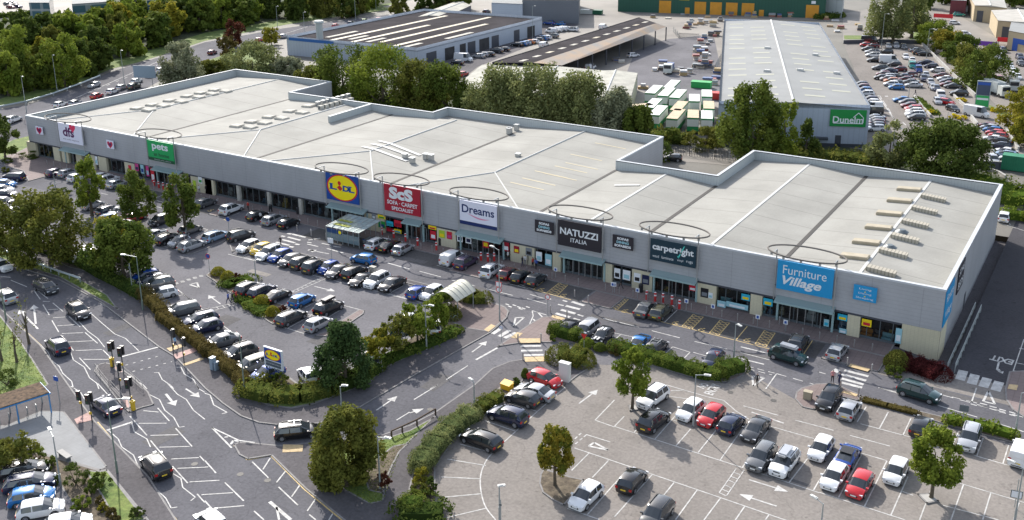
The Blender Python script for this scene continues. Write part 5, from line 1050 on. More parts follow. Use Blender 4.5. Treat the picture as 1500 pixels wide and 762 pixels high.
def crown_points(seed, n, shape, nclump=26, droop=0):
    nclump = int(nclump*1.45)
    """points in a unit crown: radius 1, height 0..1, built from many overlapping clumps"""
    r = np.random.default_rng(seed); P = []; Tt = []; Nn = []
    cl = []
    while len(cl) < nclump:
        a = r.uniform(0, 2*math.pi); h = r.uniform(.04, .97)
        if shape == 'round': R = math.sqrt(max(0, 1-((h-.47)/.53)**2))
        elif shape == 'cone': R = (1-h)**.62*.95+.05
        elif shape == 'oval': R = math.sqrt(max(0, 1-((h-.42)/.58)**2))*(.98 if h < .5 else .9)
        elif shape == 'flat': R = math.sqrt(max(0, 1-((h-.4)/.6)**2))
        else: R = min(1, .55+h*.9) if h < .5 else math.sqrt(max(0, 1-((h-.5)/.5)**2))
        q = R*math.sqrt(r.uniform(.12, 1))*r.uniform(.70, 1.0); cr_ = r.uniform(.13, .31)*(1-.22*h)
        cl.append((math.cos(a)*q, math.sin(a)*q, h, cr_, r.uniform(0, 1)))
    w = np.array([c[3]**2 for c in cl]); w /= w.sum(); cnt = (w*n).astype(int)+1
    for (x, y, h, cr_, t), m in zip(cl, cnt):
        d = r.normal(size=(m, 3)); d /= np.linalg.norm(d, axis=1)[:, None]; rad = cr_*(r.uniform(.45, 1.08, size=(m, 1)))
        p = d*rad; p[:, 2] *= .62 if droop == 0 else .9
        if droop: p[:, 2] -= droop*r.uniform(0, 1, m)**2
        P.append(p+np.array([x, y, h])); Tt.append(np.clip(t*.65+r.uniform(-.12, .35, m), 0, 1)); Nn.append(d)
    P = np.concatenate(P); P[:, 2] = np.clip(P[:, 2], .0, 1.1); return P, np.concatenate(Tt), np.concatenate(Nn), cl
BARK = mat('bark', (.10,.08,.055), rough=.95, var=.3, scale=3, bump=.5)
BARKP = mat('bark_pale', (.20,.18,.15), rough=.9, var=.3, scale=3)
def trunk_mb(h, r, cl, R, z0, H, limbs=7, seed=0):
    rr = random.Random(seed); t = MB(); top = Vector((rr.uniform(-.2,.2), rr.uniform(-.2,.2), z0+H*.55)); mid = Vector((rr.uniform(-.08,.08), rr.uniform(-.08,.08), z0*.8))
    t.tube((0,0,-.1), (0,0,.25), r*1.5, r*1.1, n=10); t.tube((0,0,.2), mid, r*1.1, r*.85, n=10); t.tube(mid, top, r*.85, r*.3, n=8)
    for c in sorted(cl, key=lambda c: -c[3])[:limbs]:
        e = Vector((c[0]*R*.8, c[1]*R*.8, z0+c[2]*H*.9)); s = mid.lerp(top, rr.uniform(.05, .7)); m_ = s.lerp(e, .5)+Vector((0,0,-.05*H)); t.tube(s, m_, r*.42, r*.28, n=6); t.tube(m_, e, r*.28, r*.08, n=6)
    return t
VARC = {}
def tree(base, toppx, wpx, mk, shape, label, cat='tree', name='tree', n=None, group=None, clear=.2, leaf=None, variants=None, nclump=26, bark=None, H=None, droop=0, zb=0.0):
    """base: photo position of the foot; toppx: of the top; wpx: crown width on the photo"""
    g = G(*base, zb); Ht = H or hgt(base, toppx); dist = math.sqrt(g.x**2+g.y**2+CAMH**2); Rr = wpx*1.12/2/FOC*dist
    Ht = max(1.2, Ht); cz = Ht*clear; Hc = Ht-cz
    n = n or 3500; leaf = leaf or .34
    root = empty(name, (g.x, g.y, zb), 0, label, cat, group)
    key = (mk, shape, variants, nclump) if variants is not None else None
    seed = variants if variants is not None else abs(hash((round(base[0]), round(base[1])))) % 9999
    if key and key in VARC: me, tme = VARC[key]
    else:
        P, Tt, Nn, cl = crown_points(seed, n, shape, nclump, droop)
        sc_ = (5.0, 8.0) if key else (Rr, Hc)      # variants are made at a standard size and scaled
        Q = P*np.array([sc_[0], sc_[0], sc_[1]]); me = leaf_mesh('crown', Q, Tt, leaf, seed, mk, nrm=Nn)
        tme = trunk_mb(0, .045*sc_[1]*.8, cl, sc_[0], (cz if not key else 2.0), sc_[1], seed=seed).mesh('trunk', [bark or BARK])
        if key: VARC[key] = (me, tme)
    c = link('crown', me, root); t = link('trunk', tme, root)
    if key: s = (Rr/5.0, Rr/5.0, Hc/8.0); c.scale = s; c.location = (0, 0, cz); t.scale = (s[0], s[1], Ht/10.0); c.rotation_euler[2] = t.rotation_euler[2] = (base[0]*7.3) % 6.28
    else: c.location = (0, 0, cz)
    return root
random.seed(5)
PT_ = lambda k, x, y: T(k, x, y)
# near trees, each its own crown
tree((75,388), (66,280), 104, 'olive', 'flat', 'broad yellow green tree at the left edge of the car park', n=9000, leaf=.36, nclump=42, clear=.12)
tree((30,380), (28,290), 70, 'olive', 'round', 'olive tree half hidden behind the broad yellow green tree', n=4000, leaf=.34, nclump=28, clear=.15)
tree((182,408), (180,322), 86, 'mid', 'round', 'dense green tree hanging over the slanted parking row', n=8500, leaf=.34, nclump=38, clear=.1)
tree((165,395), (170,318), 60, 'yellow', 'round', 'yellowish tree just behind the dense green tree', n=3000, leaf=.34, clear=.15)
tree((135,316), (128,234), 42, 'bright', 'oval', 'leftmost of three slim green trees in the upper left bays', n=3800, leaf=.32, group='slim trees in the left car park', clear=.2)
tree((203,330), (202,250), 52, 'mid', 'oval', 'middle of three slim green trees in the upper left bays', n=4200, leaf=.32, group='slim trees in the left car park', clear=.2)
tree((272,345), (270,257), 56, 'mid', 'oval', 'rightmost of three slim green trees in the upper left bays', n=4800, leaf=.32, group='slim trees in the left car park', clear=.2)
tree((507,565), (508,474), 88, 'pine', 'cone', 'dark green pine beside the totem sign', name='pine_tree', n=12000, leaf=.24, nclump=60, clear=.06)
tree((553,532), (560,484), 48, 'yellow', 'round', 'small yellow green tree next to the pine', n=2600, leaf=.26, clear=.22)
tree((585,520), (590,462), 52, 'olive', 'round', 'small olive tree beside the teal banner', n=2800, leaf=.26, clear=.25)
tree((612,505), (610,446), 50, 'bright', 'round', 'small bright green tree beside the white lamp post', n=2800, leaf=.26, clear=.25)
tree((637,490), (636,434), 38, 'bright', 'oval', 'small bright green tree nearest the curved shelter', n=2400, leaf=.24, clear=.25)
tree((508,712), (500,606), 96, 'olive', 'round', 'large leafy tree on the grass corner of the main road junction', n=17000, leaf=.24, nclump=64, clear=.03)
tree((813,712), (811,627), 54, 'autumn', 'oval', 'young tree turning yellow in the curved soil island', n=6500, leaf=.20, nclump=38, clear=.28)
tree((926,600), (926,516), 52, 'bright', 'round', 'young green tree between white and black SUVs in the right lot', n=6500, leaf=.20, nclump=38, clear=.3)
tree((1364,730), (1370,630), 68, 'bright', 'round', 'young green tree in a paved square at the bottom right', n=8000, leaf=.21, nclump=40, clear=.3)
for i, (x, y) in enumerate([(0,530),(22,532),(40,505)]):
    tree((x+3,y), (x-2,y-72), 26, 'olive', 'oval', '%s thin sapling from the left on the bottom left verge' % ordn(i), name='sapling', n=110, leaf=.16, nclump=7, clear=.3, group='saplings on the left verge')
tree((22,690), (8,640), 60, 'olive', 'flat', 'low leafy tree beside the left bench at the corner plaza', n=2500, leaf=.24, clear=.1)
# trees behind the building
tree((1100,240), (1088,124), 90, 'mid', 'round', 'big rounded green tree in front of the pale shed', n=14000, leaf=.42, nclump=60, clear=.04)
tree((1148,235), (1142,150), 48, 'bright', 'oval', 'light green tree between the big rounded tree and the shed wall', n=3500, leaf=.36, clear=.06)
tree((1180,232), (1174,175), 40, 'dark', 'cone', 'small pointed dark tree by the shed wall', n=2600, leaf=.36, clear=.06)
tree((1300,246), (1298,180), 62, 'willow', 'round', 'pale olive tree right of the shed sign', n=4500, leaf=.36, clear=.08)
tree((1382,262), (1380,176), 118, 'dark', 'flat', 'wide dark oak beside the far car park', name='oak_tree', n=14000, leaf=.44, nclump=60, clear=.06)
tree((1034,217), (1034,186), 62, 'olive', 'flat', 'low olive tree by the yard fence behind the building', n=3200, leaf=.34, clear=.05)
tree((978,212), (976,188), 40, 'mid', 'round', 'small green bush tree left of the yard behind the building', n=2000, leaf=.34, clear=.05)
for i, (bx, by, tx, ty, w_, mk) in enumerate([(270,128,267,62,58,'silver'),(315,112,315,88,46,'olive'),(372,122,372,64,88,'willow'),(425,125,415,84,50,'silver'),(462,150,458,100,60,'olive'),(505,158,502,70,104,'mid'),(562,166,556,68,104,'bright'),(612,170,605,92,76,'olive'),(650,176,645,96,74,'mid'),(682,182,680,140,40,'dark')]):
    tree((bx,by), (tx,ty), w_, mk, 'flat', '%s from the left of the bushy trees behind the long roof, %s' % (ordn(i), {'silver':'silvery','olive':'olive','willow':'pale green','mid':'mid green','bright':'bright green','dark':'very dark'}[mk]), n=9500, leaf=.44, nclump=54, clear=.02, group='trees behind the long roof')
for i, (bx, by, tx, ty, w_, mk) in enumerate([(735,192,733,103,96,'willow'),(792,200,790,101,104,'willow'),(850,210,846,110,92,'willow'),(900,220,894,136,62,'silver'),(932,226,928,160,48,'mid')]):
    tree((bx,by), (tx,ty), w_, mk, 'flat', '%s from the left in the tall willow screen before the beige shed' % ordn(i), n=15000, leaf=.42, nclump=72, clear=.01, droop=.05, name='willow_tree', group='willows behind the long roof')
tree((345,68), (352,28), 0.1+30, 'copper', 'round', 'dark purple tree beside the dual carriageway', n=1800, leaf=.5, clear=.1)
tree((333,85), (330,50), 28, 'brown', 'round', 'reddish brown tree beside the dual carriageway', n=1500, leaf=.5, clear=.1)
tree((398,66), (397,40), 28, 'yellow', 'round', 'small yellow green roadside tree left of the blue grey workshop', n=1500, leaf=.5, clear=.1)
# woods above the carriageway: every tree its own copy of a few grown shapes
rw = random.Random(11); spots = []
def wood(n, poly_fn, hmin, hmax, kinds, lab, grp, wid=(38, 58)):
    pts = sorted([poly_fn() for _ in range(n)], key=lambda p: p[0])
    for i, (x, y) in enumerate(pts):
        mk = rw.choice(kinds); hp = rw.uniform(hmin, hmax); v = rw.randrange(3)
        tree((x, y), (x, y-10), rw.uniform(*wid), mk, rw.choice(['round','oval']), '%s tree %s, %s crown' % (ordn(i), lab, {'dark':'dark green','mid':'mid green','bright':'fresh green','olive':'olive','yellow':'yellowish','brown':'brownish','willow':'pale'}[mk]), n=2600, leaf=.62, variants=v, nclump=24, clear=.04, H=hp, group=grp)
kk = ['dark','dark','mid','mid','olive','dark','bright']
wood(15, lambda: (rw.uniform(-10, 190), 0)[:1] and (lambda x: (x, 150-x*.30-rw.uniform(2, 14)))(rw.uniform(-10, 235)), 9, 12, kk, 'from the left in the front rank of the wood', 'wood front rank')
wood(17, lambda: (lambda x: (x, 118-x*.24-rw.uniform(0, 16)))(rw.uniform(-20, 300)), 10, 14, kk+['yellow'], 'from the left in the second rank of the wood', 'wood second rank')
wood(20, lambda: (lambda x: (x, 88-x*.14-rw.uniform(0, 18)))(rw.uniform(-20, 400)), 9, 13, kk+['bright','brown'], 'from the left in the third rank of the wood', 'wood third rank', (36, 52))
wood(18, lambda: (lambda x: (x, 46-x*.05-rw.uniform(0, 14)))(rw.uniform(150, 560)), 8, 11, kk+['olive'], 'from the left in the rear rank of the wood', 'wood rear rank', (30, 42))
wood(16, lambda: (lambda x: (x, 22-(x-430)*.03-rw.uniform(-8, 8)))(rw.uniform(430, 690)), 8, 11, ['dark','mid','dark','olive'], 'from the left in the wood beyond the upper road', 'wood beyond upper road', (26, 36))
wood(12, lambda: (lambda x: (x, 32-(x-240)*.06+rw.uniform(-6, 10)))(rw.uniform(240, 440)), 10, 13, ['dark','mid','olive','dark'], 'from the left beside the upper carriageway', 'roadside wood', (30, 42))
tree((70,122), (70,58), 34, 'yellow', 'round', 'bright tree with golden yellow top near the left of the wood', n=5000, leaf=.5, nclump=30, clear=.05)
tree((95,128), (95,52), 62, 'bright', 'round', 'broad fresh green tree beside the golden topped one', n=6000, leaf=.5, nclump=34, clear=.05)
tree((30,128), (30,42), 70, 'bright', 'round', 'broad fresh green tree at the left edge of the wood', n=6000, leaf=.5, nclump=34, clear=.05)
# top right
for i, (bx, by, tx, ty, w_, mk) in enumerate([(1290,62,1288,-30,52,'willow'),(1308,64,1308,-35,46,'willow'),(1335,56,1328,-30,40,'willow'),(1345,45,1342,-25,30,'dark')]):
    tree((bx,by), (tx,ty), w_, mk, 'oval', '%s from the left of the tall dark willows at the top right' % ordn(i), n=4200, leaf=.5, nclump=28, clear=.12, droop=.12, name='willow_tree', H=18 if i < 3 else 14, group='willows at the top right')
for i, (bx, by, tx, ty, w_, mk) in enumerate([(1370,66,1372,32,54,'bright'),(1385,78,1386,44,46,'autumn'),(1405,90,1398,50,50,'mid'),(1422,112,1412,66,60,'olive'),(1440,130,1436,66,66,'mid')]):
    tree((bx,by), (tx,ty), w_, mk, 'flat', '%s from the back of the round tree line between the two far car parks' % ordn(i), n=6500, leaf=.42, nclump=44, clear=.04, group='round trees between the far car parks')
for i, (bx, by, tx, ty, w_) in enumerate([(1492,190,1490,135,54),(1502,215,1502,165,46),(1512,150,1510,120,40)]):
    tree((bx,by), (tx,ty), w_, 'yellow', 'round', '%s yellow green tree from the left at the right picture edge' % ordn(i), n=3600, leaf=.42, nclump=28, clear=.05, group='yellow trees at the right edge')
for i, (bx, by) in enumerate([(1360,12),(1385,6),(1410,8),(1478,10),(1470,2),(1498,8)]):
    tree((bx,by), (bx,by-8), 26, ['dark','mid'][i % 2], 'round', '%s from the left of the trees along the top right edge' % ordn(i), n=2600, leaf=.62, variants=i % 3, nclump=24, clear=.05, H=9, group='trees along the top right edge')
tree((8,232), (6,178), 40, 'dark', 'round', 'dark tree on the grass left of the building', n=3000, leaf=.36, clear=.15)
tree((-6,200), (-4,165), 30, 'dark', 'round', 'dark tree cut by the left picture edge beside the carriageway', n=1500, leaf=.4, clear=.1)
# ---- shrubs and hedges
def hedge(k, pts, width, height, mk, label, dens=60, leaf=.16, zb=.1, name='hedge', group=None, cat='hedge', lumps=.12, round_=True):
    if leaf < .17: leaf = .115; dens *= 1.8
    P0 = [GT(k, x, y, zb) if not isinstance(x, Vector) else x for x, y in pts]
    r = np.random.default_rng(int(abs(P0[0].x*31+P0[0].y*17)) % 9999)
    V = []; Tn = []; Nr = []; core = MB(); tl = 0
    for a, c in zip(P0, P0[1:]):
        d = Vector((c.x-a.x, c.y-a.y, 0)); Ln = d.length; d.normalize(); nn = Vector((-d.y, d.x, 0)); m = max(8, int(Ln*dens*(width+2*height)/2))
        s = r.uniform(0, 1, m)*Ln; u = r.uniform(-1, 1, m)
        lump = 1+lumps*np.sin((s+tl)*1.9)+lumps*.7*np.sin((s+tl)*4.3+1)
        ang = u*math.pi*.5; # half round section, squared up
        cx_ = np.sign(np.sin(ang))*np.abs(np.sin(ang))**.6*width/2; cz_ = np.abs(np.cos(ang))**.5*height*lump
        jit = r.uniform(.82, 1.04, m); cx_ *= jit*lump; cz_ = cz_*jit
        for i in range(m): V.append((a.x+d.x*s[i]+nn.x*cx_[i], a.y+d.y*s[i]+nn.y*cx_[i], zb+cz_[i]))
        Tn += list(np.clip(.5+.35*np.sin((s+tl)*.9+r.uniform(0, 6))+r.uniform(-.3, .3, m), 0, 1)); Nr += [(nn.x*q*1.2, nn.y*q*1.2, 1-abs(q)) for q in u]
        w2 = width*.36; mt = Matrix(((d.x,nn.x,0,a.x),(d.y,nn.y,0,a.y),(0,0,1,0),(0,0,0,1))); core.box(-.1,-w2,0,Ln+.1,w2,zb+height*.74, mtx=mt); tl += Ln
    for e, sgn in ((P0[0], -1), (P0[-1], 1)):     # rounded ends
        dd = (P0[1]-P0[0]) if sgn < 0 else (P0[-1]-P0[-2]); dd = Vector((dd.x, dd.y, 0)).normalized()*sgn; m = int(dens*width*height*1.2)+10
        for i in range(m):
            t = r.uniform(-1.57, 1.57); q = r.uniform(.75, 1.0); nn = Vector((-dd.y, dd.x, 0)); h = r.uniform(0, 1)
            V.append((e.x+(dd.x*math.cos(t)*.5+nn.x*math.sin(t)*.5)*width*q*(1-h*h*.4), e.y+(dd.y*math.cos(t)*.5+nn.y*math.sin(t)*.5)*width*q*(1-h*h*.4), zb+h*height*.95)); Tn.append(r.uniform(.2, .8)); Nr.append((dd.x, dd.y, .4))
    base = P0[0]; V = np.array(V)-np.array([base.x, base.y, 0])
    root = empty(name, (base.x, base.y, 0), 0, label, cat, group)
    link('foliage', leaf_mesh('foliage', V, np.array(Tn), leaf, 3, mk, nrm=np.array(Nr)), root)
    part(core, 'shade_core', mat('shade_core_'+mk, tuple(v*.8 for v in LM[mk][0]), rough=1, spec=0), root); return root  # dark solid boxes added inside the leaves to block light, no real branches
def shrub(k, x, y, wpx, hpx, mk, label, name='shrub', zb=.1, group=None, n=900, leaf=.16, shape='flat'):
    """x, y: photo position of the foot centre"""
    px, py = T(k, x, y); s = TO[k][2]; g = G(px, py, zb); dist = math.sqrt(g.x**2+g.y**2+CAMH**2); Rr = wpx/s/2/FOC*dist; H = hpx/s/FOC*dist/.94*.8
    if leaf < .17: leaf = .12; n = int(n*1.9)
    P, Tt, Nn, cl = crown_points(int(px*3+py) % 999, n, shape, 14)
    if shape == 'round':      # clipped dome
        r = np.random.default_rng(int(px)); d_ = r.normal(size=(n, 3)); d_ /= np.linalg.norm(d_, axis=1)[:, None]; d_[:, 2] = np.abs(d_[:, 2]); q_ = r.uniform(.86, 1.03, size=(n, 1)); P = d_*q_; P[:, :2] *= (1+.05*np.sin(7*d_[:, 2:3])); Nn = d_*1.5; Tt = np.clip(.35+.4*d_[:, 0]*0+r.uniform(-.2, .45, n), 0, 1); P[:, 2] = .12+P[:, 2]*.88
    Q = P*np.array([Rr, Rr, H]); root = empty(name, (g.x, g.y, zb), 0, label, 'shrub', group)
    link('foliage', leaf_mesh('foliage', Q, Tt, leaf, 4, mk, nrm=Nn), root)
    t = MB()
    for i in range(6): a = i*1.05; t.tube((0,0,-.05), (math.cos(a)*Rr*.5, math.sin(a)*Rr*.5, H*.6), .05, .02, n=5)
    m = t.build('stems', BARK, root); return root
hedge('P', [(237,468),(262,486),(290,506),(304,520)], 1.7, 1.3, 'brown', 'left stretch of the clipped brown hedge along the pavement', dens=90)
hedge('P', [(302,514),(322,532),(345,552),(358,566)], 1.8, 1.3, 'brown', 'right stretch of the clipped brown hedge ending near the totem sign', dens=90)
hedge('P', [(211,436),(222,446),(238,462)], 2.0, 1.5, 'brown', 'rounded brown and green hedge behind the white hatchback', dens=80, lumps=.25)
hedge('P', [(120,388),(150,405),(180,420),(208,436)], 2.2, 1.2, 'dark', 'low dark hedge under the dense green tree', dens=60, lumps=.2)
hedge('P', [(4,352),(60,366),(110,385)], 2.0, 1.0, 'dark', 'low dark hedge under the broad yellow green tree', dens=50, lumps=.2)
hedge('P', [(362,575),(400,584),(440,584),(480,575)], 3.4, 1.5, 'olive', 'rough shrub belt in front of the totem sign', dens=45, lumps=.25, leaf=.2)
hedge('P', [(480,574),(520,560),(548,542)], 3.2, 1.4, 'dark', 'dark shrub belt under the pine', dens=45, lumps=.25, leaf=.2)
hedge('P', [(560,532),(600,516),(640,500),(668,486)], 2.4, .8, 'mid', 'low green planting under the small bright trees', dens=45, lumps=.3, leaf=.2)
shrub('C', 210, 470, 200, 150, 'mid', 'feathery green shrub at the foot of the totem sign')
shrub('C', 60, 480, 190, 160, 'olive', 'leafy olive shrub left of the totem sign')
shrub('C', 600, 580, 230, 160, 'olive', 'rounded olive shrub in front of the white three door car')
# curved-shelter shrubs
hedge('D', [(930,290),(1010,310),(1110,305)], 3.0, 1.3, 'olive', 'clipped hedge at the road end of the curved shelter', dens=90, zb=.1)
hedge('D', [(690,450),(760,490)], 3.0, 1.3, 'olive', 'dark clipped hedge behind the scooters', dens=90)
hedge('D', [(620,270),(700,290)], 2.2, 1.2, 'mid', 'low hedge under the left side of the curved shelter', dens=80)
# clipped hedge above the lane
hedge('K', [(835,350),(900,380),(1000,410),(1090,430)], 2.1, 1.5, 'mid', 'left stretch of the clipped hedge above the curved lane', dens=90, lumps=.16)
shrub('K', 820, 440, 80, 80, 'bright', 'small round bush at the left end of the clipped hedge')
shrub('K', 1190, 500, 170, 110, 'bright', 'first rounded bush right of the clipped hedge', shape='round')
shrub('K', 1335, 540, 140, 90, 'mid', 'second rounded bush right of the clipped hedge', shape='round')
hedge('23', [(0,545),(170,590),(340,645),(500,690),(590,700)], 2.3, 1.4, 'mid', 'long clipped green hedge beside the curved lane', dens=90, lumps=.16)
hedge('23', [(600,680),(650,660),(700,650)], 2.6, 1.5, 'mid', 'rounded end of the long clipped green hedge', dens=80, lumps=.2)
shrub('23', 15, 560, 110, 60, 'brown', 'reddish bush in the long clipped hedge')
hedge('22', [(835,600),(890,600),(960,618)], 3.8, 1.7, 'olive', 'big oblong clipped hedge standing alone beside the lane', dens=100, lumps=.06)
shrub('22', 645, 695, 42, 62, 'mid', 'small upright clipped bush beside the red hatchback', shape='round')
# hedge along the right lot
hedge('32', [(15,720),(20,680)], 2.6, 1.4, 'mid', 'bright clump at the bottom of the curved hedge', dens=60, lumps=.2)
hedge('32', [(60,762),(70,700)], 5.5, 1.0, 'dark', 'dark low planting at the bottom edge beside the bays', dens=45, lumps=.2, leaf=.2)
hedge('32', [(60,480),(100,420),(160,345),(215,285),(290,225),(350,190)], 2.7, 1.5, 'willow', 'long curved hedge along the left side of the right lot', dens=90, lumps=.12)
shrub('32', 65, 545, 130, 90, 'yellow', 'yellowing bush below the long curved hedge')
shrub('32', 60, 620, 130, 70, 'olive', 'olive bush at the foot of the curved hedge')
shrub('32', 120, 600, 80, 90, 'dark', 'dark bush beside the empty curved bays')
hedge('32', [(400,150),(440,120),(490,90)], 2.0, 1.1, 'olive', 'brownish hedge beside the yellow grit bin', dens=80, lumps=.2)
shrub('32', 400, 155, 50, 50, 'mid', 'small bush next to the lamp post by the curved hedge')
shrub('22', 590, 740, 70, 50, 'dark', 'small dark bush behind the yellow grit bin')
hedge('34', [(720,215),(790,225),(860,240),(980,270),(1080,300)], 1.6, .9, 'bright', 'rough bright green strip planting at the top of the right lot', dens=50, lumps=.3, leaf=.2)
hedge('34', [(250,92),(380,125),(540,165)], 1.2, .3, 'brown', 'flat brown ground cover in the strip above the right bays', dens=40, name='ground_cover', leaf=.14)
hedge('24', [(450,640),(520,645),(600,680),(660,700)], 3.8, 1.5, 'maroon', 'dark red rounded shrubs at the building corner', dens=90, lumps=.1, zb=-.25)
shrub('24', 430, 640, 130, 110, 'olive', 'green shrub at the left end of the dark red shrubs', zb=0, shape='round', n=1600)
shrub('24', 420, 690, 110, 70, 'mid', 'green bush at the left foot of the dark red shrubs', zb=0)
# island with round shrubs
shrub('A', 150, 165, 150, 100, 'yellow', 'first golden round shrub beside the round sign', shape='round')
shrub('A', 255, 215, 150, 105, 'yellow', 'second golden round shrub beside the round sign', shape='round')
shrub('A', 355, 220, 120, 80, 'copper', 'dark bush right of the two golden shrubs')
hedge('A', [(250,270),(330,290),(420,250),(500,230)], 3.4, .7, 'mid', 'low green planting right of the golden round shrubs', dens=45, leaf=.2)
hedge('A', [(400,420),(480,470),(560,530),(650,590)], 3.0, .6, 'mid', 'low green planting along the island kerb', dens=50, leaf=.2)
shrub('A', 630, 490, 190, 120, 'yellow', 'olive gold round shrub in front of the dark coupe', shape='round')
shrub('A', 745, 610, 150, 120, 'yellow', 'golden round shrub at the kerb end behind the dark estate', shape='round')
shrub('A', 850, 560, 110, 60, 'copper', 'dark trailing shrub behind the golden round shrub')
raised('planting_island', [GT('A', *p) for p in [(10,180),(60,140),(200,170),(420,210),(520,235),(350,330),(520,420),(640,480),(760,470),(900,520),(780,560),(775,700),(745,715),(700,690),(520,560),(370,430),(240,350),(130,260)]], M['soil'])
raised('kerbed_end', [GT('21', *p) for p in [(735,400),(860,322),(893,325),(885,345),(745,440),(680,470),(610,470),(640,455),(700,440)]], M['brick'])
raised('kerbed_end', [GT('F', *p) for p in [(690,675),(900,590),(1130,500),(1160,530),(1000,600),(760,690),(700,690)]], M['path'])
raised('soil_island', [GT('32', *p) for p in [(745,480),(800,495),(900,525),(975,540),(920,620),(862,685),(800,655),(740,610),(722,560),(728,510)]], M['soil'])
for k, P_ in [('33', [(75,125),(110,115),(145,148),(85,158)]), ('34', [(545,620),(615,615),(670,660),(600,675)])]:
    sheet('tree_pit', [GT(k, *p) for p in P_], .12, M['conc'], thick=.12)
# upper-left island
shrub('L1', 840, 610, 280, 110, 'dark', 'dark bush in the island left of the slim trees')
shrub('L1', 790, 760, 220, 130, 'yellow', 'golden round bush in front of the dark island bush', shape='round')
shrub('L1', 965, 730, 110, 70, 'mid', 'small green bush beside the golden island bush')
shrub('L1', 90, 170, 180, 60, 'dark', 'dark low bush on the grass before the building end')
shrub('L1', 80, 300, 130, 70, 'olive', 'olive bush above the dark people carrier')
shrub('10', 160, 195, 120, 40, 'dark', 'low dark bush against the left end of the shops')
# bottom-left beds
for k, x, y, w_, h_, mk, lb in [('30',95,385,110,80,'dark','dark bush beside the plaza litter bin'),('30',215,430,110,80,'bright','bright bush in the bed beside the plaza bench'),('30',290,470,80,70,'mid','green bush between the plaza bench and blue car'),('30',425,560,150,140,'dark','large dark bush at the tip of the plaza'),('30',570,570,120,90,'mid','grey green bush right of the large dark bush'),('30',455,690,110,70,'bright','bright low bush in the bottom left bed'),('30',510,620,60,90,'mid','narrow green bush in the bottom left bed'),('30',560,670,50,50,'brown','orange bush, first in the short orange row'),('30',580,705,55,45,'yellow','golden bush, second in the short orange row'),('30',615,735,60,45,'brown','orange bush, third in the short orange row'),('30',645,760,50,40,'brown','orange bush, last in the short orange row'),('30',320,560,60,60,'dark','dark bush at the foot of the bottom left lamp'),('20',40,740,150,90,'dark','dark bush on the left grass above the cycle shelter'),('31',1005,580,90,110,'copper','dark purple bush under the large roadside tree'),('30',760,740,90,50,'dark','scrubby dark bush near the bottom edge of the bed')]:
    shrub(k, x, y, w_, h_, mk, lb, n=700)
# embankment and yard shrubs behind the building
hedge('P', [(1095,226),(1160,232),(1240,236),(1290,245)], 6, 2.2, 'olive', 'overgrown hedge between the shed and the long building', dens=14, leaf=.34, lumps=.2, zb=0)
hedge('P', [(1405,268),(1440,276),(1475,292),(1500,300)], 8, 2.4, 'bright', 'bright shrub bank behind the right end of the building', dens=12, leaf=.34, lumps=.2, zb=0)
hedge('P', [(1470,318),(1500,322),(1530,330)], 3, 1.6, 'bright', 'yellowish hedge behind the white hatchback at the right edge', dens=20, leaf=.3, lumps=.2, zb=0)
hedge('P', [(700,196),(800,208),(900,226),(960,232)], 8, 3.5, 'dark', 'dark undergrowth below the willow screen', dens=10, leaf=.42, lumps=.2, zb=0)
hedge('P', [(915,206),(950,204),(1000,210)], 5, 2.4, 'olive', 'scrub in front of the parked trailers', dens=12, leaf=.36, lumps=.25, zb=0)
hedge('P', [(470,146),(560,162),(640,172)], 8, 4, 'dark', 'dark undergrowth below the bushy trees behind the roof', dens=10, leaf=.45, lumps=.2, zb=0)
hedge('P', [(300,110),(350,108),(420,122)], 7, 3, 'silver', 'silvery scrub beside the rear parapet', dens=10, leaf=.45, lumps=.2, zb=0)
for k, x, y, lb in [('04',795,565,'yellow flower bed left of the crossing white van'),('04',625,632,'yellow flower bed by the far car park entrance'),('04',745,655,'yellow flower bed in front of the oak'),('04',975,622,'yellow flower bed right of the green totem'),('04',800,665,'small yellow flower patch below the crossing van')]:
    shrub(k, x, y, 60, 22, 'flower', lb, name='flower_bed', n=260, leaf=.3)
hedge('04', [(545,560),(600,610),(650,640)], 2.5, .8, 'mid', 'low hedge beside the far car park crossing', dens=14, leaf=.34, zb=0)
hedge('04', [(0,105),(60,100),(115,95)], 5, 2, 'mid', 'hedge at the far end of the pale shed', dens=8, leaf=.5, zb=0)
hedge('P', [(0,26),(30,24),(60,20)], 4, 2, 'mid', 'clipped hedge by the office car park at top left', dens=8, leaf=.5, zb=0)
# short grass tufts on the visible lawns
def grass(k, poly, n, nm, seed):
    r = random.Random(seed); P = [GT(k, *p, K+.03) for p in poly]; tess = tessellate_polygon([[Vector((p.x,p.y,0)) for p in P]]); ar = []
    for t in tess: a, b_, c = (P[i] for i in t); ar.append(abs((b_-a).cross(c-a).z)/2)
    Q = []
    for _ in range(n):
        t = r.choices(tess, ar)[0]; a, b_, c = (P[i] for i in t); u, v = r.random(), r.random()
        if u+v > 1: u, v = 1-u, 1-v
        q = a+(b_-a)*u+(c-a)*v; Q.append((q.x, q.y, K+.06))
    Q = np.array(Q); Q[:, 2] -= .05; o = link('grass', leaf_mesh('grass', Q, np.random.default_rng(seed).uniform(0, 1, n), .12, seed, 'bright', up=.1, elong=1.6)); o['kind'] = 'stuff'; return o
grass('P', [(0,465),(30,502),(50,530),(70,563),(45,575),(0,595),(-20,560)], 1600, 'g', 1)
grass('P', [(0,367),(52,382),(126,416),(172,452),(147,438),(86,405),(0,378)], 1300, 'g', 2)
grass('P', [(562,645),(600,632),(636,612),(600,648),(586,661),(562,735),(541,738),(505,718),(470,680)], 1800, 'g', 3)
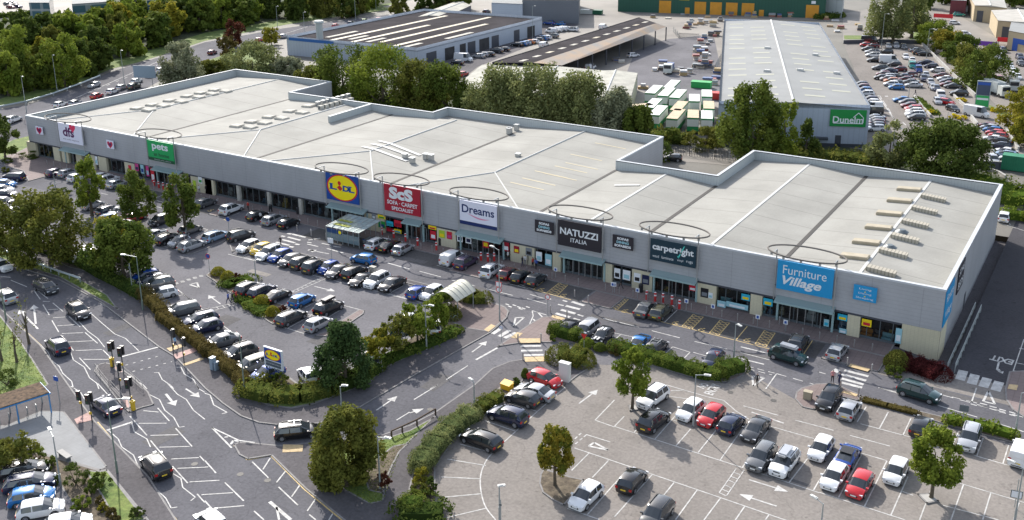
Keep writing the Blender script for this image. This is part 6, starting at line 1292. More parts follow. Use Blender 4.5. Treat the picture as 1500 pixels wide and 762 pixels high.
# ------------------------------------------------------------------ STREET FURNITURE
GALV = mat('galvanised_pole', (.33,.36,.36), rough=.45, metal=.4)
def lamp(base, h, arm, label, group='lamp posts', green=False, twin=False, zb=.1):
    g = G(*base, zb); root = empty('street_lamp', (g.x, g.y, zb), 0, label, 'street lamp', group)
    m = MB(); m.tube((0,0,0),(0,0,1.4),.12,.11,n=10); m.tube((0,0,1.4),(0,0,h),.085,.05,n=8); m.build('column', MATS['pole_green'] if green else GALV, root)
    for s in ((1,-1) if twin else (1,)):
        a = Vector((arm[0]*s, arm[1]*s, 0)); L_ = a.length; u = a.normalized()
        m = MB(); m.tube((0,0,h-.05),(a.x*.9,a.y*.9,h+.12),.035,n=6); m.build('arm', GALV, root)
        ang = math.atan2(u.y, u.x); mt = Matrix.Translation((a.x, a.y, h+.12)) @ Matrix.Rotation(ang, 4, 'Z')
        m = MB(); m.box(-.30,-.14,-.05,.42,.14,.07, mtx=mt); m.box(-.2,-.1,.07,.2,.1,.11, mtx=mt); m.build('lantern', MATS['lamp_head'], root)
    return root
mat('pole_green', (.16,.20,.17), rough=.5); mat('lamp_head', (.60,.60,.57), rough=.4)
for bx, by, tx, ty, arm, lb, gr in [(1015.5,624,1018,549,(1.1,.3),'tall lamp post among the upper double row of the right lot',0),(1074.5,529,1078,475,(.5,-.3),'lamp post at the hedge end beside the dark blue hatchback',0),(1486,765,1496,685,(-1.0,.4),'lamp post at the bottom right corner with a small sign',0),
    (1201,790,1205,738,(-.9,.4),'lamp post cut by the bottom edge below the red hatchback',0),(1487,637,1493,575,(.5,.5),'lamp post on the planted strip at the right edge',0),(557,716,556,640,(1.0,.2),'lamp post in front of the large roadside tree',0),(695,602,697,560,(-.5,.2),'lamp post at the top of the curved hedge',0),
    (89.5,713,78,639,(-1.2,.5),'lamp post between the plaza bench and the parked blue car',0),(172,693,158.5,585,(1.6,.9),'tall green lamp post on the left pavement of the main road',1),(209.5,454,201,376,(-1.8,-.6),'tall green lamp post beside the white hatchback and hedge',1),(359,580,351,490,(-1.4,-.3),'tall green lamp post left of the totem sign',1),
    (376,420,373,381,(.7,.1),'lamp post on the island between dark SUVs',0),(241,312,240,291,(.7,.1),'lamp post between the two right hand slim trees',0),(625,512,626,447,(.8,.1),'white headed lamp post among the small bright trees',0),(9,468,-2,380,(-1,.4),'green lamp post at the left picture edge',1),
    (501,608,500,570,(.4,.2),'lamp post top showing above the large roadside tree',0),(82,280,78,256,(.5,.2),'thin lamp post before the left forecourt',0),(732,470,733,360,(-1.2,.3),'tall lamp post beside the curved shelter carrying two signs',0),(732,762,729,744,(.1,.1),'dark post at the bottom edge of the curved bays',0)]:
    lamp((bx,by), max(3.5, min(10, hgt((bx,by),(tx,ty)))), arm, lb, green=bool(gr))
for i, (bx, by, h) in enumerate([(39,164,9),(84,134,10),(182,120,9),(407,45,9),(521,30,9),(551,15,9),(1122,224,9),(1305,245,8),(1291,70,11),(1357,85,9),(1330,150,7),(780,60,12),(837,28,8),(447,60,10),(1424,128,7),(1386,190,4)]):
    lamp((bx,by), h, (1.2,-.4), '%s from the left of the thin lamp posts in the background' % ordn(i), 'background lamp posts', zb=0)
# bollards in front of the shops
def bollard_proto(c1, c2):
    m = MB(); m.tube((0,0,0),(0,0,.95),.07,n=8); m.tube((0,0,.95),(0,0,.99),.07,.03,n=8); return m.mesh('bollard', [c1])
bp1 = bollard_proto(mat('bollard_steel', (.45,.43,.42), rough=.35, metal=.6), None)
xs = []; x = -186
while x < -22: xs.append(x); x += 2.15
i = 0
for x in xs:
    if any(abs(x-q) < 1.2 for q in (-61.5,-102)): continue
    o = link('bollard', bp1); o.location = (x, 119.45, K+.0); tag(o, 'slim steel bollard in the line between the parking bays and the shop fronts', 'bollard', 'slim steel bollards along the shop fronts')
rw_ = [M['kerb'], flat('bollard_red', (.55,.03,.03)), flat('bollard_white', (.75,.75,.75))]
def redb(k, x, y, lab, zt=1.3):
    g = GT(k, x, y, K); root = empty('red_bollard', (g.x, g.y, K), 0, lab, 'bollard', 'red and white bollards'); m = MB(); m.tube((0,0,0),(0,0,zt),.17,n=10); m.build('post', rw_[1], root)
    m = MB(); m.tube((0,0,zt*.62),(0,0,zt*.78),.178,n=10); m.build('band', rw_[2], root); m = MB(); m.tube((0,0,zt),(0,0,zt+.06),.17,.08,n=10); m.build('cap', rw_[2], root)
for grp, lst in [('before the teal sign entrance', [('23',180,262),('23',227,272),('23',270,278),('23',320,290),('23',362,315)]), ('before the navy lettered white sign', [('M',483,460),('M',558,470),('M',627,465)]), ('before the green sign entrance', [('L2',715,490),('L2',778,520),('L2',840,540),('L2',898,555),('L2',962,560)]), ('before the dark red sign', [('L8',1025,130),('L8',1190,175),('L8',1352,220)]), ('left of the white van at the shops', [('12',45,685),('12',150,710)])]:
    for i, a in enumerate(lst): redb(*a, '%s red and white bollard from the left %s' % (ordn(i), grp))
for i, (k, x, y) in enumerate([('22',921,248),('22',997,278),('22',605,498),('22',733,495),('22',633,600),('22',757,588),('22',878,362),('22',787,335),('24',155,630),('24',292,668),('34',218,70),('34',118,25),('L5',1270,365),('L5',1460,420),('L8',60,150),('L8',262,190),('23',920,400)]):
    g = GT(k, x, y, K); m = MB(); m.tube((0,0,0),(0,0,1.0),.09,n=8); m.tube((0,0,1.0),(0,0,1.08),.10,.06,n=8,m=1); o = m.build('crossing_bollard', [MATS['bollard_steel'], M['white']]); o.location = (g.x, g.y, K)
    tag(o, '%s short crossing bollard, %s' % (ordn(i), ['at the brick build-out','at the brick build-out','at the lane crossing','at the lane crossing','at the lane crossing','at the lane crossing','at the long zebra','at the junction tip','at the right zebra','at the right zebra','at the right zebra','at the right zebra','at the trolley shelter zebra','at the trolley shelter zebra','at the shelter','at the shelter','at the hatched bays'][i]), 'bollard', 'short bollards at the crossings')
# wall-less parking signs before the disabled bays
blue = flat('sign_blue2', lin((40,80,160))); whitep = flat('sign_plate', (.75,.76,.78))
for i, (k, x, y) in enumerate([('22',815,140),('22',1133,225),('23',0,225),('23',128,258),('23',400,320),('23',548,350),('23',797,410),('23',952,440)]):
    g = GT(k, x, y, K); root = empty('bay_sign', (g.x, g.y, K), 0, '%s small white and blue bay sign from the left' % ordn(i), 'sign', 'bay signs on the forecourt'); m = MB(); m.tube((0,0,0),(0,0,1.3),.035,n=6); m.build('post', GALV, root)
    m = MB(); m.box(-.28,-.05,1.0,.28,-.03,1.6); m.build('plate', whitep, root); m = MB(); m.box(-.15,-.06,1.1,.15,-.05,1.45); m.build('symbol', blue, root)
def pole_sign(k, x, y, h, plates, label, name='traffic_sign', zb=K, r=.04):
    g = GT(k, x, y, zb); root = empty(name, (g.x, g.y, zb), math.radians(8), label, 'sign'); m = MB(); m.tube((0,0,0),(0,0,h),r,n=8); m.build('post', GALV, root)
    for sh, z, s, c, c2 in plates:
        m = MB()
        if sh == 'disc': disc(m, 0, z, s, -.07); disc(m, 0, z, s*.75, -.075, m=1); m.tube((0,-.065,z),(0,-.04,z),s,n=20,m=2)
        elif sh == 'tri': k_ = len(m.v); m.v += [(-s,-.07,z-s*.8),(s,-.07,z-s*.8),(0,-.07,z+s),(-s*.6,-.075,z-s*.55),(s*.6,-.075,z-s*.55),(0,-.075,z+s*.55)]; m.f += [(k_,k_+1,k_+2),(k_+3,k_+4,k_+5)]; m.m += [0,1]
        elif sh == 'invtri': k_ = len(m.v); m.v += [(-s,-.07,z+s*.8),(s,-.07,z+s*.8),(0,-.07,z-s),(-s*.6,-.075,z+s*.55),(s*.6,-.075,z+s*.55),(0,-.075,z-s*.55)]; m.f += [(k_+2,k_+1,k_),(k_+5,k_+4,k_+3)]; m.m += [0,1]
        else: m.box(-s,-.08,z-s*.8,s,-.05,z+s*.8); m.box(-s*.85,-.09,z-s*.65,s*.85,-.08,z+s*.65, 1)
        m.build('plate', [c, c2, GALV], root)
    return root
red_ = flat('sign_redring', (.6,.03,.03)); grn = flat('sign_grn', (.02,.25,.09))
pole_sign('22', 500, 318, 3.4, [('disc',2.9,.42,red_,whitep),('sq',3.7,.45,red_,whitep)], 'pole with a red ringed disc and red bordered square near the junction')
pole_sign('22', 771, 352, 2.9, [('disc',2.7,.36,red_,whitep)], 'red ringed round sign at the tip of the brick island')
pole_sign('22', 512, 500, 2.2, [('sq',2.0,.22,blue,whitep)], 'pale pole at the kerb crossing below the junction')
pole_sign('K', 1160, 580, 2.4, [('invtri',2.3,.42,red_,red_)], 'red sign on the lane kerb in front of the rounded bushes')
pole_sign('23', 568, 655, 2.4, [('invtri',2.2,.35,red_,whitep)], 'red triangular sign in the hedge under the blue hatchback')
pole_sign('A', 55, 150, 2.9, [('disc',2.7,.42,red_,blue)], 'round red and blue sign at the tip of the golden shrub island')
pole_sign('L5', 340, 420, 3.0, [('disc',2.8,.38,blue,blue)], 'round blue sign beside the turning dark grey SUV')
pole_sign('L8', 338, 480, 3.6, [('sq',3.2,.5,whitep,whitep)], 'pale square sign on a post beside the long parking row')
pole_sign('D', 490, 700, 2.8, [('sq',2.4,.5,whitep,whitep)], 'white notice plate below the lamp among the bright trees')
pole_sign('34', 795, 240, 2.6, [('sq',2.2,.45,M['frame'],M['frame'])], 'dark rectangular sign seen from behind on the planted strip')
pole_sign('20', 740, 215, 4.2, [('sq',3.6,.2,M['frame'],M['frame'])], 'slim blue grey pole beside the blue hatchback', r=.06)
pole_sign('34', 1090, 690, 3.0, [('sq',1.4,.5,M['frame'],whitep)], 'pair of grey plates at the bottom right lamp post')
pole_sign('30', 335, 110, 3.4, [('sq',3.1,.35,blue,blue)], 'blue sign on a pole beside the cycle shelter')
pole_sign('32', 510, 775, 2.4, [('sq',1.9,.12,M['frame'],M['frame'])], 'short dark post at the bottom edge by the curved bays')
g1 = GT('L3', 480, 770, K); root = empty('road_sign', (g1.x, g1.y, K), 0, 'grey backed road sign on two posts under the yellow green tree', 'sign'); m = MB()
for s in (-.6,.6): m2 = MB(); m2.tube((s,0,0),(s,0,3.2),.06,n=8); m2.build('post', GALV, root)
m.box(-.9,-.08,2.0,.9,-.02,3.4); m.build('plate', mat('sign_back', (.25,.32,.38), rough=.5), root)
g1 = GT('00', 815, 478, 0); root = empty('road_sign', (g1.x, g1.y, 0), R_(25), 'large grey road sign on posts beside the queueing cars', 'sign'); m = MB()
for s in (-2,2): m2 = MB(); m2.tube((s,0,0),(s,0,3.5),.1,n=8); m2.build('post', GALV, root)
m.box(-3.2,-.1,2.2,3.2,0,5.6); m.build('plate', MATS['sign_back'], root)
# traffic lights
def tlight(k, x, y, h, label, rz=0, heads=1):
    g = GT(k, x, y, K); root = empty('traffic_light', (g.x, g.y, K), R_(rz), label, 'traffic light', 'traffic lights at the crossing')
    m = MB(); m.tube((0,0,0),(0,0,h),.07,n=8); m.build('pole', MATS['pole_dark'], root)
    for i in range(heads):
        s = (1,-1)[i]; m = MB(); m.box(-.22,-.28*s-.13,h-1.05,.22,-.28*s+.13,h+.08); m.build('signal_head', M['black'], root)
        for j, c in enumerate(((.10,.015,.015),(.10,.06,.015),(.015,.07,.03))):
            m = MB(); m.tube((0,-.41*s,h-.15-.33*j),(0,-.44*s,h-.15-.33*j),.10,n=12); m.build('signal_lens', flat('lens%d' % j, c), root)
    m = MB(); m.box(-.14,-.16,1.0,.14,-.05,1.3); m.build('push_button_box', flat('button_yellow', (.65,.42,.02)), root)
mat('pole_dark', (.06,.065,.07), rough=.5)
for k, x, y, h, rz, lb in [('20',635,640,3.3,20,'traffic light nearest the stop line on the central island'),('20',690,670,3.3,20,'second traffic light from the stop line on the central island'),('20',672,762,3.2,200,'third traffic light on the central island by the railings'),('30',735,130,3.5,200,'traffic light beside the yellow box at the island tip'),('20',968,565,3.2,160,'left traffic light on the hedge side of the crossing'),('20',1028,615,3.2,160,'right traffic light on the hedge side of the crossing'),('30',515,215,3.4,20,'tall traffic light on the left pavement'),('30',460,155,2.6,20,'shorter traffic light on the left pavement')]:
    tlight(k, x, y, h, lb, rz, 2 if h > 3.25 else 1)
for k, x, y, lb in [('20',628,635,'yellow bollard on the upper end of the central island'),('30',745,148,'yellow bollard at the lower tip of the central island')]:
    g = GT(k, x, y, K); m = MB(); m.box(-.18,-.18,0,.18,.18,.9); m.box(-.22,-.22,.9,.22,.22,1.15); m.tube((0,0,1.15),(0,0,1.3),.16,.05,n=10); o = m.build('keep_left_bollard', MATS['button_yellow']); o.location = (g.x, g.y, K); tag(o, lb, 'bollard', 'yellow island bollards')
def railing(pts, h, label, m=None, name='railing', step=2.0, z=K, rails=(1.0,), r=.03):
    P = [Vector((p[0], p[1], z)) for p in pts]; root = empty(name, P[0], 0, label, 'railing'); rl = MB()
    for a, c in zip(P, P[1:]):
        for q in rails: rl.tube(a-P[0]+Vector((0,0,h*q)), c-P[0]+Vector((0,0,h*q)), r, n=6)
    rl.build('rail', m or GALV, root)
    for a, c in zip(P, P[1:]):
        n_ = max(1, int((c-a).length/step))
        for i in range(n_+1 if c is P[-1] else n_):
            q = a.lerp(c, i/n_)-P[0]; pm = MB(); pm.tube(q, q+Vector((0,0,h)), r*1.1, n=6); pm.build('post', m or GALV, root)
    return root
M['raild'] = mat('railing_dark', (.17,.17,.17), rough=.6)
railing([GT('20',*p) for p in [(535,665),(560,700),(610,762)]], 1.0, 'left guard railing on the central island', rails=(1.0,.5,.15), m=M['raild'], r=.022)
railing([GT('20',*p) for p in [(690,680),(760,740),(800,775)]], 1.0, 'right guard railing on the central island', rails=(1.0,.5,.15), m=M['raild'], r=.022)
railing([GT('30',*p) for p in [(620,30),(680,95),(705,135)]], 1.0, 'lower guard railing beside the navy saloon', rails=(1.0,.5,.15), m=M['raild'], r=.022)
railing([GT('20',*p) for p in [(-60,-10),(60,25),(200,80),(330,130),(450,170)]], .75, 'steel crash barrier along the grass verge of the main road', m=mat('barrier', (.42,.47,.48), rough=.4, metal=.5), name='crash_barrier', rails=(1.0,.8), r=.09)
railing([GT('00',*p) for p in [(0,610),(150,580),(300,535),(450,480),(560,435)]], .8, 'steel crash barrier beside the dual carriageway', m=MATS['barrier'], name='crash_barrier', rails=(1.0,.8), r=.12, z=0, step=6)
railing([GT('32',*p) for p in [(-100,305),(-40,278),(42,240),(145,180)]], .75, 'low wooden knee rail along the grass by the access road', m=mat('timber_dark', (.09,.06,.04), rough=.9), name='knee_rail', rails=(1.0,), r=.09, step=2.8)
railing([(-13.9,119.2),(-13.9,140)], 1.15, 'inner grey handrail of the sunken side path', z=-.4, rails=(1.0,.55), r=.05)
railing([(-13.0,118.8),(-13.0,138.5)], 1.15, 'outer grey handrail beside the dark side road', z=0, rails=(1.0,.55), r=.05)
g0 = GT('24',452,505,.4); g2 = GT('24',548,560,-.2)
# totem sign
g = GT('C', 175, 440, K); g2 = GT('C', 262, 455, K)
tl_ = T('21',323,515); br_ = T('21',436,672)
yT = 76.6
g = GT('21', 445, 735, K); yT = g.y
x0, z1 = W(*T('21',325,522), yT); x1, z0 = W(*T('21',434,655), yT)
root = empty('totem_sign', ((x0+x1)/2, yT, K), 0, 'blue totem sign with a yellow disc above dark text panels beside the pine', 'sign')
m = MB(); m.box(x0,yT,z0-.2,x1,yT+.25,z1); part(m, 'panel', flat('totem_white', (.65,.68,.72)), root)
zm = z1-(z1-z0)*.66; m = MB(); m.box(x0+.12,yT-.01,zm,x1-.12,yT,z1-.12); part(m, 'blue_face', MATS['sign_blue'], root)
P_lidl(root, x0+.14, x1-.14, zm+.02, z1-.14, yT-.03)
for i in range(2):
    a = zm-.12-(z1-z0)*.16*i; m = MB(); m.box(x0+.2,yT-.012,a-(z1-z0)*.13,x1-.2,yT-.002,a); part(m, 'text_panel', flat('totem_dark', (.07,.09,.12)), root)
txt('OPEN', x0+.35, zm-.5, x1-.35, zm-.25, yT-.02, cm['grey'], root, .02)
txt('8-10', x0+.35, zm-1.2, x1-.35, zm-.85, yT-.02, cm['grey'], root, .02)
for s in (x0+.05, x1-.17): m = MB(); m.box(s,yT+.05,0,s+.14,yT+.2,z0); part(m, 'leg', M['frame'], root)
# teal banner
a = GT('D', 90, 800, K); c = GT('D', 420, 700, K); d = Vector((c.x-a.x, c.y-a.y, 0)); Ln = d.length; root = empty('banner', (a.x, a.y, K), math.atan2(d.y, d.x), 'teal banner on posts below the small bright trees', 'banner')
m = MB(); m.box(0,-.03,.7,Ln,.03,2.3); m.build('cloth', flat('banner_teal', lin((10,80,110))), root); m = MB(); disc(m, Ln*.82, 1.6, .42, -.04); m.build('yellow_spot', MATS['ink_yellow'], root)
for i, s in enumerate(('THIS WAY', 'TO SHOP')): 
    me = text_mesh(s, .02); me.transform(Matrix.Translation((Ln*.4, -.045, 1.8-.55*i)) @ Matrix.Rotation(R_(90), 4, 'X') @ Matrix.Scale(.5, 4)); me.materials.clear(); me.materials.append(cm['white']); link('lettering', me, root)
for x in (0, Ln/2, Ln): m = MB(); m.tube((x,0,0),(x,0,2.4),.05,n=6); m.build('post', GALV, root)
# curved canopy over the cycle stands (barrel roof)
c0 = GT('D', 545, 235, 2.7); c1 = GT('D', 815, 320, 2.4); c2 = GT('D', 1025, 185, 2.6); c3 = GT('D', 790, 90, 2.6)
root = empty('cycle_canopy', (c0.x, c0.y, K), 0, 'cream barrel vaulted canopy over cycle racks at the road corner', 'canopy')
nx, N_ = 10, 12; mb = MB(); ribs = MB()
def cpt(u, v):   # u along the front edge c0->c1, v depth to c3/c2 ; arched across u
    a = Vector(c0).lerp(Vector(c1), u); b_ = Vector(c3).lerp(Vector(c2), u); p = a.lerp(b_, v); p.z = 2.3+1.15*math.sin(math.pi*min(1, max(0, u*.92+.04))); return p
for i in range(N_):
    for j in range(nx):
        mb.quad(cpt(i/N_, j/nx), cpt((i+1)/N_, j/nx), cpt((i+1)/N_, (j+1)/nx), cpt(i/N_, (j+1)/nx))
part(mb, 'vault', mat('canopy_cream', (.58,.56,.46), rough=.5), root)
for j in range(0, nx+1, 2):
    rb_ = MB()
    for i in range(N_): rb_.tube(cpt(i/N_, j/nx)+Vector((0,0,.03)), cpt((i+1)/N_, j/nx)+Vector((0,0,.03)), .035, n=5)
    part(rb_, 'rib', MATS['rooflight_white'], root)
for u, v in ((.05,.1),(.95,.1),(.05,.9),(.95,.9)): p = cpt(u, v); m = MB(); m.tube((p.x,p.y,K),(p.x,p.y,p.z),.06,n=8); part(m, 'post', GALV, root)
for i in range(5):
    p = cpt(.25+.13*i, .3); g = Vector((p.x+1.2, p.y-2.2, K)); root = empty('cycle_stand', g, R_(70), '%s steel hoop cycle stand from the left under the cream canopy' % ordn(i), 'cycle stand', 'cycle stands at the canopy'); m = MB(); pts = [Vector((-.4,0,0))]+[Vector((.4*math.cos(t), 0, .45+.35*math.sin(t))) for t in [math.pi*(1-q/8) for q in range(9)]]+[Vector((.4,0,0))]
    for a, b_ in zip(pts, pts[1:]): m.tube(a, b_, .03, n=6)
    m.build('hoop', GALV, root)
# scooters
for i, (x, y, c) in enumerate([(775,440,'dark_grey'),(715,410,'white')]):
    g = GT('D', x, y, K); root = empty('scooter', (g.x, g.y, K), R_(20+60*i), ['dark motor scooter parked beside the cream canopy', 'white motor scooter parked beside the bright tree'][i], 'scooter')
    for x_ in (-.6,.6): m = MB(); m.tube((x_,-.06,.25),(x_,.06,.25),.25,n=14); m.build('wheel', M['tyre'], root)
    m = MB(); m.box(-.7,-.15,.35,.1,.15,.7); m.box(.35,-.2,.3,.5,.2,.95); m.box(-.1,-.15,.28,.4,.15,.36); m.build('body', carpaint(c), root); m = MB(); m.box(-.6,-.13,.7,.05,.13,.8); m.build('seat', M['black'], root); m = MB(); m.tube((.45,0,.9),(.38,0,1.1),.03,n=6); m.tube((.38,-.3,1.1),(.38,.3,1.1),.025,n=6); m.build('handlebar', M['black'], root)
# trolley shelter at the shop front
a = GT('11',690,640,K); c = GT('11',878,690,K); e = GT('11',965,600,K); xa_, xb_ = a.x, c.x; ya, yb = 114.7, 120.2
xa_ = GT('L8',300,200,K).x; xb_ = GT('L8',755,300,K).x
root = empty('trolley_shelter', ((xa_+xb_)/2, 117, K), 0, 'glass and steel trolley shelter with mossy roof below the blue and yellow sign', 'shelter')
m = MB(); m.quad((xa_,ya,2.6),(xb_,ya,2.6),(xb_,yb,3.0),(xa_,yb,3.0)); m.quad((xa_,yb,2.96),(xb_,yb,2.96),(xb_,ya,2.56),(xa_,ya,2.56)); part(m, 'roof_glazing', mat('shelter_glass', (.30,.37,.37), rough=.2, var=.2, scale=.8), root)
m = MB(); m.box(xa_+.6,ya+1.0,2.72,xa_+3.8,ya+1.9,2.76); m.box(xa_+.3,ya+2.6,2.84,xa_+3.0,ya+3.3,2.88); part(m, 'moss_patch', mat('moss', (.25,.27,.05), rough=1, var=.4, scale=2), root)
n_ = 6
for i in range(n_+1):
    x = xa_+(xb_-xa_)*i/n_; m = MB(); m.tube((x,ya,K),(x,ya,2.6),.06,n=6); m.tube((x,yb,K),(x,yb,3.0),.06,n=6); m.tube((x,ya,2.62),(x,yb,3.02),.05,n=6); part(m, 'frame', GALV, root)
for j in range(5): y = ya+(yb-ya)*j/4; z = 2.62+.4*j/4; m = MB(); m.tube((xa_,y,z),(xb_,y,z),.045,n=6); part(m, 'purlin', GALV, root)
m = MB(); m.box(xa_+.1,ya+.02,.5,xb_-.1,ya+.05,1.9); part(m, 'front_glazing', mat('clear_panel', (.16,.22,.24), rough=.1, spec=.8), root); m = MB(); m.box(xa_+.2,ya-.05,1.7,xa_+(xb_-xa_)*.5,ya,2.4); part(m, 'blue_banner', flat('ban_blue', lin((10,60,110))), root); m = MB(); disc(m, xa_+(xb_-xa_)*.43, 2.05, .3, ya-.07); part(m, 'yellow_spot', MATS['ink_yellow'], root)
for r_ in range(3):
    g = Vector((xa_+1.5+r_*2.6, 117.5, K)); root = empty('trolley_row', g, R_(90), '%s nested row of steel trolleys from the left inside the glass shelter' % ordn(r_), 'trolleys', 'trolley rows'); m = MB()
    for i in range(5): m.box(-1.5+i*.4,-.3,.45,-1.45+i*.4,.3,1.0)
    m.box(-1.5,-.3,.42,.5,.3,.46); m.build('baskets', GALV, root); m = MB(); m.box(-1.55,-.3,.98,-1.5,.3,1.04); m.build('handle', MATS['sign_blue'], root)
# cycle shelter lower left
a = GT('30', 35, 250, K); c = GT('30', 290, 165, K); d = Vector((c.x-a.x, c.y-a.y, 0)); Ln = d.length; ang = math.atan2(d.y, d.x)
root = empty('cycle_shelter', (a.x, a.y, K), ang, 'flat roofed cycle shelter with brown sedum roof and blue edge beside the plaza', 'shelter')
m = MB(); m.box(-3,0,2.3,Ln+.2,3.4,2.42); m.box(-2.9,.1,2.42,Ln+.1,3.3,2.5,1); m.build('roof', [flat('edge_blue', lin((60,130,185))), mat('sedum', (.10,.065,.04), rough=1, var=.5, scale=2, fine=.3)], root)
for x in (-2.5, Ln/2-1, Ln): 
    for y in (.15, 3.2): m = MB(); m.box(x-.06,y-.06,0,x+.06,y+.06,2.3); m.build('post', MATS['edge_blue'] if y < 1 else GALV, root)
for i in range(6):
    q = Matrix.Rotation(ang, 4, 'Z') @ Vector((.4+i*.95-1.5, 1.6, 0)); r2 = empty('cycle_stand', (a.x+q.x, a.y+q.y, K+.02), ang+R_(80), '%s steel cycle stand from the left under the sedum roofed shelter' % ordn(i), 'cycle stand', 'cycle stands under the shelter'); m = MB()
    pts = [Vector((-.4,0,0)), Vector((-.4,0,.6)), Vector((-.2,0,.8)), Vector((.2,0,.8)), Vector((.4,0,.6)), Vector((.4,0,0))]
    for p, q_ in zip(pts, pts[1:]): m.tube(p, q_, .03, n=6)
    m.build('hoop', GALV, r2)
# benches, bins, cabinets
for k, p, q, lb in [('30',(335,395),(390,435),'low concrete bench near the middle of the plaza'),('30',(140,345),(185,385),'low concrete bench beside the plaza litter bin')]:
    a = GT(k, *p, K); c = GT(k, *q, K); d = c-a; root = empty('bench', (a.x, a.y, K), math.atan2(d.y, d.x), lb, 'bench', 'plaza benches'); L_ = Vector((d.x, d.y)).length
    m = MB(); m.box(0,-.3,.40,L_,.3,.52); m.build('seat', M['conc'], root)
    for x in (.2, L_-.35): m = MB(); m.box(x,-.22,0,x+.15,.22,.40); m.build('support', M['frame'], root)
def bin_(k, x, y, lb, c=None, r=.32, h=1.1, zb=K):
    g = GT(k, x, y, zb); root = empty('litter_bin', (g.x, g.y, zb), 0, lb, 'litter bin'); m = MB(); m.tube((0,0,0),(0,0,h),r,n=14); m.build('drum', c or M['black'], root); m = MB(); m.tube((0,0,h),(0,0,h+.12),r*1.05,r*.7,n=14); m.build('lid', whitep if c is None and k == '30' else M['black'], root)
bin_('30', 137, 345, 'round dark bin with a pale lid on the plaza'); bin_('M', 38, 290, 'black bin against the cream wall left of the white van'); bin_('23', 147, 220, 'black bin before the cream wall at the teal sign'); bin_('L5', 1283, 125, 'black bin before the glazed shop front'); bin_('L5', 905, 90, 'tall black bin behind the black hatchback at the shops')
for k, x, y, w_, h_, c, lb in [('21',48,650,.5,1.5,'sign_back','grey roadside cabinet at the end of the brown hedge'),('21',68,655,.25,1.0,'sign_back','small grey cabinet beside the taller roadside cabinet'),('33',1078,85,.9,.9,'rooflight_beige','beige utility cabinet on the brick island by the zebra'),('22',866,715,1.3,2.3,'lamp_head','large pale grey cabinet beside the red hatchback'),('L8',905,640,.9,.8,'rooflight_white','white cabinet behind the long parking row'),('22',542,760,.01,.01,'button_yellow',None)]:
    if lb is None: continue
    g = GT(k, x, y, K); root = empty('utility_cabinet', (g.x, g.y, K), 0, lb, 'cabinet'); m = MB(); m.box(-w_/2,-.3,0,w_/2,.3,h_); m.build('body', MATS[c], root); m = MB(); m.box(-w_/2-.04,-.34,h_,w_/2+.04,.34,h_+.06); m.build('lid', MATS[c], root); m = MB(); m.box(-w_/2+.06,-.32,.1,w_/2-.06,-.30,h_-.1); m.build('door', MATS[c], root)
g = GT('32', 543, 28, K); root = empty('grit_bin', (g.x, g.y, K), R_(-5), 'bright yellow grit bin at the corner above the dark grey hatchback', 'grit bin'); m = MB(); m.box(-.62,-.42,0,.62,.42,.62); m.build('body', flat('grit_yellow', (.75,.42,.01)), root); m = MB(); m.quad((-.66,-.46,.66),(.66,-.46,.66),(.66,.46,.88),(-.66,.46,.88)); m.box(-.66,-.46,.60,.66,.46,.66); m.build('lid', MATS['grit_yellow'], root)
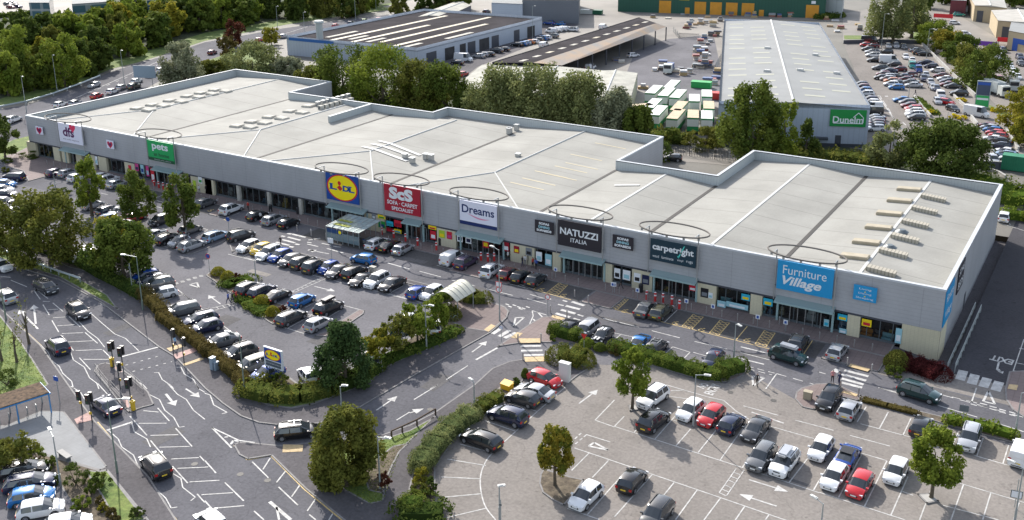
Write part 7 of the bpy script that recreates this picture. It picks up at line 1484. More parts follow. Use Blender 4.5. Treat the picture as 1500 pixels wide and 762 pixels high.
# ------------------------------------------------------------------ PEOPLE
SKIN = flat('skin', (.45,.28,.20), .6); HAIR = flat('hair', (.03,.02,.015), .7)
def person_mesh(stride, arm, hair_long=False):
    """one continuous skinned body: joints with radii, grown with a Skin modifier"""
    J = {}; V = []; E = []; Rd = []
    def j(n, p, r, par=None):
        J[n] = len(V); V.append(p); Rd.append(r)
        if par is not None: E.append((J[par], J[n]))
    j('pelvis',(0,0,.95),(.15,.12)); j('waist',(0,0,1.10),(.135,.10),'pelvis'); j('chest',(.01,0,1.30),(.17,.115),'waist'); j('neckb',(.01,0,1.46),(.085,.075),'chest'); j('neck',(.015,0,1.53),(.05,.05),'neckb'); j('head',(.03,0,1.62),(.088,.095),'neck'); j('crown',(.02,0,1.73),(.06,.07),'head')
    for s, nm in ((1,'l'),(-1,'r')):
        f = stride*s; j(nm+'hip',(0,.09*s,.90),(.095,.09),'pelvis'); j(nm+'knee',(.20*f+.04,.10*s,.50),(.062,.062),nm+'hip'); j(nm+'ankle',(.36*f-(.10 if f < 0 else 0),.10*s,.09),(.04,.04),nm+'knee'); j(nm+'toe',(.36*f+.15-(.10 if f < 0 else 0),.11*s,.04),(.035,.03),nm+'ankle')
        a = -arm*s; j(nm+'sh',(0,.19*s,1.41),(.065,.065),'neckb'); j(nm+'elb',(.10*a,.25*s,1.14),(.042,.042),nm+'sh'); j(nm+'wri',(.22*a+.06,.24*s,.90),(.028,.028),nm+'elb'); j(nm+'hand',(.25*a+.08,.24*s,.80),(.03,.022),nm+'wri')
    me = bpy.data.meshes.new('body'); me.from_pydata(V, E, []); o = bpy.data.objects.new('body', me); col.objects.link(o)
    sk = o.modifiers.new('s', 'SKIN'); sv = me.skin_vertices
    if not sv: me.skin_vertices  # created with the modifier below
    if not me.skin_vertices:
        bm = bmesh.new(); bm.from_mesh(me); bm.verts.layers.skin.verify(); bm.to_mesh(me); bm.free()
    for i, r in enumerate(Rd): me.skin_vertices[0].data[i].radius = r
    me.skin_vertices[0].data[0].use_root = True
    sub = o.modifiers.new('u', 'SUBSURF'); sub.levels = 1; sub.render_levels = 1
    dg = bpy.context.evaluated_depsgraph_get(); m2 = bpy.data.meshes.new_from_object(o.evaluated_get(dg)); bpy.data.objects.remove(o)
    for _ in range(4): m2.materials.append(SKIN)
    for p in m2.polygons:
        c = p.center; p.use_smooth = True
        armx = abs(c.y) > .205
        if c.z > 1.51: p.material_index = 3 if (c.z > 1.66 or c.x < .0) else 0
        elif c.z < .10: p.material_index = 3
        elif c.z < .98 and not armx: p.material_index = 2
        elif armx and c.z < 1.0: p.material_index = 0
        else: p.material_index = 1
    return m2
PM = [person_mesh(.8, .8), person_mesh(.15, .2)]
def person(k, x, y, top, bot, pose, heading, label, zb=K, extra=None):
    g = GT(k, x, y, zb); o = link('person', PM[pose]); o.location = (g.x, g.y, zb+.02); o.rotation_euler[2] = R_(heading); cols = [SKIN, flat('cloth_'+top, CL[top]), flat('cloth_'+bot, CL[bot]), HAIR]
    for i, c in enumerate(cols): o.material_slots[i].link = 'OBJECT'; o.material_slots[i].material = c
    tag(o, label, 'person')
CL = dict(blue=(.03,.08,.35), black=(.015,.015,.018), red=(.5,.04,.03), sky=(.25,.45,.65), white=(.65,.65,.65), navy=(.02,.03,.08), grey=(.2,.2,.22), pink=(.5,.2,.2), beige=(.45,.38,.28))
for a in [('A',262,490,'blue','navy',0,200,'person in a blue top crossing by the ladder marking',0),('A',308,485,'black','navy',0,200,'person in black between two others at the ladder marking',0),('A',350,465,'red','black',0,200,'person in a red top at the ladder marking',0),('B',280,600,'sky','navy',0,240,'person in a light blue shirt waiting between the traffic lights',.1),
          ('23',795,750,'black','black',0,-80,'person in black walking over the give way triangle',0),('L5',1045,575,'black','black',0,-90,'person in dark clothes on the zebra by the trolley shelter',0),('24',72,730,'pink','black',1,-60,'person in a pale top beside the right zebra',.1),('24',110,745,'navy','navy',1,-120,'person in navy beside the right zebra',.1),
          ('L5',770,230,'white','black',1,90,'person in a white top loading beside the silver estate',0),('L5',600,85,'red','black',1,-90,'person in dark red beside the shop front trolleys',0),('M',778,470,'white','black',0,180,'person in a white top before the cream wall',.1),('M',935,530,'black','navy',1,0,'person in black at the left of the group outside the shops',.1),
          ('M',965,520,'white','grey',1,-60,'person in a white top in the group outside the shops',.1),('M',1000,505,'black','black',1,200,'tall person in black in the group outside the shops',.1),('M',1050,545,'red','black',1,170,'person in dark red in the group outside the shops',.1),('M',1085,560,'blue','black',1,100,'person with blue top at the right of the group outside the shops',.1),
          ('23',35,205,'black','black',0,180,'person in black outside the glazed shop left of the teal sign',.1),('L2',1335,600,'white','grey',1,0,'person in white near the green windows behind the slim tree',.1),('L2',1430,600,'black','black',1,0,'person in black near the green windows behind the slim tree',.1),('U3',1158,345,'black','navy',0,0,'tiny person in black at the far car park crossing',0)]:
    person(a[0], a[1], a[2], a[3], a[4], a[5], a[6], a[7], a[8])
# ------------------------------------------------------------------ BACKGROUND BUILDINGS
def wallbld(name, label, corners, h, wallm, roofm, cat='building', pitch=0, parapet=0, over=0.0, zb=0):
    """corners: ground positions in order, front edge first"""
    P = [Vector((c[0], c[1], zb)) for c in corners]; A = sum(P[i].x*P[(i+1)%4].y-P[(i+1)%4].x*P[i].y for i in range(4))
    if A < 0: P = [P[1], P[0], P[3], P[2]]
    root = empty(name, P[0], 0, label, cat)
    for i in range(4):
        a, c = P[i], P[(i+1)%4]; m = MB(); m.quad((a.x,a.y,zb-.1),(c.x,c.y,zb-.1),(c.x,c.y,zb+h+parapet),(a.x,a.y,zb+h+parapet)); m.quad((c.x,c.y,zb+h-.3),(a.x,a.y,zb+h-.3),(a.x,a.y,zb+h+parapet),(c.x,c.y,zb+h+parapet)); part(m, 'wall', wallm, root)
    m = MB()
    e = [(p.x, p.y, zb+h) for p in P]
    if pitch:   # ridge parallel to side 1-2
        r1 = ((P[0].x+P[1].x)/2, (P[0].y+P[1].y)/2, zb+h+pitch); r2 = ((P[2].x+P[3].x)/2, (P[2].y+P[3].y)/2, zb+h+pitch)
        m.quad(e[1], e[2], r2, r1); m.quad(e[0], r1, r2, e[3]); k = len(m.v); m.v += [e[0], e[1], r1, e[2], e[3], r2]; m.f += [(k,k+1,k+2),(k+3,k+4,k+5)]; m.m += [0,0]
        part(m, 'roof', roofm, root); rm = MB(); rm.tube(r1, r2, .25, n=6); part(rm, 'ridge_cap', M['ridge'], root)
    else: m.quad(*e); part(m, 'roof', roofm, root)
    root['_P'] = 0; del root['_P']; return root, P
def facefeat(root, a, c, u0, u1, z0, z1, m, name, out=.06, zb=0):
    d = Vector((c.x-a.x, c.y-a.y, 0)); L_ = d.length; d.normalize(); n = Vector((d.y, -d.x, 0)); mb = MB(); p = a+d*L_*u0; q = a+d*L_*u1; o = n*out
    mb.quad((p.x+o.x,p.y+o.y,z0),(q.x+o.x,q.y+o.y,z0),(q.x+o.x,q.y+o.y,z1),(p.x+o.x,p.y+o.y,z1)); mb.quad((p.x+o.x,p.y+o.y,z1),(q.x+o.x,q.y+o.y,z1),(q.x,q.y,z1),(p.x,p.y,z1)); return part(mb, name, m, root)
# the pale shed with the green sign
FR = Vector((-46.8, 217.3)); ux = Vector((math.cos(R_(24)), math.sin(R_(24)))); uy = Vector((math.cos(R_(111.2)), math.sin(R_(111.2))))
Pq = G(1053,148,9.3); FLc = Vector((Pq.x, Pq.y)); Pb = G(1200,33,9.3); BRc = Vector((Pb.x, Pb.y)); Pb = G(1061,27.5,9.3); BLc = Vector((Pb.x, Pb.y)); Pb = G(1275,154,9.3); FRc = Vector((Pb.x, Pb.y))
shed_wall = lined('shed_cladding', (.38,.43,.51), 0, 1.0, .12, rough=.5, width=.2)
root, P = wallbld('warehouse', 'pale blue grey shed with a light grey ridged roof and green sign', [FLc, FRc, BRc, BLc], 8.6, shed_wall, M['roof2'], pitch=.9, parapet=.7)
# skylight strips on its roof
fl, fr, br, bl = P[0], P[1], P[2], P[3]; sk = mat('skylight_strip', (.42,.42,.35), rough=.8, spec=.1)
def rp(u, v):
    a = fl.lerp(fr, u); c = bl.lerp(br, u); q = a.lerp(c, v); return Vector((q.x, q.y, 8.6+.9*(1-abs(u-.5)*2)+.04))
for u0, u1 in ((.06,.20),(.27,.41),(.59,.73),(.80,.93)):
    for i in range(15):
        v = .06+i*.062
        if (i*7+int(u0*100)) % 5 == 0: continue
        m = MB(); m.quad(rp(u0,v), rp(u1,v), rp(u1,v+.012), rp(u0,v+.012)); part(m, 'skylight', sk, root)
for u, v in ((.36,.28),(.40,.55),(.8,.5),(.62,.3),(.9,.3)): q = rp(u, v); m = MB(); m.box(q.x-.7,q.y-.5,q.z-.2,q.x+.7,q.y+.5,q.z+.5); part(m, 'roof_vent', M['ridge'], root)

facefeat(root, fl, fr, .79, .83, 0, 2.6, M['dtrim'], 'door'); facefeat(root, fl, fr, .62, .74, 1.7, 2.2, M['dtrim'], 'canopy', out=1.2); facefeat(root, fl, fr, 0, 1, 0, .8, M['dtrim'], 'plinth')
d = (fr-fl); Ls = d.length; u = d.normalized(); a0 = fl+u*Ls*.745; ang = math.atan2(u.y, u.x)
sr = empty('shop_sign', (a0.x+.1*u.y, a0.y-.1*u.x, 0), ang, 'green sign with white lettering and a small house outline on the pale shed', 'sign'); m = MB(); m.box(0,-.2,4.6,Ls*.235,0,8.2); m.build('panel', flat('sign_dgreen', lin((0,135,60))), sr)
wS = Ls*.235; me = text_mesh('Dunelm', .02); vs = [v.co for v in me.vertices]; x0 = min(v.x for v in vs); x1 = max(v.x for v in vs); s = wS*.84/(x1-x0)
me.transform(Matrix.Translation((wS*.5, -.22, 6.0)) @ Matrix.Rotation(R_(90), 4, 'X') @ Matrix.Scale(s, 4) @ Matrix.Translation((-(x0+x1)/2, 0, 0))); me.materials.clear(); me.materials.append(cm['white']); link('lettering', me, sr)
m = MB(); 
for p, q in (((.64,6.6),(.78,7.6)),((.78,7.6),(.92,6.6)),((.92,6.6),(.92,5.5)),((.10,5.3),(.92,5.3))): m.tube((wS*p[0],-.24,p[1]),(wS*q[0],-.24,q[1]),.09,n=4)
m.build('house_outline', cm['white'], sr)
# blue grey workshop
a = G(612,100); c = G(794,50); e = G(419.4,84); f = Vector((e.x+c.x-a.x, e.y+c.y-a.y, 0)); hW = hgt((612,100),(612,70))
wsw = lined('workshop_cladding', (.40,.44,.50), 0, 1.2, .12, rough=.5, width=.2); dark = lined('dark_corrugated', (.040,.036,.040), 0, .9, .2, rough=1, var=.25, spec=.05)
e = G(419.4,52.5,hW); e.z = 0; f = Vector((e.x+c.x-a.x, e.y+c.y-a.y, 0))
root, P = wallbld('workshop', 'blue grey vehicle workshop with a dark flat roof and roller doors', [e, a, c, f], hW-.9, wsw, dark, parapet=.9)
for u0, u1, o_ in [(.06,.13,0),(.19,.26,1),(.30,.345,1),(.36,.42,0),(.45,.53,1),(.55,.61,0),(.74,.79,0),(.86,.93,1)]:
    A_, C_ = (a, c); facefeat(root, A_, C_, u0, u1, 0, hW*.62, M['dtrim'] if not o_ else MATS['shop_interior'], 'roller_door', out=.05)
facefeat(root, e, a, .02, .38, hW*.78, hW*.93, flat('ws_blue', lin((40,95,160))), 'sign_band', out=.08); facefeat(root, e, a, .25, .32, 0, 2.5, M['dtrim'], 'door')
for u_, v0, v1, c_ in [(.30,.05,.9,'b'),(.46,.05,.6,'b'),(.62,.10,.95,'b'),(.78,.05,.75,'b'),(.20,.1,.3,'w'),(.38,.1,.22,'w'),(.54,.08,.2,'w'),(.90,.3,.5,'w'),(.86,.04,.16,'w')]:
    q = e.lerp(a, u_); r_ = f.lerp(c, u_); p0 = q.lerp(r_, v0); p1 = q.lerp(r_, v1); d_ = (a-e).normalized()*.9; m = MB(); z_ = Vector((0,0,hW-.82)); m.quad(p0-d_+z_, p1-d_+z_, p1+d_+z_, p0+d_+z_); part(m, 'rooflight_strip', MATS['rooflight_beige'] if c_ == 'b' else MATS['rooflight_white'], root)
q = e.lerp(a, .22); m = MB(); m.tube((q.x,q.y+3,hW-1),(q.x,q.y+3,hW+4.5),1.1,n=14); m.tube((q.x,q.y+3,hW+4.5),(q.x,q.y+3,hW+5.2),1.6,1.4,n=14); part(m, 'flue', M['clad_in'], root)
# sheds and others
def quadbld(name, label, pts, h, wallm, roofm, pitch=0, parapet=0):
    P = [G(x, y, h) for x, y in pts]; return wallbld(name, label, P, h, wallm, roofm, pitch=pitch, parapet=parapet)
cream = lined('beige_cladding', (.42,.40,.30), 0, .6, .12, rough=.7); greyr = mat('asbestos_roof', (.36,.35,.30), rough=.9, var=.2, scale=.3, fine=.1)
quadbld('storage_shed', 'low beige shed with a weathered roof behind the willow screen', [(664,129),(886,150),(934,108),(706,95)], 4.5, mat('dark_timber_wall', (.06,.045,.04), rough=.9), greyr, pitch=.8)
quadbld('storage_shed', 'beige clad gable shed beside the parked trailers', [(845,150),(925,140),(934,107),(870,104)], 5.2, cream, greyr, pitch=.5)
rust = mat('rusty_sheet', (.36,.34,.31), rough=.8, var=.2, scale=.15, c2=(.42,.30,.20))
P = [G(721,92,5.2), None, None, G(937,26,5.2)]
root = empty('open_shed', (P[0].x, P[0].y, 0), 0, 'long open sided shed with a dark upper and rusty lower roof', 'shed')
mid0 = G(781,92,6.2); mid1 = G(961.7,34,6.2)
m = MB(); m.quad(P[0], mid0, mid1, P[3]); part(m, 'upper_roof', dark, root)
lo0 = G(823,96,4.8); lo1 = G(976,39.4,4.8); m = MB(); m.quad(lo0, lo1, mid1, mid0); part(m, 'lower_roof', rust, root)
for i in range(9):
    q = lo0.lerp(lo1, i/8); m = MB(); m.box(q.x-.15,q.y-.15,0,q.x+.15,q.y+.15,4.7); part(m, 'post', M['dtrim'], root)
for i in range(12): 
    q = P[0].lerp(P[3], (i+.5)/12).lerp(mid0.lerp(mid1, (i+.5)/12), .6); dd = (P[3]-P[0]).normalized(); nn = (mid0-P[0]).normalized(); m = MB(); z_ = Vector((0,0,.06)); m.quad(q-dd*1.6-nn*.8+z_, q+dd*1.6-nn*.8+z_, q+dd*1.6+nn*.8+z_, q-dd*1.6+nn*.8+z_); part(m, 'rooflight', MATS['rooflight_beige'] if i % 4 == 2 else MATS['rooflight_white'], root)
m = MB(); b0 = G(730,93,0); b1 = G(940,30,0); m.quad((P[0].x,P[0].y,0),(P[3].x,P[3].y,0),(P[3].x,P[3].y,5.4),(P[0].x,P[0].y,5.4)); part(m, 'rear_wall', M['dtrim'], root)
# green builders' warehouse
a = G(905,17); c = G(1208,27); h = 9; dv = Vector((c.x-a.x, c.y-a.y, 0)); nn = Vector((-dv.y, dv.x, 0)).normalized()*30
gcl = lined('green_cladding', (.015,.085,.055), 0, 1.2, .2, rough=.6, width=.2); org = mat('orange_door', (.62,.27,.02), rough=.6, var=.08, scale=.5)
root, P = wallbld('warehouse', 'long dark green warehouse with orange doors along the top edge', [a, c, Vector((c.x+nn.x,c.y+nn.y,0)), Vector((a.x+nn.x,a.y+nn.y,0))], h, gcl, M['roof2'])
A_, C_ = a, c
def um(px): d0 = 905; return (px-d0)/(1208-905)
for x0, x1 in [(1021,1038),(1044,1061),(1067,1084),(1090,1108),(1181,1199),(968,986),(1007,1014),(1115,1122)]: facefeat(root, A_, C_, um(x0), um(x1), 0, 5 if x1-x0 > 8 else 2.5, org, 'door', out=.1)
for x0, x1, mm_ in [(921,940,flat('dkred', (.1,.02,.03))),(943,955,whitep),(966,987,cm['yellow']),(998,1013,cm['yellow']),(1188,1194,whitep)]: facefeat(root, A_, C_, um(x0), um(x1), 5.5, 6.6, mm_, 'sign_panel', out=.15)
facefeat(root, A_, C_, 0, 1, h-.4, h, org, 'eaves_band', out=.1)
# grey units at the top
quadbld('trade_unit', 'pale grey trade unit with shutter at the top edge', [(720,4),(765,6),(775,-14),(728,-16)], 8, lined('unit_pale', (.36,.40,.46), 2, .8, .15), M['roof2'])
quadbld('trade_unit', 'dark grey trade unit with a white sign at the top edge', [(765,0),(848,0),(850,-22),(775,-22)], 9, lined('unit_dark', (.13,.14,.16), 2, .8, .15), M['roof2'])
quadbld('low_shed', 'dark walled shed behind the blue grey workshop', [(600,26),(655,24),(690,8),(668,2)], 5, lined('shed_dark', (.06,.07,.10), 0, .8, .2), greyr, pitch=.6)
# top right units
brk = lined('buff_brick', (.42,.34,.22), 2, .5, .15, rough=.9)
r_, P = quadbld('industrial_unit', 'buff brick unit with a grey roof, nearest the top right corner', [(1462,30),(1545,40),(1530,16),(1452,15)], 6, brk, mat('roof_warm', (.38,.36,.32), rough=.8, var=.1, scale=.3), pitch=.5); facefeat(r_, P[0], P[1], .1, .25, 0, 4.2, M['dtrim'], 'roller_door')
r_, P = quadbld('industrial_unit', 'buff brick unit behind the nearest top right one', [(1428,8),(1475,12),(1470,-4),(1420,-5)], 6, brk, MATS['roof_warm'], pitch=.5); facefeat(r_, P[0], P[1], .1, .3, 0, 4.2, M['dtrim'], 'roller_door')
r_, P = quadbld('industrial_unit', 'buff unit with blue windows at the right picture edge', [(1478,45),(1560,60),(1560,38),(1482,30)], 6, brk, M['roof2']); facefeat(r_, P[0], P[1], .1, .6, 2.4, 4.0, blue, 'window_band'); facefeat(r_, P[0], P[1], .1, .2, 0, 2.4, blue, 'door')
quadbld('trade_unit', 'dark red shed front at the top edge among trees', [(1393,0),(1416,1),(1418,-12),(1395,-12)], 6, flat('dk_red_wall', (.12,.02,.03)), M['roof2'])
quadbld('low_wall_block', 'light grey unit behind the green warehouse end', [(1209,-2),(1235,0),(1238,-12),(1212,-12)], 7, M['clad_in'], M['roof2'])
# glass offices top left
gg = lined('office_glass', (.05,.12,.16), 2, 3.4, .7, rough=.15, width=.25, c_line=(.4,.42,.42), second=(0, 4, .5), spec=.8)
quadbld('office_block', 'glass fronted office at the top left behind the wood', [(42,4),(72,4),(76,-12),(48,-12)], 10, gg, M['roof2'])
quadbld('office_block', 'wide dark glass office behind the wood near the top', [(105,6),(165,2),(162,-14),(108,-12)], 11, gg, M['roof2'])
quadbld('office_block', 'pale office front right of the dark glass office', [(215,0),(270,0),(268,-14),(216,-12)], 9, gg, M['roof2'])
# trailers and containers
tg = flat('trailer_green', lin((30,130,70))); tw = mat('trailer_white', (.62,.63,.58), rough=.5); tb = mat('trailer_tan', (.48,.38,.25), rough=.7, var=.15, scale=.6)
def trailer(k, x, y, L_, hd, top, label, h=3.9, w_=2.5, side=None):
    g = GT(k, x, y, h); root = empty('trailer', (g.x, g.y, 0), R_(hd), label, 'trailer', 'green and white trailers in the yard'); m = MB(); m.box(-L_/2,-w_/2,.9,L_/2,w_/2,h); m.build('box', tw, root)
    m = MB(); m.box(-L_/2-.02,-w_/2-.02,.85,L_/2+.02,w_/2+.02,1.9); m.build('lower_band', side or tg, root); m = MB(); m.box(-L_/2-.03,-w_/2-.03,h-.35,L_/2+.03,w_/2+.03,h-.06); m.build('upper_band', side or tg, root); m = MB(); m.box(-L_/2,-w_/2,h-.05,L_/2,w_/2,h+.03); m.build('roof', top, root)
    for s in (-1, 1): m = MB(); m.tube((-L_/2+1.5,s*w_/2-s*.3,.5),(-L_/2+1.5,s*w_/2,.5),.5,n=12); m.build('wheel', M['tyre'], root)
TH = 73
for i, (x, y, t) in enumerate([(322,468,tw),(222,498,tw),(292,512,tw),(356,522,tw),(215,575,tw),(362,590,tb),(245,615,tw),(345,635,tb)]):
    trailer('03', x, y, 10, 102, t, '%s from the back in the left block of trailers, %s roof' % (ordn(i), 'tan' if t is tb else 'white'))
for i, (x, y, t) in enumerate([(516,520,tw),(446,545,tw),(527,585,tb),(440,635,tb),(516,640,tw)]):
    trailer('03', x, y, 8, 112, t, '%s from the back in the right block of trailers, %s roof' % (ordn(i), 'tan' if t is tb else 'white'))
trailer('03', 100, 590, 10, 50, tb, 'long tan roofed trailer left of the white roofed ones', side=flat('trailer_brown', (.12,.07,.04)))
gr = mat('container_green', (.02,.20,.10), rough=.6, var=.1, scale=.5); g = GT('14', 1110, 265, 0); root = empty('container', (g.x, g.y, 0), R_(0), 'dark green container cut by the right picture edge', 'container'); m = MB(); m.box(-3,-1.3,.1,7,1.3,3.0)
for i in range(24): m.box(-2.95+i*.42,-1.36,.2,-2.75+i*.42,-1.3,2.9)
m.build('box', gr, root); m = MB(); m.box(-3.02,-1.2,.3,-2.98,1.2,2.9); m.build('door', gr, root)
# yard stock: pallets and crates
rs = random.Random(3); pal = [flat('stock%d' % i, c) for i, c in enumerate([(.40,.28,.16),(.5,.5,.5),(.08,.12,.25),(.28,.09,.08),(.12,.12,.13),(.55,.52,.45),(.3,.32,.33),(.42,.30,.14)])]
def stock(k, x, y, label, hd=0, n=3):
    g = GT(k, x, y); root = empty('pallet_stack', (g.x, g.y, 0), R_(hd+rs.uniform(-8,8)), label, 'pallet', 'stacked goods in the works yard')
    z = .0
    for i in range(n):
        w_ = rs.uniform(.7,1.5); d_ = rs.uniform(.6,1.2); h_ = rs.uniform(.5,.9); m = MB(); m.box(-w_,-d_,z,w_,d_,z+.12); m.build('pallet', pal[0], root); m = MB(); m.box(-w_+.1,-d_+.1,z+.12,w_-.1,d_-.1,z+h_); m.build('load', rs.choice(pal), root); z += h_
i = 0
for k, x, y in [('03',480,240),('03',500,215),('03',520,250),('03',535,235),('03',460,290),('03',480,300),('03',500,285),('03',515,310),('03',455,335),('03',480,345),('03',505,335),('03',455,375),('03',480,380),('03',505,375),('03',530,370),('03',520,455),('03',545,450),('03',570,440),('03',575,410),('03',560,475),('03',540,200),('03',560,205),('03',575,200),('03',420,150),('03',450,140),('03',480,135),('03',510,130),('03',540,120),('03',560,130),('03',590,120),('03',430,115),('03',520,100),('03',550,150),('03',400,160),('03',650,92),('03',745,92),('03',780,98),('03',880,95),('03',920,98),('03',980,95),('03',1010,92),('03',380,85),('03',410,90),('03',300,105),('03',215,100),('03',225,395),('03',260,390),('03',270,370),('03',310,380),('03',340,400),('03',370,385),('03',385,420),('03',420,410),('03',10,340),('03',40,350),('03',160,495),('04',40,110),('04',90,120),('04',60,150),('04',120,160),('04',100,180),('04',30,85),('04',215,140),('04',225,170)]:
    reg = {True:'from the left among the goods stacked in the yard'}[True]; i += 1
    stock(k, x, y, '%s stack of goods in the works yard, counted down the yard' % ordn(i-1), 20, rs.choice([1,2,2,3]))
g = GT('03', 305, 405); root = empty('flatbed_lorry', (g.x, g.y, 0), R_(-75), 'white cabbed lorry parked in the middle of the works yard', 'lorry'); m = MB(); m.box(1.8,-1.2,.6,3.8,1.2,3.0); m.build('cab', tw, root); m = MB(); m.box(-4,-1.2,.8,1.7,1.2,1.1); m.build('bed', M['frame'], root)
for x in (-3,-1.8,2.8):
    for s in (-1,1): m = MB(); m.tube((x,s*.9,.5),(x,s*1.2,.5),.5,n=12); m.build('wheel', M['tyre'], root)
m = MB(); m.box(3.8,-1.0,1.8,3.84,1.0,2.7); m.build('windscreen', M['cglass'], root); m = MB(); m.box(-3.5,-1,1.1,0,1,2.4); m.build('load', pal[2], root)
def skip(k, x, y, label, c): g = GT(k, x, y); root = empty('skip', (g.x, g.y, 0), R_(10), label, 'skip'); m = MB(); m.box(-2.6,-1.2,.1,2.6,1.2,1.7); m.build('hopper', c, root); m = MB(); m.box(-2.7,-1.3,1.6,2.7,1.3,1.75); m.build('rim', c, root)
skip('03', 485, 490, 'bright green skip beside the parked trailers', flat('skip_green', (.02,.35,.08))); skip('03', 558, 552, 'small red skip against the pale shed', flat('skip_red', (.5,.03,.03))); skip('02', 1040, 80, 'dark green skip at the top yard entrance', flat('skip_dkgreen', (.02,.12,.06))); skip('02', 990, 78, 'pale skip left of the dark green one', tw)
# lorries right
def lorry(k, x, y, hd, label, kind):
    g = GT(k, x, y); root = empty('lorry', (g.x, g.y, 0), R_(hd), label, 'lorry'); m = MB(); m.box(2.2,-1.2,.6,4.2,1.2,3.1); m.build('cab', tw, root); m = MB(); m.box(4.2,-1.05,1.8,4.24,1.05,2.8); m.build('windscreen', M['cglass'], root); m = MB()
    if kind == 'mixer': m.tube((-3.5,0,2.2),(-1,0,2.6),.9,1.35,n=16); m.tube((-1,0,2.6),(1.8,0,2.2),1.35,.7,n=16); m.build('drum', MATS['rooflight_white'], root)
    else: m.box(-4,-1.25,1.0,2.0,1.25,3.6); m.build('box_body', M['clad_in'], root)
    m = MB(); m.box(-4,-.9,.6,4,.9,.9); m.build('chassis', M['dtrim'], root)
    for xx in (-3,-1.8,3.1):
        for s in (-1,1): m = MB(); m.tube((xx,s*.9,.5),(xx,s*1.22,.5),.52,n=12); m.build('wheel', M['tyre'], root)
lorry('04', 1075, 500, -78, 'cream concrete mixer lorry in the top right yard', 'mixer'); lorry('04', 985, 530, -50, 'grey box lorry left of the concrete mixer', 'box')
# green totem in the far car park
g = GT('04', 905, 600); root = empty('totem_sign', (g.x, g.y, 0), R_(6), 'tall totem sign with green lower half beside the crossing white van', 'sign'); m = MB(); m.box(-1.6,-.2,0,1.6,.2,6.6); m.build('frame', M['clad_in'], root); m = MB(); m.box(-1.45,-.24,3.1,1.45,-.2,6.4); m.build('upper_panel', flat('tot_dark', (.05,.07,.12)), root); m = MB(); m.box(-1.45,-.24,.3,1.45,-.2,3.0); m.build('lower_panel', flat('tot_green', (.03,.38,.10)), root); m = MB(); m.box(-1.4,-.26,5.6,1.4,-.24,6.3); m.build('blue_strip', blue, root); m = MB(); m.box(-1.3,-.26,1.9,1.3,-.24,2.4); m.build('white_strip', cm['white'], root)
# small signs and flags
for k, x, y, c, lb in [('04',690,112,'red','small red sign board in the top right yard'),('04',925,270,'purple','purple hoarding behind the round tree line'),('04',1055,250,'red','red low hoarding at the top right units')]:
    g = GT(k, x, y); root = empty('sign_board', (g.x, g.y, 0), 0, lb, 'sign'); m = MB(); m.box(-3.5,-.06,.8,3.5,.06,2.3); m.build('panel', flat('board_'+c, dict(red=(.6,.02,.03), purple=(.2,.06,.4))[c]), root)
    for s in (-3,3): m = MB(); m.box(s-.08,.06,0,s+.08,.2,2.3); m.build('post', M['frame'], root)
# fences
def fence(pts, h, label, post=3.0, m=None, slats=True, zb=0):
    P = [Vector((p[0], p[1], zb)) for p in pts]; root = empty('fence', P[0], 0, label, 'fence'); b_ = MB()
    for a, c in zip(P, P[1:]):
        d = (c-a).normalized(); n_ = int((c-a).length/.35)
        for i in range(n_): q = a+d*(i*.35)-P[0]; b_.quad((q.x-d.x*.05,q.y-d.y*.05,0),(q.x+d.x*.05,q.y+d.y*.05,0),(q.x+d.x*.05,q.y+d.y*.05,h),(q.x-d.x*.05,q.y-d.y*.05,h))
        for z in (.25,.85): b_.tube(a-P[0]+Vector((0,0,h*z)), c-P[0]+Vector((0,0,h*z)), .04, n=4)
    b_.build('palisade', m or MATS['pole_dark'], root)
    for a, c in zip(P, P[1:]):
        n_ = max(1, int((c-a).length/post))
        for i in range(n_+1): q = a.lerp(c, i/n_)-P[0]; pm = MB(); pm.box(q.x-.06,q.y-.06,0,q.x+.06,q.y+.06,h); pm.build('post', GALV, root)
fence([GT('13',*p) for p in [(275,170),(420,185),(560,205),(720,235)]], 2.2, 'palisade fence at the back of the yard behind the building')
fence([GT('03',*p) for p in [(440,400),(560,405),(600,330),(605,200)]], 2.4, 'mesh fence beside the pale shed', post=4)
fence([GT('03',*p) for p in [(330,180),(360,215),(470,220)]], 2.0, 'grey gate and fence at the top of the works yard', post=4)
# low walls of the far car park
def lowwall(k, pts, h, label, m=None, t=.3):
    P = [GT(k, *p) for p in pts]; root = empty('low_wall', P[0], 0, label, 'wall'); b_ = MB(); cp_ = MB()
    for a, c in zip(P, P[1:]):
        d = (c-a); L_ = d.length; mt = Matrix.Translation(a-P[0]) @ Matrix.Rotation(math.atan2(d.y, d.x), 4, 'Z'); b_.box(0,-t/2,0,L_,t/2,h, mtx=mt); cp_.box(-.05,-t/2-.06,h,L_+.05,t/2+.06,h+.1, mtx=mt)
    b_.build('wall', m or brk, root); cp_.build('coping', M['conc'], root)
lowwall('04', [(575,255),(640,320),(720,400),(800,480),(870,545)], .9, 'pale low wall between the far car park and the round trees', M['conc'])
lowwall('04', [(530,545),(570,600),(620,655)], .6, 'short pale wall beside the far crossing', M['conc']); lowwall('04', [(750,540),(790,580),(825,610)], .6, 'short pale wall by the green totem', M['conc']); lowwall('04', [(845,665),(880,710)], 1.0, 'stub wall below the crossing white van', M['conc'])
lowwall('14', [(1035,40),(1070,100),(1110,160)], .9, 'pale wall before the yellow bushes', M['conc']); lowwall('14', [(880,255),(1000,262),(1045,255)], 1.6, 'brick retaining wall right of the oak', M['dtrim']); lowwall('14', [(930,262),(1000,285),(1040,310)], .5, 'sloping low wall right of the oak', M['conc'])
lowwall('04', [(135,245),(330,240),(560,245)], 1.2, 'dark wall along the top of the far car park', M['dtrim'])
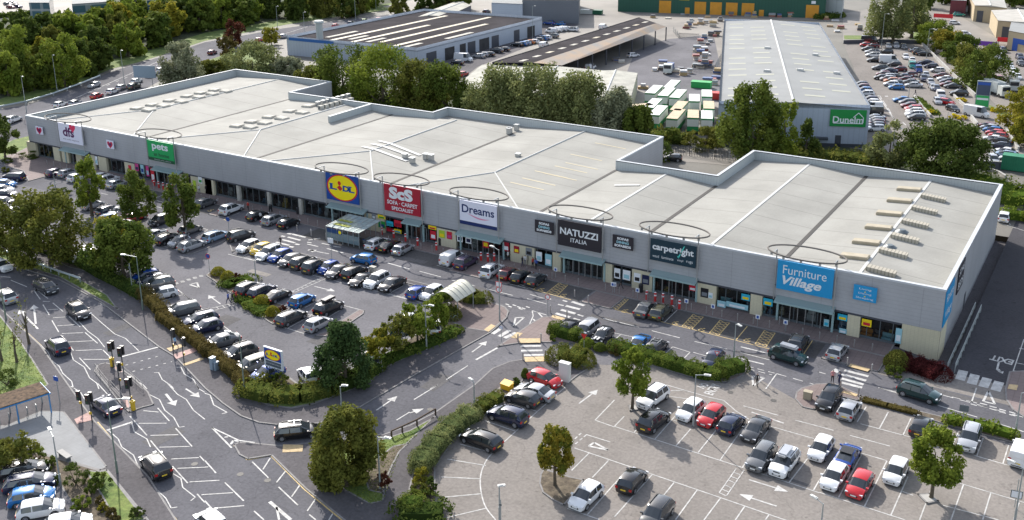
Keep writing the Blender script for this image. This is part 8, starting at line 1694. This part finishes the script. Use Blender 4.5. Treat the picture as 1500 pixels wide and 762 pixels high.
lowwall('14', [(0,115),(120,128),(240,140)], 1.2, 'dark wall at the foot of the pale shed', M['dtrim'])
# lettering and marks belong to the panel they stand on, mullions to their glazing
kids = {}
for o in bpy.data.objects:
    if o.parent is not None: kids.setdefault(o.parent.name, []).append(o)
def reparent(root):
    ch = kids.get(root.name, []); base = next((c for c in ch if c.name.split('.')[0] in ('panel', 'frame')), None)
    if base is None: return
    for c in ch:
        if c is not base and c.name.split('.')[0] not in ('hoop', 'post', 'spotlight', 'leg', 'panel'): c.parent = base
for o in [q for q in bpy.data.objects if q.parent is None and q.name.split('.')[0] in ('shop_sign', 'totem_sign')]: reparent(o)
gz = next(c for c in kids[bld.name] if c.name == 'shop_glazing')
for c in kids[bld.name]:
    if c.name.split('.')[0] == 'mullions': c.parent = gz
# ------------------------------------------------------------------ SUN, SKY, VIEW
SUN_EL = R_(34); SUN_AZ = R_(144)      # light comes from behind-left of the terrace
w = bpy.data.worlds.new('World'); sc.world = w; w.use_nodes = True; nt = w.node_tree
sky = nt.nodes.new('ShaderNodeTexSky'); sky.sky_type = 'NISHITA'; sky.sun_disc = False
sky.sun_elevation = SUN_EL; sky.sun_rotation = R_(90)-SUN_AZ; sky.air_density = 1.0; sky.dust_density = 1.5; sky.ozone_density = 1.0
hs = nt.nodes.new('ShaderNodeHueSaturation'); hs.inputs['Saturation'].default_value = .62; nt.links.new(sky.outputs[0], hs.inputs['Color']); nt.links.new(hs.outputs[0], nt.nodes['Background'].inputs[0]); nt.nodes['Background'].inputs[1].default_value = .15
sl = bpy.data.lights.new('sun', 'SUN'); sl.energy = 3.4; sl.angle = R_(.6); sl.color = (1, .95, .88)
so = bpy.data.objects.new('sun', sl); col.objects.link(so)
sd = Vector((math.cos(SUN_EL)*math.cos(SUN_AZ), math.cos(SUN_EL)*math.sin(SUN_AZ), math.sin(SUN_EL)))
so.rotation_euler = sd.to_track_quat('Z', 'Y').to_euler(); so.location = (0, 0, 120)
sc.view_settings.view_transform = 'Standard'; sc.view_settings.look = 'None'; sc.view_settings.exposure = .9; sc.view_settings.gamma = 1
